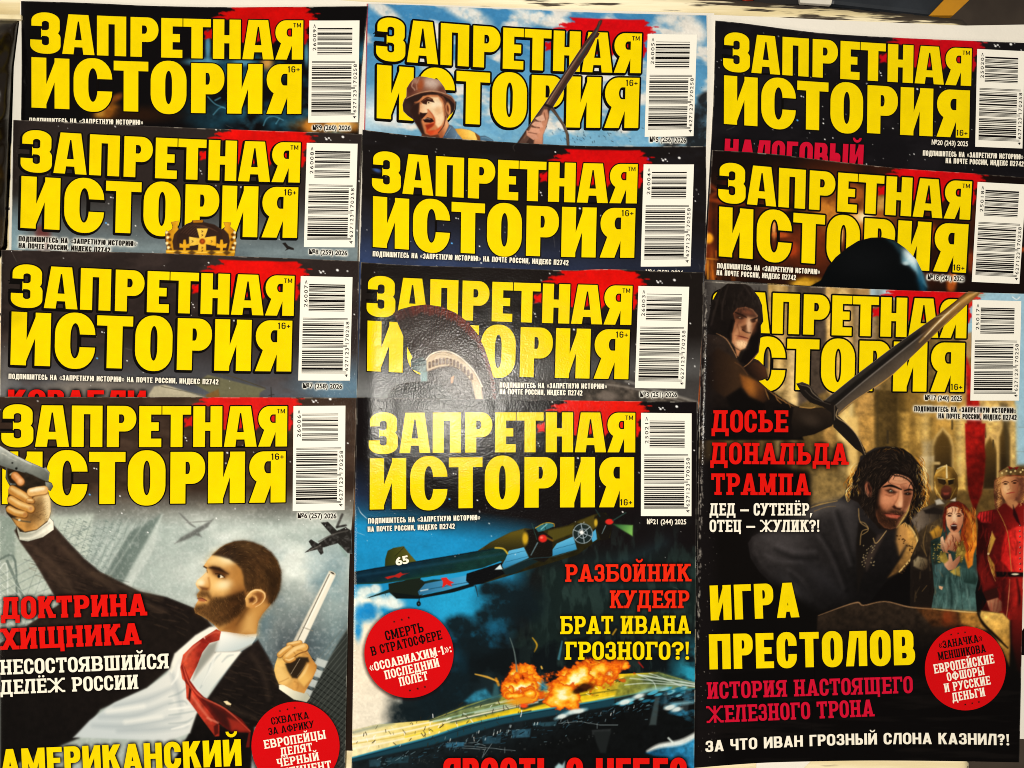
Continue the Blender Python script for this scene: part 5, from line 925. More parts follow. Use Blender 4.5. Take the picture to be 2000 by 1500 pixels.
# plane
p.T = ZP
p.poly('95 600 270 530 560 470 700 470 560 540 260 560', '#16302c', 3); p.poly('220 380 222 330 240 270 280 250 352 238 400 300 440 345 430 370', ('#2d3312', '#5d5a1c', (230, 320), (420, 320)), 2); p.line('290 310 355 245', 3, '#1a1c0a', 2); p.line('295 320 300 380', 3, '#1a1c0a', 2)
p.poly('245 500 350 480 470 440 470 470 560 520 450 600 300 604 250 560', '#182018', 3); p.poly('450 556 500 500 800 440 810 500 640 545 460 580', ('#2c6c96', '#4aa4d4', (460, 560), (800, 470)), 3); p.line('455 560 520 540 800 490', 5, '#12384c', 3, .7); p.line('470 550 520 540', 8, '#d8ecf4', 4, .8); p.poly('270 560 460 585 640 548 810 502 850 515 700 560 450 606 300 604', '#0d1414', 3)
p.poly('870 268 960 210 1100 140 1200 112 1330 130 1500 90 1560 60 1700 10 1760 4 1800 60 1804 110 1790 180 1700 200 1560 300 1300 380 1100 440 1000 470 900 500 820 510 790 480 800 430 1040 350', ('#3d3410', '#221e0c', (1000, 170), (1150, 420)), 2.5, 1, 0, .3)
p.poly('950 215 1100 142 1190 118 1190 240 1080 270 900 262', ('#5a4d14', '#2a2610', (1050, 150), (1050, 260)), 4); p.poly('1360 130 1540 90 1530 150 1400 200 1350 180', '#4c4416', 4); p.poly('1560 70 1680 20 1700 100 1660 130', '#4a4014', 4)
p.poly('1060 330 1085 270 1190 246 1225 320 1050 400 1036 372', ('#57b0de', '#2b7fae', (1120, 270), (1120, 380)), 2.5); p.poly('1420 220 1535 170 1560 260 1390 308 1384 270', ('#5ab4e0', '#2d82b2', (1450, 200), (1470, 290)), 2.5); p.poly('1690 120 1700 190 1670 210 1650 160', '#4aa6d6', 2.5)
for q in ('1070 300 1200 270', '1060 350 1215 310', '1400 260 1550 220'): p.line(q, 3, '#174a66', 2, .8, 0)
p.poly('1200 130 1290 110 1390 180 1390 300 1330 350 1240 330 1200 260', '#14110e', 3); p.poly('1680 40 1730 0 1790 30 1804 110 1780 190 1730 200 1700 130', '#15120e', 3); p.blob(1200, 185, 20, 42, '#c8a020', 0, .5); p.blob(1692, 75, 12, 26, '#c8a428', 0, .5)
p.blob(1322, 185, 30, 26, '#d8261e', 0, .25); p.blob(1313, 178, 10, 8, '#f07a68', 0, .7); p.blob(1786, 68, 28, 19, '#dc2a22', 0, .25); p.line('1285 215 1240 300', [8, 16, 6], '#6a8a94', 4, .9); p.line('1280 190 1246 80', [4, 8, 4], '#274a44', 3); p.line('1350 180 1390 200', 12, '#8a5a18', 5, .8); p.line('1760 95 1735 150', [6, 10, 4], '#7a98a0', 3, .9)
p.poly('1812 84 1950 92 1948 168 1850 110', ('#2a5a34', '#7fc05a', (1830, 90), (1945, 150)), 4); p.line('1810 60 1900 5', [8, 14, 8], '#27403a', 4); p.line('1720 30 1690 -18', [8, 12, 6], '#1d3430', 3)
p.blob(1600, 150, 70, 72, '#15262c', 0, .1, .75); 
for k in range(6): p.line([(1600, 148), (1600 + 68 * math.cos(R(20 + 60 * k)), 148 + 70 * math.sin(R(20 + 60 * k)))], 5, '#aebcc4', 2, .9, 0)
for r in (32, 68): p.line([(1600 + r * math.cos(R(t)), 150 + r * math.sin(R(t))) for t in range(0, 361, 20)], 5, '#9fb0ba', 2, .85)
p.blob(1592, 142, 14, 14, '#ffffff', 0, .7); p.poly('1270 110 1330 76 1390 78 1400 100 1330 130 1290 140', '#2c6a74', 3); p.line('1270 112 1335 78 1395 80 1402 102', 5, '#c8a030', 2); p.line('1330 80 1345 128', 4, '#1c2a20', 2); p.line('1310 120 1350 85', 8, '#8ad0d8', 3, .7)
p.poly('-10 420 150 390 400 350 700 300 980 250 1040 250 1078 285 1060 330 900 390 740 420 400 470 200 500 -10 505', ('#0a2434', '#10302c', (500, 330), (540, 440)), 2.5, 1, 0, .2); p.line('-10 424 400 354 700 304 980 258', 6, '#0b1a20', 3); p.line('0 450 400 390 800 330 1050 290', [4, 18, 8], '#1c4c66', 14, .55); p.line('-10 500 200 492 420 462 740 416', 7, '#244a30', 4, .6); p.line('990 250 1045 256 1076 290', 10, '#d0b030', 4); p.line('100 470 700 380', 20, '#0e2a34', 14, .5)
p.poly('790 430 1040 350 1036 400 1060 430 900 500 820 514 786 480', '#0b0c0e', 3); p.poly('986 402 1025 366 1042 400', '#d8ecf0', 3); p.poly('1040 400 1230 320 1290 345 1120 430 1060 440', '#10242a', 4, .9); p.line('1040 405 1220 330 1400 310 1560 262', 4, '#2e5866', 3, .7)
p.poly('218 455 290 440 330 420 345 432 390 424 340 442 320 460 290 452 240 468', '#c02018', 2.5, .9); p.poly('612 460 650 456 668 476 704 494 680 500 690 520 650 506 620 530 626 490', '#d8221a', 2)
p.line('460 600 458 625', 6, '#0a0d0e', 2); p.blob(456, 640, 15, 18, '#0d1012', 0, .25); p.blob(456, 640, 5, 6, '#4a5a60', 0, .4); p.line('852 515 870 590', [8, 4], '#1b2f3a', 3); p.line('240 560 110 596', 5, '#0e1f20', 3); p.line('215 555 225 580', 3, '#15302c', 2)
w65 = small_text('65', (690 + 300 / 3.571, 1000 + 372 / 3.571), (690 + 392 / 3.571, 1000 + 352 / 3.571), 15, .04)
# carrier
p.T = ZS
p.poly('-20 600 430 480 860 370 1300 300 1560 260 1800 230 1990 180 1990 700 -20 700', ('#141c20', '#0b0d0e', (900, 380), (1000, 600)), 3, 1, 0, .3); p.poly('-20 560 430 470 860 350 1150 300 1500 250 1500 290 1150 345 860 395 430 520 -20 615', '#173d4c', 4)
p.poly('-20 432 130 398 440 372 640 292 900 208 1120 196 1500 108 1750 98 1990 165 1960 190 1700 205 1400 262 1150 302 860 352 640 402 430 472 200 532 -20 592', ('#f3e6b4', '#e6c41c', (60, 480), (760, 360)), 2.5, 1, 0, .12)
p.poly('440 374 640 292 900 208 1100 205 960 290 760 350 560 392', '#64764e', 8, .95, 0, .4); p.poly('640 300 900 212 980 205 860 262 700 296', '#30443c', 8, .9); p.poly('900 280 1080 240 1160 260 980 312', '#1c2a28', 5); p.poly('860 230 980 226 1080 236 900 280 820 280', '#a8a030', 6, .8, 0, .4)
p.poly('1400 170 1560 130 1760 105 1900 160 1740 185 1560 200 1360 240', ('#d8b020', '#7f9a54', (1420, 200), (1800, 140)), 6, 1, 0, .3); p.poly('1640 120 1760 105 1880 150 1760 170 1650 165', '#4c6434', 6, .9)
for q, w, c in (('-20 500 300 440 700 345 1060 270', 9, '#fff8e0'), ('-20 470 260 420 560 360', 8, '#fff9e6'), ('460 380 760 310 1100 236', 7, '#9fc8b4'), ('640 400 1000 320 1400 250 1700 195', 5, '#f6e88a'), ('-20 540 240 490 440 440', 10, '#f8f2d6'), ('1640 116 1800 130 1990 170', 8, '#e8f2ea'), ('1600 150 1780 130 1980 160', 5, '#cfe4dc'), ('700 300 1000 232 1300 190', 5, '#d6dca0')): p.line(q, w, c, 4, .8)
p.line('-20 592 200 532 430 472 640 402 860 352 1150 302 1400 262 1700 205 1960 190', 9, '#2d8aa8', 4, .9); p.line('-20 600 430 484 860 362 1400 272', 5, '#0d2a38', 3, .9)
p.poly('-20 440 130 400 200 385 240 395 0 450', '#3a5a68', 6, .4)
for q, w, c in (('440 376 900 212 1100 198 1500 112', 5, '#20343a'), ('560 384 1000 285 1240 240', 6, '#2f4a44'), ('700 330 1100 250', 10, '#c8d8c8'), ('820 276 1100 226', 6, '#e8eee0'), ('1240 240 1560 190 1740 178', 7, '#5a5a18'), ('1400 150 1640 125', 6, '#3a4a24'), ('-20 512 240 470 430 425', 5, '#c8a838'), ('300 470 640 390', 12, '#f0d83a'), ('860 340 1150 290 1400 248', 8, '#f4d81e'), ('1640 150 1900 172', 4, '#e8f4f0'), ('1500 140 1620 170', 12, '#2c3a24'), ('960 330 1020 318', 8, '#14181a')): p.line(q, w, c, 4, .75, 0)
rg = np.random.RandomState(4)
for i in range(90): x = rg.rand() * 1000; y = 520 - x * .22 + rg.randn() * 45; p.line([(x, y), (x + rg.randn() * 8, y - 6 - 16 * rg.rand())], 2 + 3 * rg.rand(), '#2a2318' if i % 4 else '#ffffff', 2, .85, 0)
for i in range(60): x = 1150 + rg.rand() * 620; y = 235 - (x - 1150) * .18 + rg.randn() * 26; p.line([(x, y), (x + rg.randn() * 14, y - 8 * rg.rand())], 2 + 4 * rg.rand(), ('#4a3208', '#2a2010', '#fff0b0')[i % 3], 2, .8, 0)
def fire(pts, r, seed, hot=0.0, sy=1.0):
    q = p.at(pts); bx = p.box(q, r * 1.6); X, Y = p.X[bx], p.Y[bx]; d = segdist(q, X, Y, False, np.zeros(len(q))) if len(q) > 1 else np.hypot(X - q[0, 0], (Y - q[0, 1]) / sy)
    n = vnoise(X, Y, 17, 14, seed, 4) - .5; I = 1 - d / r + n * 1.7 + hot - .30
    k = [0, .10, .26, .48, .78, 1.15]; c = np.array([hx(t) for t in ('#8a2808', '#b83a0a', '#e2600e', '#f79a16', '#fdce44', '#fff6c8')])
    cc = np.stack([np.interp(I, k, c[:, i]) for i in range(3)], -1); a = (np.clip(I / .22, 0, 1) ** 1.5)[..., None]; p.img[bx] = p.img[bx] * (1 - a) + cc * a
p.poly('1560 122 1640 108 1760 98 1988 165 1950 190 1700 207 1500 242 1520 180', ('#8a8a30', '#4e6a58', (1520, 200), (1900, 150)), 6, .95, 0, .4); p.poly('1650 130 1760 112 1860 150 1720 172', '#34482c', 8, .9, 0, .4)
for q, w in (('1640 112 1800 138 1988 170', 8), ('1590 132 1780 150 1975 182', 5), ('1700 104 1780 130 1900 186', 4), ('1560 170 1700 160 1960 176', 5), ('1630 108 1720 150 1740 198', 4)): p.line(q, w, '#dcebe6', 4, .85)
for k in range(26): x = 1520 + 440 * rg.rand(); y = 268 - (x - 1520) * .2 + rg.randn() * 12; p.blob(x, y, 14 + 16 * rg.rand(), 7, ('#3aa2c2', '#8fd0de', '#1c6a8a')[k % 3], -14, .6, .9, n=1)
fire('1520 50 1460 62 1390 74 1320 80', 36, 21, -.12); fire('1480 78 1400 96 1310 112 1240 142 1185 180 1150 205', 36, 20, .08); fire('1440 92 1360 104 1270 134 1210 176 1190 225', 30, 22, .2); fire('1320 118 1230 160 1180 205', 20, 24, .42); fire('1196 238 1204 244', 24, 40, .6)
p.blob(962, 160, 88, 88, '#5a1604', 0, .2, .95, n=1); fire('905 175 925 115 975 100 1020 130 1022 180 990 205', 25, 4, .04); fire('930 190 970 195 1010 190', 28, 2, .3); fire('880 205 905 195', 10, 9, .3); fire('900 232 960 236 1040 215', 18, 12, .05)
p.blob(1330, 185, 50, 22, '#2a0f08', -15, .6, .9, n=1); p.blob(1290, 205, 30, 14, '#1c0a06', -15, .6, .8, n=1); fire('900 235 960 232 1030 215', 10, 12, .1); p.blob(960, 262, 70, 20, '#e8981c', -10, .7, .9, n=1); p.blob(980, 290, 22, 12, '#f04a18', 0, .5)
for q, w, c in (('700 108 770 125 830 150', [6, 12, 8], '#e8b040'), ('940 90 925 -20 900 -100', [10, 6, 3], '#6a7a78'), ('950 100 955 70', 10, '#d8701a'), ('1060 155 1110 190', 6, '#a8d0d8'), ('1180 20 1200 -80', [14, 8], '#3a7484'), ('1030 -100 1055 -60 1040 -20', [6, 10, 3], '#c89a20'), ('1080 65 1084 75', 9, '#f0c050'), ('1640 40 1665 70', [10, 6], '#a81c14'), ('1490 -120 1510 -150', 8, '#c8941c')): p.line(q, w, c, 4, .9)
p.poly('640 262 700 210 760 190 800 240 840 236 660 275', '#2b7d9c', 8, .9, 0, .4); p.poly('795 250 810 165 835 165 838 235', '#31606a', 6, .8); p.poly('1065 195 1085 140 1120 180 1110 210', '#2a7c98', 8, .8); p.line('820 135 835 170', 14, '#e89820', 6, .8)
# hull fittings, mast and foam
for q in ('540 500 640 520 760 530 930 548', '760 530 740 590 800 500', '540 520 700 500 760 520', '1180 390 1300 380 1420 400 1520 400', '1230 370 1240 400', '1400 390 1400 420', '870 530 870 560', '560 530 760 540'): p.line(q, 3, '#8a9aa0', 2, .8, 0)
for x, y, w, h, c in ((910, 430, 110, 45, '#2a5064'), (740, 470, 110, 40, '#1f3a48'), (530, 505, 110, 24, '#2b5a74'), (1030, 390, 140, 22, '#24424e'), (190, 590, 130, 34, '#1d3640'), (90, 600, 70, 40, '#25404c'), (1370, 430, 110, 26, '#262a2c')): p.poly([(x, y), (x + w, y - w * .08), (x + w - 6, y + h - w * .06), (x + 4, y + h)], c, 3, 1, 0, .3)
for i in range(40): x = 520 + rg.rand() * 1100; y = 505 - (x - 520) * .19 + rg.randn() * 16; p.line([(x, y), (x + 3, y - 12)], 5, ('#cfdadc', '#6a7c84', '#16262c')[i % 3], 2, .8, 0)
for i in range(240):
    x = 120 + 1800 * rg.rand(); y = 600 - x * .215 + 26 + abs(rg.randn()) * 34; p.line([(x, y), (x + rg.choice([3, 14, 26]), y - rg.choice([1, 4, 14]))], 2 + 3 * rg.rand(), ('#3a6478', '#1a303c', '#6a8894', '#05080a', '#24485c')[i % 5], 2, .8, 0)
for i in range(50): x = 300 + 1200 * rg.rand(); y = 640 - x * .14 + 40 * rg.rand(); p.blob(x, y, 4, 4, '#2a2e2e', 0, .5, .8)
p.poly('1380 440 1480 435 1450 560 1420 560 1395 500', '#1b1f20', 4); p.poly('1700 400 1735 240 1760 240 1740 400', '#3a4648', 4, .9); p.poly('1780 310 1790 210 1805 210 1800 310', '#30383c', 4, .9); p.poly('1880 330 1910 200 1940 200 1920 330', '#2a3236', 4, .9); p.field(lambda X, Y: np.clip((X - 1270) / 60, 0, 1) * np.clip((Y - 1345) / 25, 0, 1) * np.clip((1425 - Y) / 30, 0, 1) * np.clip((vnoise(X, Y, 24, 12, 6) - .45) * 4, 0, .9), '#2a7fa8')
for q in ('1520 275 1600 250 1680 205 1800 185', '1160 365 1240 330 1340 310', '1790 300 1850 280 1950 270'): p.line(q, [8, 22, 10], '#8ac8dc', 12, .8)
for x, y in ((1200, 350), (1260, 325), (1300, 320), (1560, 270), (1640, 235), (1820, 300), (1860, 310)): p.blob(x, y, 30, 12, '#e6f0ee', -15, .6, .9, n=1)
p.poly('1680 560 1760 520 1900 490 1990 440 1990 700 1900 620 1760 590', ('#0f4f78', '#2b86b8', (1800, 640), (1900, 500)), 6, 1, 0, .4); p.line('1690 550 1760 520 1880 500 1980 450', [10, 34, 30], '#eef2ee', 10, .9); p.line('1810 475 1840 505', 10, '#e0ece8', 5, .9); p.poly('1160 640 1180 620 1200 630 1215 610 1220 700 1150 700', '#a8ccd4', 5)
m.common_stars(); m.stars(70, 31, (700, 785, 1360, 1100)); m.splatter('#e0180c')
headline(m, 'headline', M_ORED, [('РАЗБОЙНИК', (1103.8, 1136), (1348, 1135), 34), ('КУДЕЯР', (1190.9, 1187.3), (1346, 1187.3), 34.5)], **SLAB)
headline(m, 'subheading', M_YEL, [('БРАТ ИВАНА', (1094, 1238), (1348, 1237), 35), ('ГРОЗНОГО?!', (1103, 1288), (1346.8, 1288), 35)], **SLAB)
headline(m, 'feature_title', M_RED, [('ЯРОСТЬ С НЕБЕС', (866, 1541), (1341, 1541), 61)], r=4, **SANS)
p.T = (0, 0, 1.)
for q in ('699 990 706 1003 720 1016', '703 1000 716 1012', '697 1040 712 1045'): p.line(q, [.6, 1.6, .5], '#c8d4e0', 1.0, .8)
m.printed_layer('bomber_picture', '14 418 150 388 215 378 220 330 238 268 280 248 354 236 400 300 440 345 700 298 870 266 960 208 1100 138 1200 110 1236 68 1290 98 1330 74 1402 78 1500 88 1560 58 1684 -20 1700 -18 1724 6 1760 2 1800 40 1896 0 1906 8 1830 70 1952 90 1950 170 1806 122 1792 182 1700 212 1640 274 1560 302 1300 382 1100 442 900 502 880 520 820 516 700 562 460 608 300 606 240 575 100 602 92 596 215 545 240 506 14 507', .00007, T=ZP)
m.printed_layer('aircraft_carrier_picture', '14 432 130 397 440 371 640 291 900 207 1120 195 1500 107 1750 97 1958 162 1955 455 1760 520 1680 560 1660 670 14 670', .00006, T=ZS)
m.furniture('25021', 'bottom'); m.later.append((w65, [M_CREAM], 'plane_number', .0003))
sub_notice(m, [(SUB1, (719.3, 1022.3), (938.2, 1015.3), 10), (SUB2, (718.6, 1038.4), (888.5, 1032.4), 10)]); issue_no(m, '№21 (244) 2025', (1263.3, 1023.2), (1340, 1023.6), 8.4, False)
badge(m, 798.9, 1275.5, 87, 87, [('СМЕРТЬ', 789.5, 1233, 76, 19, 0, .18), ('В СТРАТОСФЕРЕ', 793.5, 1255.5, 142, 18, 0, .18), ('«ОСОАВИАХИМ-1»:', 801.5, 1284.5, 164, 17, 1, .19), ('ПОСЛЕДНИЙ', 804.5, 1305.5, 109, 17, 1, .19), ('ПОЛЁТ', 807.5, 1325, 57, 17, 1, .19)], 13.5, [(770, 1214, 2.8), (785, 1210, 2.8), (798.5, 1206, 2.8), (801, 1348, 2.8), (816, 1344.5, 2.8), (830, 1341, 2.8)])
m.finish()
for t in m.later: m.text(*t)
# ================================================================== right column
sheet('paper_sheet', '1382 28.5 1500 33 1640 40 1887 50 2060 47 2090 330 2060 620 1372 570', 'blank white paper sheet showing above and left of the upper right magazines', .0004)
Z20 = (1370, 0, 3.175); Z18 = (1370, 270, 3.175); Z17 = (1360, 540, 3.125); Z17b = (1360, 840, 3.125); Z17c = (1360, 1160, 3.125)
m = Magazine('black magazine with white flecks and a cropped crimson headline, topmost of its column', '1397 40 1430 43 1464 47 1540 57 1622 66 1763 74 1880 79 2062 86', '2062 86 2055 330 2010 1020', '1345 970 2010 1020', '1397 40 1389 277 1345 970', Z20,
    {'a': (505, 225), 'b': (497, 465), 'c': (858, 255), 'd': (1680, 300), 'e': (1673, 535), 'f': (145, 468), 'g': (138, 768), 'h': (592, 502), 'i': (1665, 563), 'j': (1660, 853), 'k': (1710, 303), 'n': (1700, 910), 'm': (1987, 922), 'l': (2002, 318)}, (1380, 30, 2025, 360), '#131114')
p = m.page; p.field(lambda X, Y: np.clip((vnoise(X, Y, 60, 40, 2) - .5) * 1.5, 0, .3), '#2a262a'); m.stars(150, 44); m.common_stars(); m.splatter('#c40816')
w = set_line('НАЛОГОВЫЙ', (1414, 314), (1685, 326), 43, .24, .19); p.halo([w], '#050405', 3, 1.6); m.later.append((w, [M_CRIM], 'headline', .0003))
m.furniture('25020', 'bottom'); sub_notice(m, [(SUB1, (1801.5, 304.2), (1997.4, 312), 10), (SUB2, (1846, 319), (1998, 325.6), 10)]); issue_no(m, '№20 (243) 2025', (1818.8, 282.8), (1889.7, 286), 8.2, False); m.finish()
for t in m.later: m.text(*t)
# ---- fire and helmet
m = Magazine('magazine with the black dome of a steel helmet before an orange fire', '1391 293 1500 300 1620 314 1760 329 1905 339 2050 351', '2050 351 2046 580 2003 1280', '1345 1228 2003 1280', '1391 293 1376 547 1363 800 1352 1100 1345 1228', Z18,
    {'a': (485, 180), 'b': (472, 430), 'c': (838, 215), 'd': (1687, 268), 'e': (1668, 508), 'f': (120, 420), 'g': (105, 733), 'h': (565, 463), 'i': (1655, 535), 'j': (1640, 830), 'k': (1718, 268), 'n': (1683, 888), 'l': (2004, 288), 'm': (1965, 908)}, (1340, 285, 2025, 1240), '#140c0a', q=1.05, step=1.3)
p = m.page; p.T = Z18
p.field(lambda X, Y: np.clip(1.25 - np.hypot((X - 1680) / 260, (Y - 440) / 130), 0, 1) * np.clip(.35 + 1.6 * (vnoise(X, Y, 50, 60, 7) - .3), 0, 1), '#8a3312'); p.field(lambda X, Y: np.clip(1.1 - np.hypot((X - 1672) / 110, (Y - 415) / 60), 0, 1) * np.clip(.4 + 2 * (vnoise(X, Y, 30, 36, 17) - .35), 0, 1), '#e8983a'); p.blob(1010, 490, 50, 30, '#fff0c0', 0, .9, .95); p.blob(780, 440, 60, 60, '#d8862c', 0, .8, .9, n=1); p.blob(1110, 400, 60, 40, '#f0c060', 0, .8, .7, n=1); p.blob(960, 350, 50, 50, '#b05a20', 0, .8, .8, n=1)
p.field(lambda X, Y: np.clip((1480 - X) / 120, 0, 1) * np.clip((Y - 330) / 40, 0, 1) * np.clip((560 - Y) / 20, 0, 1) * np.clip((vnoise(X, Y, 22, 70, 9) - .3) * 2, 0, 1), '#7a2c0e'); p.field(lambda X, Y: np.clip((1450 - X) / 60, 0, 1) * np.clip((Y - 480) / 40, 0, 1) * np.clip((575 - Y) / 20, 0, 1) * np.clip((vnoise(X, Y, 8, 50, 5) - .35) * 3, 0, 1), '#c8661a')
p.blob(45, 620, 28, 32, '#f0a020', 0, .4); p.line('50 290 100 330 60 360', 20, '#a8401c', 14, .6); p.blob(150, 395, 120, 14, '#a03c14', 8, .7, .8); p.blob(450, 430, 90, 12, '#b85420', 8, .7, .8); p.line('20 745 100 752', 9, '#e08a24', 4, .8); p.line('40 760 40 880', 10, '#e89a2c', 6, .8); p.line('90 700 90 860', 8, '#b85a18', 6, .7)
for x, y, rx, ry, c in ((660, 890, 90, 26, '#c8941c'), (630, 905, 60, 16, '#e8b030'), (480, 600, 60, 16, '#c0501c'), (560, 690, 40, 40, '#a83a14'), (450, 560, 10, 60, '#f0a050'), (300, 640, 8, 40, '#d87a30'), (1550, 900, 26, 60, '#b8541a'), (1570, 860, 14, 40, '#e08030'), (1980, 690, 30, 16, '#a8441a'), (1670, 760, 20, 60, '#8a3414'), (1430, 600, 30, 60, '#9a3c14'), (860, 720, 60, 50, '#8a3010'), (870, 600, 8, 60, '#f0b060')): p.blob(x, y, rx, ry, c, 0, .7, .9, n=1)
p.blob(250, 770, 160, 30, '#1a0e0a', 3, .6, .7); p.field(lambda X, Y: np.clip((Y - 575) / 12, 0, 1) * np.clip((X - 1100), 0, 1), '#0c090a'); p.T = (0, 0, 1.); p.blob(1364, 770, 4, 26, '#c0521a', 3, .6, .9, n=1); p.blob(1368, 700, 3, 60, '#5a2414', 3, .6, .7, n=1); p.dots(40, (1344, 860, 1364, 1225), '#d8d4cc', (.4, 1.2), 8)
m.splatter('#d60a10'); p.T = Z18
HEL = '676 916 742 880 782 800 832 738 902 680 972 636 1052 616 1122 614 1192 631 1262 680 1332 752 1372 832 1398 920 1410 1000 660 1000'
p.poly(HEL, '#06080a', 1.6); p.poly('1150 625 1200 640 1262 684 1330 754 1370 834 1396 920 1370 900 1330 830 1290 790 1240 770 1230 720 1190 660', ('#8fc4d8', '#1d3640', (1290, 740), (1240, 700)), 10); p.blob(1300, 740, 26, 60, '#e6f4f6', -40, .8, .9); p.blob(1268, 775, 20, 12, '#cfe8ee', 0, .6, .8); p.poly('1340 780 1376 850 1410 1000 1370 1000 1340 880', '#0f4a68', 12, .8); p.blob(1000, 760, 170, 90, '#0c0e10', 0, .8, .9)
m.furniture('25018', 'bottom', 'heavy'); m.printed_layer('helmet_picture', HEL, sm=False, T=Z18)
sub_notice(m, [(SUB1, (1400, 524), (1600.6, 536.3), 10), (SUB2, (1399, 537.4), (1553.6, 547.4), 10)]); issue_no(m, '№18 (241) 2025', (1811, 545.6), (1882.8, 549.8), 8.4); m.finish()
for t in m.later: m.text(*t)
sheet('paper_sheet', '1700 600 2030 600 2032 1445 1993 1443 1700 1440', 'grey-white paper edge sticking out right of the castle cover magazine', .0004)
# ---- castle cover
m = Magazine('magazine with a hooded swordsman over a kneeling dark-haired man before a sunlit castle', '1377 550 1480 555 1584 560 1700 564.5 1808 568.5 2010 574', '2010 574 1999 1100 1991 1489', '1354 1500 1478 1490.5 1590 1487 1703 1485.5 1850 1486.5 1991 1489', '1377 550 1374 572 1366 828 1361 1128 1354 1500', Z17,
    {'a': (475, 97), 'b': (458, 348), 'c': (822, 117), 'd': (1650, 140), 'e': (1650, 385), 'h': (555, 380), 'i': (1645, 400), 'j': (1635, 705), 'k': (1685, 142), 'l': (1983, 150), 'm': (1965, 760), 'n': (1672, 753)}, (1345, 545, 2020, 1510), '#0a0808')
p = m.page; p.T = Z17
p.poly('-20 0 2100 0 2100 1700 -20 1700', ('#8a6f3e', '#5f4722', (1000, 200), (1000, 1300)), 2, 1, 0, .25); p.poly('-20 0 440 0 440 560 -20 560', ('#55504c', '#3a3432', (200, 100), (200, 500)), 6)
p.poly('440 0 560 0 560 700 440 700', '#d6ad66', 6, 1, 0, .2); p.poly('560 0 800 0 800 700 600 800 560 700', '#4a3d33', 10, 1, 0, .25); p.poly('560 380 620 380 620 900 520 900', '#d6b478', 10, 1, 0, .2); p.poly('790 0 960 0 960 740 860 780 800 700', '#e2b66c', 8, 1, 0, .25); p.poly('960 120 1090 60 1120 760 960 760', '#a58a66', 10, 1, 0, .2); p.poly('860 60 1080 70 1080 140 960 120', '#b48a54', 6)
p.poly('1060 60 1220 70 1210 140 1060 120', '#a8c4d4', 8); p.poly('1200 350 1380 380 1380 820 1200 820', '#54442f', 12, 1, 0, .25); p.poly('780 760 860 740 1000 690 1100 700 1100 1040 780 1040', '#b68a48', 12, 1, 0, .3); p.poly('840 880 960 780 985 1010 930 1040 860 980', '#f6d27c', 14); p.poly('1085 690 1230 700 1230 1100 1085 1100', ('#5e4824', '#443318', (1100, 800), (1220, 800)), 6, 1, 0, .3); p.poly('1230 690 1640 720 1640 1300 1230 1300', ('#6a4f22', '#cc9c48', (1240, 900), (1500, 900)), 8, 1, 0, .2)
p.poly('1640 100 2060 60 2060 1150 1950 1150 1940 760 1720 560 1640 400', '#9cc4d8', 10); p.poly('1640 480 1760 700 1940 760 1945 1180 1640 1180', '#c29c5c', 10, 1, 0, .2); p.poly('1600 360 1680 340 1690 480 1640 520', '#b08a5a', 6); p.line('1930 125 1955 140 1975 125', 5, '#ffffff', 3)
for x0, x1, yt in ((1448, 1560, 940), (1745, 1840, 980), (1850, 1915, 880)):
    mx = (x0 + x1) / 2; p.poly([(x0 - 16, 1300), (x0 - 16, yt + 90), (x0 + 10, yt + 30), (mx, yt - 20), (x1 - 6, yt + 30), (x1 + 14, yt + 90), (x1 + 14, 1300)], '#dcb468', 5); p.poly([(x0, 1300), (x0, yt + 100), (x0 + 20, yt + 45), (mx, yt), (x1 - 18, yt + 45), (x1, yt + 100), (x1, 1300)], ('#6a4c1e', '#2c2010', (x0, yt), (x1, yt + 240)), 8)
p.poly('1840 760 1900 780 1915 900 1900 1180 1870 900', '#3f3420', 10, .8); p.line('1168 945 1168 1015', 14, '#3a2e1c', 5); p.line('1562 880 1562 930', 12, '#4a3a20', 5); p.line('1812 1000 1812 1040', 10, '#4a3a20', 4); p.line('1765 930 1765 980', 10, '#4a3a20', 4); p.line('1380 1140 1480 1140', 18, '#d8b878', 6, .8); p.line('1105 700 1105 1200', 10, '#4a3c24', 8, .7); p.line('945 780 945 1300', 20, '#f4d690', 10, .8)
for q, c in (('1240 830 1300 830 1310 1300 1250 1300', '#d8a850'), ('1340 860 1430 850 1425 1000 1350 1010', '#e0b45c'), ('1575 860 1640 850 1640 1300 1590 1300', '#e8bc62'), ('1770 760 1850 770 1830 960 1760 960', '#e6bc66'), ('1925 780 1948 790 1948 1180 1930 1180', '#f0cc78'), ('1000 860 1085 800 1085 1180 1010 1200', '#c09046'), ('800 120 880 100 900 330 820 340', '#f0c878'), ('470 560 540 540 550 700 480 700', '#e8c07a')): p.poly(q, c, 16, .8, 0, .35)
p.poly('1380 1010 1440 1000 1440 1300 1390 1300', '#a89878', 12, .7, 0, .2); p.poly('1365 1100 1450 1095 1450 1130 1365 1135', '#d8c49a', 6, .8)
rg = np.random.RandomState(6)
for x, w in ((470, 30), (545, 20), (850, 26), (960, 16), (1110, 26), (1240, 40), (1430, 24), (1590, 30)): p.line([(x, 60), (x, 1250)], w, '#33260f', 34, .4, 0)
for x, w in ((500, 24), (900, 40), (590, 20), (1400, 20), (1610, 24)): p.line([(x, 60 if x < 1000 else 820), (x, 1200)], w, '#ffe09a', 30, .45, 0)
for i in range(60): x = 480 + rg.rand() * 1500; y = 100 + rg.rand() * 1000; p.line([(x, y), (x + 30 + 50 * rg.rand(), y + 2)], 3, '#6a5230', 3, .3, 0)
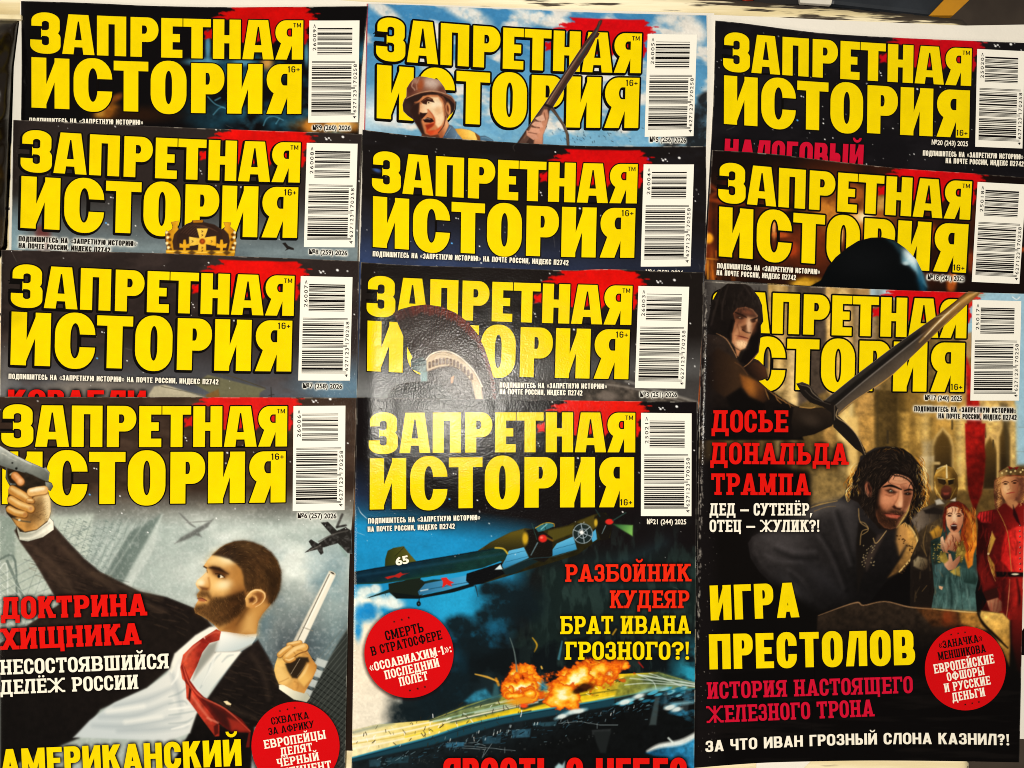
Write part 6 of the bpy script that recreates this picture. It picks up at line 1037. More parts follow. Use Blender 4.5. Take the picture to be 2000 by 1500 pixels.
p.poly('1640 470 1690 600 1720 720 1740 880 1765 1100 1760 1200 1740 1330 1700 1420 1660 1300 1650 1100 1650 700', ('#b01812', '#6a0e0a', (1650, 700), (1760, 1000)), 6, 1, 0, .3); p.line('1650 500 1690 700 1700 1000', [10, 26, 10], '#c8281c', 14, .5)
p.T = Z17b; p.poly('1640 -40 1765 -40 1750 330 1700 505 1665 400 1648 200', ('#a01611', '#5a0d09', (1650, 100), (1760, 200)), 4, 1, 0, .3)
p.poly('-40 200 330 160 720 260 760 430 640 1200 -40 1200', '#0c0908', 20); p.poly('700 250 930 250 930 420 880 440 700 460', '#8a7040', 16, .9, 0, .3); p.poly('925 -80 985 -80 985 200 940 300 920 260', '#e8c070', 10)
# ---- hooded man
p.T = HT = (1370, 540, 5.)
SW = '985 1030 1060 1060 1100 1130 1180 1205 1214 1200 1500 968 1870 688 2318 368 2574 165 2610 146 2726 154 2286 560 1870 960 1486 1222 1345 1344 1330 1362 1400 1420 1470 1500 1530 1570 1590 1680 1610 1780 1560 1720 1480 1650 1380 1560 1290 1470 1240 1440 1180 1480 1100 1530 950 1560 900 1500 900 1420 960 1270 1060 1240 985 1150 925 1045'
HOOD = '30 480 70 420 100 250 160 140 260 66 400 62 480 100 560 200 592 280 604 440 580 480 582 560 560 740 515 800 560 820 620 880 650 990 590 1015 560 1020 650 1100 740 1160 840 1230 940 1270 1060 1290 1180 1280 1300 1330 1310 1400 1270 1460 1100 1540 900 1580 700 1560 400 1540 30 1560 -40 1500 10 900'
p.poly('-40 560 130 550 240 600 330 780 400 900 520 1000 700 1130 900 1260 1000 1600 -40 1600', ('#2a1e18', '#0d0a09', (250, 800), (250, 1300)), 8, 1, 0, .2); p.poly(HOOD, ('#2a201b', '#120d0b', (300, 800), (400, 1300)), 3, 1, 0, .2)
p.poly('30 480 70 420 100 250 160 140 260 66 400 62 480 100 560 200 592 280 604 440 580 480 582 560 560 740 420 890 380 860 340 780 290 620 200 580 30 560', ('#15100e', '#211a17', (150, 300), (520, 200)), 4, 1, 0, .2)
for q in ('180 150 140 300 100 470', '260 90 210 250 200 420', '400 70 470 160 540 260', '480 110 555 230 590 340', '120 330 90 480'): p.line(q, [5, 16, 5], '#3d322d', 12, .55)
p.poly('300 640 296 560 330 440 310 360 350 310 430 296 500 320 550 380 545 470 520 560 490 590 470 640 430 700 380 720 330 690', ('#8a4e30', '#cf9266', (300, 520), (520, 520)), 4)
p.poly('310 370 350 310 430 298 500 320 545 380 540 410 480 400 400 390 330 420', '#3b221a', 14, .9); p.blob(470, 490, 26, 60, '#e6b48c', -10, .7, .9); p.blob(360, 500, 40, 50, '#d39468', 0, .8, .8); p.blob(390, 660, 70, 34, '#efc092', 10, .7, .9); p.blob(450, 350, 50, 20, '#7a4630', 15, .8, .8)
p.line('330 350 400 380 440 400', [10, 22, 10], '#1c110d', 6); p.line('480 425 520 415 552 400', [14, 18, 8], '#1c110d', 6); p.blob(380, 402, 34, 16, '#2c1c16', 5, .5); p.blob(376, 402, 10, 6, '#b8a890', 0, .5); p.blob(505, 435, 26, 16, '#2a1813', 0, .5); p.poly('385 490 440 470 455 540 475 555 400 530', '#4a2818', 8, .9); p.line('400 520 440 545 480 550', 10, '#2a140e', 5); p.line('330 575 400 590 455 605', [8, 12, 8], '#5a1f1a', 5); p.line('360 605 430 620', 10, '#b86a50', 6, .8); p.line('350 470 370 560 340 600', 8, '#7a4228', 8, .7); p.line('310 690 370 725 425 705', 8, '#3a1f14', 6); p.poly('330 700 380 728 360 780 340 775', '#b87a50', 6)
p.poly('290 420 320 420 300 560 290 640 320 700 345 780 280 650 250 560', '#0e0a09', 8, .9); p.line('145 555 240 610 310 720 345 790', [3, 9, 7], '#c08a5c', 4, .9); p.line('560 550 560 720 540 760 470 840 415 885', [2, 7, 7], '#c88a54', 4, .9); p.poly('430 700 540 440 580 470 575 580 548 740 440 860 380 830', '#0f0a0a', 6, .95)
p.poly('415 890 520 830 580 850 625 890 645 985 560 1015 470 960', ('#4a2c1c', '#1c120e', (600, 880), (480, 960)), 6); p.line('515 795 570 830 590 850', 12, '#6a3e22', 6, .8); p.poly('160 700 330 800 430 930 470 990 420 1000 380 1090 230 1180 40 1050 30 800', ('#3c2819', '#1a110d', (330, 900), (60, 900)), 12, .9); p.poly('380 960 520 1010 620 1070 640 1200 600 1240 460 1160 400 1080', ('#8a4f20', '#3a2214', (470, 1080), (620, 1180)), 14, .9); p.blob(480, 1080, 40, 80, '#b06a28', -20, .9, .7); p.line('330 840 390 880 450 960', 8, '#6a4226', 8, .7); p.poly('240 1180 380 1085 460 1180 620 1240 600 1330 300 1330', '#0c0908', 14, .9)
for q in ('620 1090 640 1150 660 1200', '720 1150 740 1200 780 1240', '790 1190 830 1240', '850 1220 870 1280', '900 1250 930 1290', '640 1100 760 1190 900 1270'): p.line(q, [4, 12, 5], '#a8743c', 5, .8)
p.poly('900 1270 1060 1290 1180 1280 1300 1330 1310 1400 1270 1460 1100 1540 900 1580 880 1420', ('#2a2019', '#15100d', (1060, 1300), (1060, 1520)), 6); p.line('960 1275 1060 1285 1110 1275', 8, '#d8a050', 5, .8); p.blob(1060, 1400, 90, 50, '#3d3128', 20, .9, .7)
p.T = HT; p.poly('455 400 480 420 490 520 470 552 440 530 450 470', '#f0c49a', 16, .7); p.poly('300 560 340 520 360 560 335 640 305 640', '#e0a070', 16, .7); p.poly('350 640 400 625 440 650 420 700 380 715 345 690', '#f4cc9c', 16, .7); p.poly('380 380 340 440 330 520 350 500 400 450 430 400', '#5a3020', 22, .6); p.poly('500 440 545 440 530 530 500 560 480 520', '#6a3a24', 20, .7)
for i in range(80): x = 310 + 150 * rg.rand(); y = 620 + 90 * rg.rand(); p.line([(x, y), (x + 3, y + 7)], 2, '#5a3a28', 2, .3, 0)
for i in range(70): x = 110 + 470 * rg.rand(); y = 90 + 260 * rg.rand() * (1 - abs(x - 340) / 500); p.line([(x, y), (x + 8 * rg.randn(), y + 40)], [2, 8], ('#0a0807', '#332a25')[i % 2], 8, .4, 0)
# ---- sword
BLADE = '1195 1215 1500 968 1870 688 2318 368 2574 165 2610 146 2726 154 2286 560 1870 960 1486 1222 1335 1350 1290 1280'
def blade():
    p.T = HT; p.poly(BLADE, '#2e2925', 1.5); p.poly('1270 1270 1560 1030 1960 710 2360 400 2668 148 2726 154 2286 560 1870 960 1486 1222 1335 1350', ('#3a332d', '#5a4c3e', (1800, 840), (1870, 930)), 5); p.poly('1240 1240 1530 1000 1920 690 2330 385 2380 385 1980 700 1580 1020 1290 1270', '#171412', 8, .95)
    p.line('1290 1275 1580 1030 1990 700 2380 392 2690 150', [6, 12, 14, 14, 8], '#7c736c', 6, .8); p.line('1210 1205 1500 970 1870 690 2318 370', [5, 6, 6, 5], '#8d8070', 4, .8); p.line('1340 1340 1486 1218 1870 956 2286 556 2500 350', [4, 7, 8, 9, 6], '#d8a04a', 5, .9)
    p.poly('2160 490 2330 360 2574 165 2610 146 2726 154 2286 560 2100 740', ('#5a4028', '#c98a34', (2200, 560), (2560, 220)), 30, .75); p.line('2130 640 2330 430 2560 230 2690 158', [4, 20, 16, 8], '#f0c070', 14, .8); p.line('2180 590 2360 400 2520 256', [3, 9, 3], '#fff6dc', 6, .9); p.line('2200 470 2400 310 2590 160', [4, 12, 8], '#3a2614', 10, .7); p.line('2280 400 2420 360', 5, '#ffe0a0', 8, .5)
blade()
def guard():
    p.poly('925 1045 1000 1045 1060 1072 1100 1130 1180 1210 1290 1230 1330 1290 1330 1360 1400 1420 1480 1500 1540 1580 1600 1700 1610 1780 1560 1720 1500 1680 1380 1560 1290 1470 1270 1330 1180 1270 1060 1230 990 1160 950 1100', '#1a1512', 2.5); p.line('960 1055 1050 1080 1090 1140 1190 1220', [4, 9, 6], '#8a7a68', 4, .9); p.line('1330 1300 1320 1370 1420 1440 1530 1570 1600 1740', [5, 10, 8, 4], '#c8a878', 4, .9); p.line('1300 1260 1300 1400', 9, '#6a5c4c', 4, .8); p.line('1010 1110 1100 1190 1260 1250', 6, '#4a4038', 4, .9)
guard()
# ---- kneeling man
p.T = KB = Z17b; KN = '315 690 340 650 420 605 560 560 690 470 760 448 870 425 905 395 930 300 990 225 1000 160 1090 108 1170 98 1270 128 1345 200 1395 280 1410 360 1398 450 1352 520 1325 590 1358 680 1340 760 1250 860 1150 935 1060 1050 900 1100 760 1160 360 1160 480 960 380 860 330 780'
p.poly(KN, ('#201c1c', '#0e0c0c', (700, 600), (800, 1000)), 3, 1, 0, .2); p.poly('430 610 690 470 760 448 870 428 960 440 1000 600 990 900 760 1120 560 1000 400 840 340 740 350 660', ('#2e2a2a', '#121010', (520, 620), (800, 1000)), 10, 1, 0, .2)
p.poly('640 520 760 452 870 430 900 460 760 500 660 560', '#77706c', 34, .6); p.poly('400 650 520 600 640 640 600 760 460 760', '#4c4748', 60, .6); p.poly('880 450 960 450 990 620 950 760 900 620', '#4a4546', 40, .5); p.poly('520 880 640 960 720 1100 600 1060', '#3e3c40', 50, .6); p.poly('640 800 800 860 900 1000 760 960', '#343236', 60, .6)
for q in ('560 850 640 920 700 1040', '500 700 600 740 720 740', '740 640 820 760 900 960', '420 760 520 800 640 800', '600 980 640 1060 660 1120', '840 500 880 640 940 820'): p.line(q, [3, 12, 3], '#5a5558', 26, .45)
for q in ('580 880 660 960 720 1080', '480 730 600 780 740 780', '770 640 850 780 920 980', '860 500 910 640 960 800'): p.line(q, [3, 14, 3], '#050404', 26, .6)
p.line('700 472 760 452 860 432', [3, 8, 3], '#b8924e', 4, .9); p.line('720 495 790 470 850 465', 4, '#8a6a3c', 3, .8); p.poly('990 560 1060 600 1100 640 1080 760 1010 900 985 1000 975 700', '#15110f', 6); p.poly('1110 640 1160 620 1100 740 1040 860 1020 800', '#3c302a', 8, .8)
p.line('990 480 1000 560 1050 600 1010 620 1000 700', 5, '#9a7a4a', 3, .9); p.line('1000 560 1030 570 1050 610 1010 640', 4, '#b89458', 3, .8); p.line('1160 615 1100 690 1080 660', 5, '#c8a468', 3, .8)
for i in range(30): p.blob(1010 + rg.rand() * 80, 690 + rg.rand() * 150, 4, 4, '#8a7a5a', 0, .5, .8)
p.poly('1240 540 1300 580 1355 680 1335 760 1250 860 1170 900 1250 780 1290 700 1240 640', ('#6a4a26', '#d8a04e', (1180, 760), (1340, 660)), 6, 1, 0, .3); p.line('1270 560 1320 610 1352 690 1330 760 1240 865', [4, 12, 8], '#f0c878', 5, .9); p.poly('1230 560 1290 600 1290 690 1240 760 1220 680', '#c08a4a', 10, .9)
for i in range(40): t = rg.rand(); p.blob(1225 + 90 * math.sin(t * 3) + rg.randn() * 8, 640 + 240 * t, 5, 4, '#3a2412', 0, .5, .8)
KH = (1600, 860, 6.818); p.T = KH; rg = np.random.RandomState(12); GOLD = ('#f7c860', '#d8902c', '#a8641a', '#ffe6a0', '#7a4412')
MANE = '400 770 440 650 445 560 440 490 500 400 525 300 620 200 705 148 830 98 1000 86 1120 110 1230 188 1312 290 1372 372 1405 480 1412 620 1422 720 1400 820 1340 925 1280 1010 1230 1050 1190 1125 1140 1090 1000 1180 800 1180 640 1000 520 830'
def wisps(n, cx, hw, y0, y1, cols, seed, w=9, a=.85):
    r = np.random.RandomState(seed)
    for i in range(n):
        t = r.rand(); y = y0 + (y1 - y0) * t; x = cx(t) + r.randn() * hw; d = -1 if cx(.5) < 960 else 1
        p.line([(x - d * 40, y - 80), (x + d * 8, y - 30), (x + d * (6 + 16 * r.randn()), y + 20), (x + d * 14 * r.randn(), y + 70)], [2, w, w * .8, 1.5], cols[i % len(cols)], 4, a)
wisps(70, lambda t: 1330 + 90 * math.sin(t * 3.0), 26, 280, 1000, GOLD, 1, 11); wisps(46, lambda t: 470 - 110 * t ** 1.4, 22, 380, 760, GOLD, 2, 10)
p.poly(MANE, '#17110e', 6, 1, 0, .3)
FACE = '850 600 920 540 955 475 1000 452 1090 452 1180 468 1240 535 1256 610 1256 690 1232 775 1205 870 1158 960 1085 1062 1025 1165 950 1186 870 1166 790 1092 756 1000 742 880 768 760 790 650'
p.poly(FACE, ('#9c5a3a', '#cc8460', (770, 800), (1060, 700)), 6, 1, 0, .1)
p.poly('930 545 970 475 1080 465 1180 480 1225 560 1120 600 1000 590', '#c68560', 26, .85); p.blob(1060, 530, 80, 36, '#dba078', 0, .9, .7); p.poly('800 720 900 740 1000 730 990 840 900 880 820 850', '#d68c64', 40, .85); p.blob(890, 790, 60, 40, '#d98f66', 0, .9, .7); p.poly('1110 610 1190 640 1250 660 1225 790 1170 900 1110 950 1105 800', '#6a3a26', 26, .85); p.poly('1150 760 1200 780 1180 860 1130 900', '#7a4428', 26, .6)
p.poly('1050 660 1095 660 1115 800 1105 880 1050 900 1000 880 1010 830', ('#d48c62', '#e2a47a', (1010, 800), (1100, 820)), 10); p.blob(1075, 850, 24, 40, '#f0b88e', 0, .9, .8); p.line('1060 680 1040 780 990 860', 12, '#8a4c30', 16, .7); p.poly('968 885 1000 860 1035 895 1100 905 1075 930 1000 915', '#34170f', 8)
p.line('848 622 960 604 1092 655', [14, 36, 18], '#140c09', 8); p.line('1135 672 1200 655 1262 668', [14, 24, 8], '#140c09', 8); p.poly('880 665 950 640 1040 690 1000 715 930 705', '#2e170f', 12, .95); p.blob(955, 676, 22, 9, '#8c8670', 8, .5); p.blob(962, 675, 10, 10, '#2c3a30', 0, .4); p.blob(958, 671, 3, 3, '#e8e4d4', 0, .4); p.blob(1180, 712, 46, 18, '#1c0f0b', 0, .6); p.blob(1178, 712, 10, 5, '#6a5e50', 0, .5); p.line('890 725 950 742 1015 715', 10, '#7a4028', 14, .8); p.line('960 568 1060 588 1160 574', 6, '#8a5236', 8, .8); p.line('980 528 1080 542 1180 530', 6, '#9a6040', 8, .7); p.line('1085 600 1100 640', 8, '#7a4028', 8, .7)
BRD = '745 850 800 870 850 930 900 950 960 915 1060 930 1120 945 1150 960 1085 1064 1025 1168 950 1190 870 1170 790 1096 754 1000'
p.poly(BRD, '#24140d', 26, .9, 0, .3); p.poly('880 985 965 975 1085 998 1040 1040 960 1032 900 1015', '#b2543e', 9); p.line('872 978 980 984 1095 998', 10, '#2e0f0c', 5); p.blob(960, 1015, 40, 8, '#dd8468', 8, .8, .8); bp = nums(BRD)
for i in range(300):
    x = 740 + 420 * rg.rand(); y = 850 + 340 * rg.rand()
    if inside(bp, np.array([x]), np.array([y]))[0]: p.line([(x, y), (x + 8, y + 22)], [3, 1], ('#0e0806', '#4a2a18', '#6a3e20', '#c88a40' if x > 1000 else '#2a160c')[i % 4], 3, .55, 0)
p.poly('1205 860 1160 960 1090 1064 1030 1165 1075 1130 1150 1020 1200 930', '#f2c068', 9, .85); p.poly('870 985 960 978 1085 998 1040 1038 960 1030', '#b2543e', 9, .7); p.line('872 978 980 984 1095 998', 9, '#2e0f0c', 5)
p.blob(655, 650, 42, 100, '#94523a', -15, .3); p.blob(668, 640, 20, 66, '#301610', -15, .5); p.line('622 610 618 690 655 748', 10, '#cf8c68', 8, .8); p.poly('770 600 800 560 820 640 800 760 790 900 750 960 700 820 720 660', '#120c0a', 22, .95)
mn, fc = nums(MANE), nums(FACE)
for i in range(1500):                                      # strands of hair following the fall from the parting
    x = 410 + 1010 * rg.rand(); y = 90 + 1040 * rg.rand(); P1, P2 = np.array([x]), np.array([y])
    if not inside(mn, P1, P2)[0] or (inside(fc, P1, P2)[0]) or (y > 700 and x < 560) or (y > 1000 and x < 1100): continue
    s_ = -1 if x < 960 else 1; k = min(1, abs(x - 960) / 400); ang = math.atan2(.25 + 1.1 * k + (y - 100) / 520, s_ * (1.25 - k)) + .35 * math.sin(y / 60 + x / 90); l = 36 + 50 * rg.rand(); rim = (x > 1240 + 60 * math.sin(y / 200.) or x < 540 or y < 135) and rg.rand() < .5
    c = GOLD[i % 5] if rim else ('#0a0706', '#3a2c22', '#221912', '#5a4634', '#0d0908', '#2e221a')[i % 6]
    p.line([(x, y), (x + l * .5 * math.cos(ang - .2), y + l * .5 * math.sin(ang - .2)), (x + l * math.cos(ang + .1), y + l * math.sin(ang + .1))], [2, 6, 1.5], c, 3, .6)
for q, w in (('940 430 1010 470 1090 480 1200 540 1262 640', [14, 16, 16, 20, 24]), ('960 400 1100 440 1220 500 1300 640', [40, 44, 40, 34]), ('960 430 920 500 860 560 800 640', [24, 26, 26, 22]), ('980 460 935 520 925 560 955 575', [12, 10, 7, 3]), ('1230 560 1200 610 1185 690', [12, 8, 3]), ('1262 640 1262 760 1235 860 1190 980 1170 1090', [26, 30, 24, 18, 4]), ('1290 700 1290 860 1240 1000', [40, 40, 10]), ('1010 470 985 520', [8, 3])): p.line(q, w, '#120c0a', 7, .95)
wisps(40, lambda t: 1340 + 70 * math.sin(t * 3.0), 22, 300, 1000, GOLD, 5, 7, .8)
for i in range(26): t = rg.rand(); x = 1195 + 90 * t; y = 1000 - 300 * t + 30 * rg.randn(); p.line([(x, y - 40), (x + 12, y), (x - 6, y + 40)], [2, 6, 1], ('#120c0a', '#8a5a20')[i % 2], 3, .7)
# ---- knight, woman, crowned figure
p.T = TR = (1780, 890, 4.686)
KNI = '205 200 230 130 310 84 380 110 420 180 428 280 415 380 410 420 330 430 300 470 290 640 320 740 250 1000 210 1180 190 1400 -10 1400 -10 940 70 760 40 600 20 590 100 480 210 440 230 390 205 300'
p.poly(KNI, ('#4a3a26', '#1c1612', (180, 550), (150, 1000)), 4, 1, 0, .3); p.poly('0 590 60 520 120 480 210 440 300 470 280 560 140 640 60 700', ('#77685a', '#2a221c', (60, 560), (240, 520)), 8, .9); p.poly('110 500 210 470 290 500 280 540 130 530', '#1d1714', 6); p.poly('170 700 240 640 300 680 290 740 200 760', ('#c08a2c', '#6a4618', (220, 680), (290, 740)), 8); p.poly('20 960 60 920 150 950 150 1020 110 1060 20 1010', ('#8a7a5c', '#3a2c1e', (50, 960), (130, 1030)), 6); p.poly('0 1040 200 1060 190 1400 -10 1400', '#18120f', 10)
for q in ('140 640 110 800 140 920', '90 820 130 900', '100 1240 140 1190', '240 660 190 640 170 700'): p.line(q, [4, 10, 4], '#8a6a3a', 6, .7)
p.poly('205 300 205 200 230 130 310 84 380 110 420 180 428 280 412 380 380 400 340 410 260 390 225 360', ('#a87c30', '#4a3212', (250, 180), (420, 320)), 3, 1, 0, .4); p.line('322 86 325 200', [12, 18], '#f2deA8', 4, .9); p.line('225 160 280 120 310 100', 12, '#e0be6a', 8, .7); p.poly('240 210 310 220 320 250 300 270 250 250', '#1c140c', 4); p.poly('335 225 390 215 385 255 340 270', '#1c140c', 4); p.poly('300 270 340 275 370 300 360 390 310 410 270 380 270 310', ('#5a2a1c', '#2a1410', (310, 300), (310, 390)), 5); p.poly('288 338 346 338 338 358 302 359', '#8a3a2c', 6); p.line('215 290 250 350 280 400', 8, '#e0bc68', 4, .8); p.line('410 290 380 350 360 390', 8, '#8a6a2c', 4, .8); p.line('240 205 310 215', 7, '#f0d890', 3); p.line('335 220 395 210', 7, '#d8b860', 3); p.poly('215 410 260 395 300 440 230 450', '#b8b0a0', 6); p.poly('360 410 405 385 405 420', '#cfc6b4', 5)
WOM = '290 660 285 560 310 470 360 430 430 416 490 450 540 510 580 560 598 660 600 800 590 880 600 960 610 1130 585 1250 600 1440 180 1420 210 1240 200 1100 180 900 180 780 220 760 270 740'
p.poly(WOM, ('#1d3230', '#41605c', (350, 900), (480, 1350)), 4, 1, 0, .3); p.poly('290 660 285 560 310 470 360 430 430 416 490 450 540 510 580 560 598 660 600 820 570 900 560 1000 520 1040 480 900 440 760 470 640 480 540 440 490 340 480 320 560 310 700', ('#5a160c', '#d0741c', (440, 600), (600, 660)), 5, 1, 0, .3); p.line('470 470 540 570 570 700 580 820', [6, 26, 10], '#f0b040', 14, .7); p.line('450 640 500 800 520 960', [6, 22, 8], '#8a1e0e', 10, .7)
p.poly('315 560 325 490 370 465 440 480 478 550 470 620 440 690 400 725 360 700 325 640', ('#e0aa80', '#b06a48', (340, 560), (470, 640)), 4); p.blob(395, 560, 22, 50, '#f0c8a0', 0, .8, .9); p.line('330 490 390 468 460 496', 4, '#d8c49a', 3); p.line('325 540 350 525 375 535', [5, 9, 5], '#3a1a10', 4); p.line('410 535 440 530 460 545', [5, 9, 5], '#3a1a10', 4); p.blob(350, 550, 18, 9, '#3a2018', 0, .4); p.blob(435, 552, 18, 9, '#3a2018', 0, .4); p.poly('360 640 385 622 415 630 420 670 390 690 362 670', '#2c0e0c', 5); p.line('358 640 388 618 418 632', 6, '#a84a3c', 4, .8); p.line('368 640 410 640', 6, '#e8dcd0', 3, .8); p.line('395 600 380 612 405 615', 5, '#8a4a34', 4, .7)
p.poly('350 700 440 700 450 760 460 830 400 880 330 860 300 780', ('#cc9068', '#9a5e40', (360, 740), (440, 820)), 6); p.poly('180 790 260 770 270 860 300 960 260 1000 190 980', '#1c2a24', 6, 1, 0, .4); p.poly('420 800 470 780 500 880 460 980 400 960', '#6d5a24', 6, 1, 0, .5)
for i in range(60): q = rg.rand(2); p.blob(200 + 80 * q[0] if i % 2 else 400 + 80 * q[0], 780 + 200 * q[1], 6, 5, '#b89a44', 0, .5, .8)
p.poly('268 750 290 735 300 790 330 820 340 750 352 748 350 820 330 880 360 900 290 880 270 840', ('#e6b48e', '#a86a4a', (280, 780), (340, 860)), 4); p.poly('290 960 340 950 340 900 360 900 380 970 420 930 450 910 440 970 400 1040 340 1050 300 1010', ('#d89e78', '#9a5e42', (330, 960), (420, 1000)), 4); p.poly('260 890 310 880 340 960 300 990 260 960', '#8a7430', 5, 1, 0, .4); p.poly('350 1060 440 1010 470 1040 460 1110 390 1090', '#a08638', 5, 1, 0, .4); p.poly('440 1020 560 1040 610 1130 585 1180 480 1160 450 1110', ('#35524e', '#1c302c', (500, 1060), (520, 1160)), 6); p.poly('210 1000 290 980 330 1060 300 1180 220 1180', ('#3e5c5c', '#1f3432', (230, 1060), (310, 1140)), 6); p.poly('250 1190 290 1200 280 1230 255 1215', '#d8a880', 4)
for q in ('320 1100 330 1250 310 1400', '400 1180 420 1300 400 1420', '500 1180 520 1300 540 1420', '220 1240 230 1400'): p.line(q, [4, 16, 6], '#6a8a84', 12, .6)
for q in ('350 1120 370 1300 360 1420', '450 1200 470 1400'): p.line(q, [4, 18, 6], '#132220', 10, .7)
KIN = '770 490 755 330 760 230 810 190 800 140 860 120 885 96 930 110 980 100 1040 120 1060 1500 640 1500 640 1420 690 1330 650 1240 640 1130 600 1040 595 880 610 650 600 560 620 520 720 500'
p.poly(KIN, ('#2c0807', '#701110', (650, 900), (900, 900)), 4, 1, 0, .3); p.poly('770 490 755 330 760 230 820 180 1060 190 1060 480 1020 430 840 440 800 480', ('#6a4028', '#a8703e', (770, 330), (830, 250)), 5, 1, 0, .5)
for i in range(60):
    x = 765 + 60 * rg.rand() if i % 3 else 990 + 60 * rg.rand(); y = 190 + 270 * rg.rand(); p.line([(x, y), (x + 12, y + 12), (x - 6, y + 26), (x + 8, y + 40)], [3, 7, 6, 2], ('#e0a860', '#4a2614', '#c88a4a', '#7a4824')[i % 4], 4, .8)
p.poly('10 10 11 10 11 11', '#000000', 1, 0); p.poly('818 290 825 220 860 195 960 190 985 250 980 330 950 400 900 428 860 410 830 360', ('#d8945e', '#8a4a30', (860, 300), (985, 320)), 4); p.blob(870, 300, 34, 50, '#f0c08a', 0, .8, .8); p.poly('860 410 950 395 980 440 940 500 880 450', '#c08050', 6)
p.line('830 250 860 236 890 245', [5, 10, 6], '#4a2212', 4); p.line('915 240 950 225 975 238', [6, 10, 5], '#3a1a10', 4); p.blob(862, 258, 18, 8, '#3a1e12', 0, .4); p.blob(945, 250, 18, 8, '#2c150d', 0, .4); p.line('900 250 905 300 880 316', 7, '#a8643e', 6, .7); p.line('870 350 905 340 945 335', [5, 10, 5], '#9a3428', 4); p.poly('955 200 985 250 980 340 940 410 1000 420 1040 300 1030 200', '#5a2c22', 10, .8)
p.poly('800 200 796 150 850 120 885 98 900 130 940 110 960 135 985 100 1060 130 1060 190 960 180 870 180', ('#8a6a3a', '#4a3218', (850, 130), (1000, 180)), 4, 1, 0, .5)
for x, y in ((830, 160), (870, 140), (910, 150), (950, 140), (1000, 150), (1020, 130)): p.blob(x, y, 9, 9, '#e8cc88', 0, .5)
p.poly('800 480 860 440 930 500 960 470 1060 450 1060 660 990 700 900 660 800 560', ('#5a0e0c', '#8a1613', (850, 500), (1000, 600)), 6); p.poly('870 690 960 650 1060 640 1060 1080 910 1060 820 960 830 840', ('#c01a18', '#e83028', (850, 800), (1000, 800)), 8, 1, 0, .2); p.poly('930 450 970 540 1000 640 960 600 930 540', '#24080a', 5); p.line('785 490 850 620 890 760 915 1060', [4, 7, 6], '#b0843c', 3, .9); p.poly('600 560 620 520 740 500 770 560 740 620 640 610', ('#c02222', '#5a0c0c', (640, 540), (740, 590)), 6, 1, 0, .4)
for k in range(5): p.line([(640 + k * 26, 515), (630 + k * 28, 600)], 7, '#3a0808', 4, .8)
p.poly('740 700 770 760 720 890 700 900 720 780', '#c09038', 5); p.poly('705 910 760 1000 770 1120 730 1060', '#a87a2c', 5); p.line('740 690 700 890 730 1040 770 1150', [3, 6, 3], '#d8b060', 3, .9); p.blob(705, 898, 10, 10, '#f0dca0', 0, .5); p.poly('770 1060 1060 1070 1060 1110 780 1110', '#0d0808', 5); p.blob(950, 1085, 34, 9, '#d8d0b0', 0, .4); p.poly('640 900 690 1040 760 1180 660 1240 600 1040', '#7a1612', 14, .7); p.poly('660 1250 790 1200 800 1300 690 1320', '#2c0f0c', 6); p.poly('690 1330 790 1300 830 1340 830 1420 780 1440 720 1420', ('#b87a58', '#6a3a2a', (710, 1350), (820, 1400)), 5); p.poly('840 1120 1060 1110 1060 1500 860 1500 820 1300', ('#3a0a0a', '#a81c16', (840, 1300), (960, 1300)), 10, 1, 0, .2); p.line('900 1130 890 1300 870 1480', [5, 8, 5], '#c88a5a', 4, .8); p.line('965 1130 990 1300 980 1480', [10, 30, 20], '#1c0707', 14, .8)
for k in range(9): p.blob(994 + rg.randn() * 2, 640 + k * 50, 8, 8, '#2a0c0c', 0, .4); p.blob(992, 637 + k * 50, 4, 4, '#f0c8b8', 0, .5)
p.poly('215 215 260 190 310 215 300 290 240 290', '#3a260f', 16, .6); p.poly('350 130 420 180 428 280 390 300 380 200', '#3a260f', 20, .6); p.line('240 120 280 100 312 96', 8, '#fff0b8', 6, .7); p.line('215 240 222 300 235 350', 6, '#f0cc78', 5, .7)
for i in range(120):                                      # hair of the woman
    t = rg.rand(); x = 300 + 280 * t; y = 440 + 60 * abs(t - .5) + 380 * rg.rand() ** 1.4
    if 320 < x < 470 and 480 < y < 720: continue
    p.line([(x, y), (x + 6 + 8 * rg.rand(), y + 30), (x + 4 * rg.randn(), y + 66)], [2, 7, 1.5], ('#3a0d06', '#8a2a10', '#c0601c', '#f0a840' if x > 520 else '#5a180a')[i % 4], 4, .7)
for i in range(70):                                       # folds and trimmings of the red coat and the gown
    x = 640 + 400 * rg.rand(); y = 560 + 880 * rg.rand(); p.line([(x, y), (x + 14 * rg.randn(), y + 60), (x + 20 * rg.randn(), y + 120)], [2, 8, 2], ('#2a0606', '#b02018', '#4a0a0a')[i % 3], 10, .4)
    if i % 2: x = 220 + 360 * rg.rand(); y = 1000 + 380 * rg.rand(); p.line([(x, y), (x + 6 * rg.randn(), y + 50), (x + 10 * rg.randn(), y + 100)], [2, 8, 2], ('#14231f', '#6f918a')[i % 4 > 1], 8, .45)
for i in range(60): x = 10 + 280 * rg.rand(); y = 480 + 800 * rg.rand(); p.line([(x, y), (x + 14 * rg.randn(), y + 60)], [2, 9], ('#0c0907', '#6a5436', '#2a2018')[i % 3], 8, .45, 0)
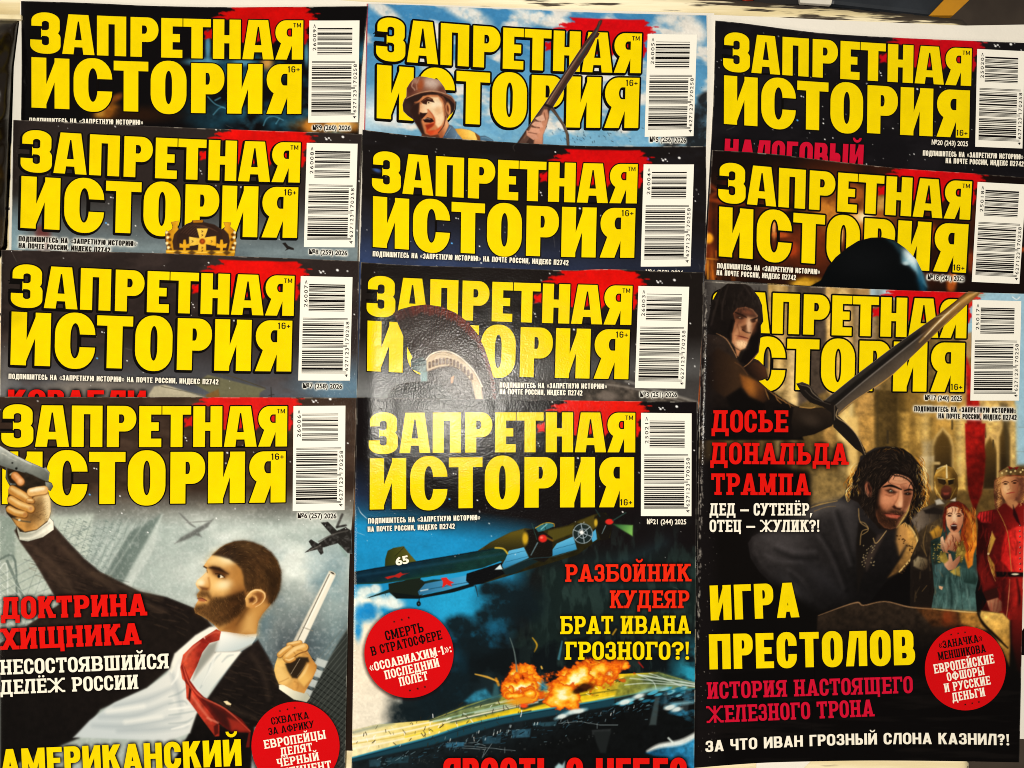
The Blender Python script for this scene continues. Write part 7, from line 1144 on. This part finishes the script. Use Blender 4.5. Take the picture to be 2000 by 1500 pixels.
# ---- rock and the dark foot of the page
p.T = Z17c; ROCK = '740 135 900 75 985 50 1025 72 1060 58 1150 44 1300 80 1450 90 1600 104 1712 112 1765 104 1870 120 1912 162 1915 300 1912 470 1960 560 1960 900 700 900'
p.poly('-60 140 500 -60 760 100 1000 120 1990 420 2010 1100 -60 1100', '#0a0807', 24); p.poly(ROCK, ('#2a2018', '#0c0908', (1200, 90), (1200, 420)), 4, 1, 0, .4); p.poly('1340 82 1450 90 1600 104 1712 112 1730 180 1690 260 1560 200 1440 200', ('#5a3418', '#2a180e', (1500, 100), (1500, 230)), 8, 1, 0, .5); p.poly('1600 104 1712 112 1740 170 1780 220 1700 210 1620 180', '#a87430', 8, .9, 0, .4); p.poly('1740 104 1870 120 1912 162 1915 300 1910 440 1870 340 1820 260 1770 200 1726 150', ('#e8b85a', '#9a6a28', (1800, 130), (1890, 380)), 5, 1, 0, .3); p.line('1715 112 1750 180 1830 260 1900 330', [8, 22, 8], '#1a1008', 6)
p.line('745 132 900 75 985 52 1022 70 1150 46 1300 80 1450 92', [2, 6, 8, 3, 8, 4], '#b0845a', 4, .85); p.line('1450 92 1600 106 1712 114', [4, 9, 4], '#f0cc80', 4, .8); p.blob(1540, 150, 40, 40, '#8a3414', 0, .8, .7, n=1)
p.field(lambda X, Y: np.clip((Y - 1290) / 40, 0, 1), '#070505'); p.field(lambda X, Y: np.clip((Y - 1230) / 60, 0, 1) * np.clip((1880 - X) / 60, 0, 1) * .8, '#080606'); p.field(lambda X, Y: np.clip((Y - 1300) / 40, 0, 1) * np.clip((vnoise(X, Y, 120, 12, 6) - .55) * 1.4, 0, .25), '#2a221e'); p.poly('1920 120 2000 40 2040 40 2020 520 1960 460 1925 300', ('#7a1410', '#1c0706', (1960, 120), (1960, 430)), 10, .9)
p.T = Z17b
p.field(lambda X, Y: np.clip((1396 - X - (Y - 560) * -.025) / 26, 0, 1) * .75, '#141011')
m.splatter('#d40c12')
# repaint of what overlaps the brush mark: the lit end of the blade
blade(); guard()
p.T = (0, 0, 1.); rg = np.random.RandomState(77)
for i in range(170):                                     # rubbed white along the spine
    y = 560 + rg.rand() ** 1.0 * 700; x = 1376.5 - (y - 560) * .0225 + rg.rand() * 5; p.line([(x, y), (x + rg.randn(), y + 2 + 7 * rg.rand())], .5 + 1.2 * rg.rand(), '#cfc8bc', 1.0, .35 + .5 * rg.rand(), 0)
p.dots(120, (1362, 560, 1400, 1490), '#9a948c', (.4, 1.0), 5)
headline(m, 'headline', M_RED, [('ДОСЬЕ', (1389.4, 843.6), (1539, 844), 42.5), ('ДОНАЛЬДА', (1387, 905.8), (1656, 907.6), 41.5), ('ТРАМПА', (1388.8, 966.4), (1581.8, 967), 42)], r=4.5, s=.2, b=.165, e=.08, t=.14, gap=.07)
headline(m, 'subheading', M_CREAM, [('ДЕД — СУТЕНЁР,', (1385.6, 1006.6), (1585.6, 1006.6), 24), ('ОТЕЦ — ЖУЛИК?!', (1385.6, 1038.6), (1600, 1038.6), 23.5)], s=.2, b=.16, e=.075, t=.13, gap=.07)
headline(m, 'feature_title', M_YEL, [('ИГРА', (1388, 1211.4), (1561, 1205), 68), ('ПРЕСТОЛОВ', (1385.6, 1307), (1787, 1298), 68.5)], r=2, s=.24, b=.19, e=0, gap=.09)
headline(m, 'feature_line', M_CRIM, [('ИСТОРИЯ НАСТОЯЩЕГО', (1380.8, 1364.6), (1782.4, 1352.8), 32.5), ('ЖЕЛЕЗНОГО ТРОНА', (1380, 1411.6), (1707, 1398.4), 33)], r=2, **SLAB)
headline(m, 'bottom_line', M_CREAM, [('ЗА ЧТО ИВАН ГРОЗНЫЙ СЛОНА КАЗНИЛ?!', (1377.6, 1468.6), (1971, 1455.4), 22, 8)], r=2, s=.21, b=.17, e=0, gap=.09)
m.furniture('25017', 'bottom', 'heavy'); m.printed_layer('hooded_man_picture', HOOD, .00027, T=HT); m.printed_layer('sword_picture', SW, .0003, T=HT)
for nm, q, dz in (('knight_picture', [(TR, KNI)], .00005), ('crowned_figure_picture', [(TR, KIN.replace('1040 120 1060 1500 640 1500', '1015 120 1005 1490 640 1490'))], .00005), ('woman_picture', [(TR, WOM)], .00008), ('kneeling_man_picture', [(KB, KN), (KH, MANE)], .00011), ('rock_picture', [(Z17c, ROCK)], .00014)): m.printed_layer(nm, q, dz)
sub_notice(m, [(SUB1, (1785, 803.4), (1984, 807.4), 10), (SUB2, (1832, 817.2), (1984.6, 820.6), 10)], True); issue_no(m, '№17 (240) 2025', (1805.8, 780.8), (1877.8, 783.2), 8.2)
badge(m, 1884.8, 1305, 79, 82, [('«ЗАНАЧКА»', 1875, 1252.5, 86, 15, 0, .18), ('МЕНШИКОВА', 1877.5, 1273.5, 94, 16, 0, .18), ('ЕВРОПЕЙСКИЕ', 1881.5, 1296, 119, 18, 1, .19), ('ОФШОРЫ', 1885, 1315.5, 74, 16.5, 1, .19), ('И РУССКИЕ', 1888, 1335.5, 91, 17, 1, .19), ('ДЕНЬГИ', 1890.5, 1356, 65, 17, 1, .19)], 10, [(1857, 1239, 2.6), (1870.5, 1236.5, 2.6), (1884, 1234.5, 2.6), (1884.5, 1375.5, 2.6), (1898, 1373, 2.6), (1911, 1370.5, 2.6)])
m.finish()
for t in m.later: m.text(*t)
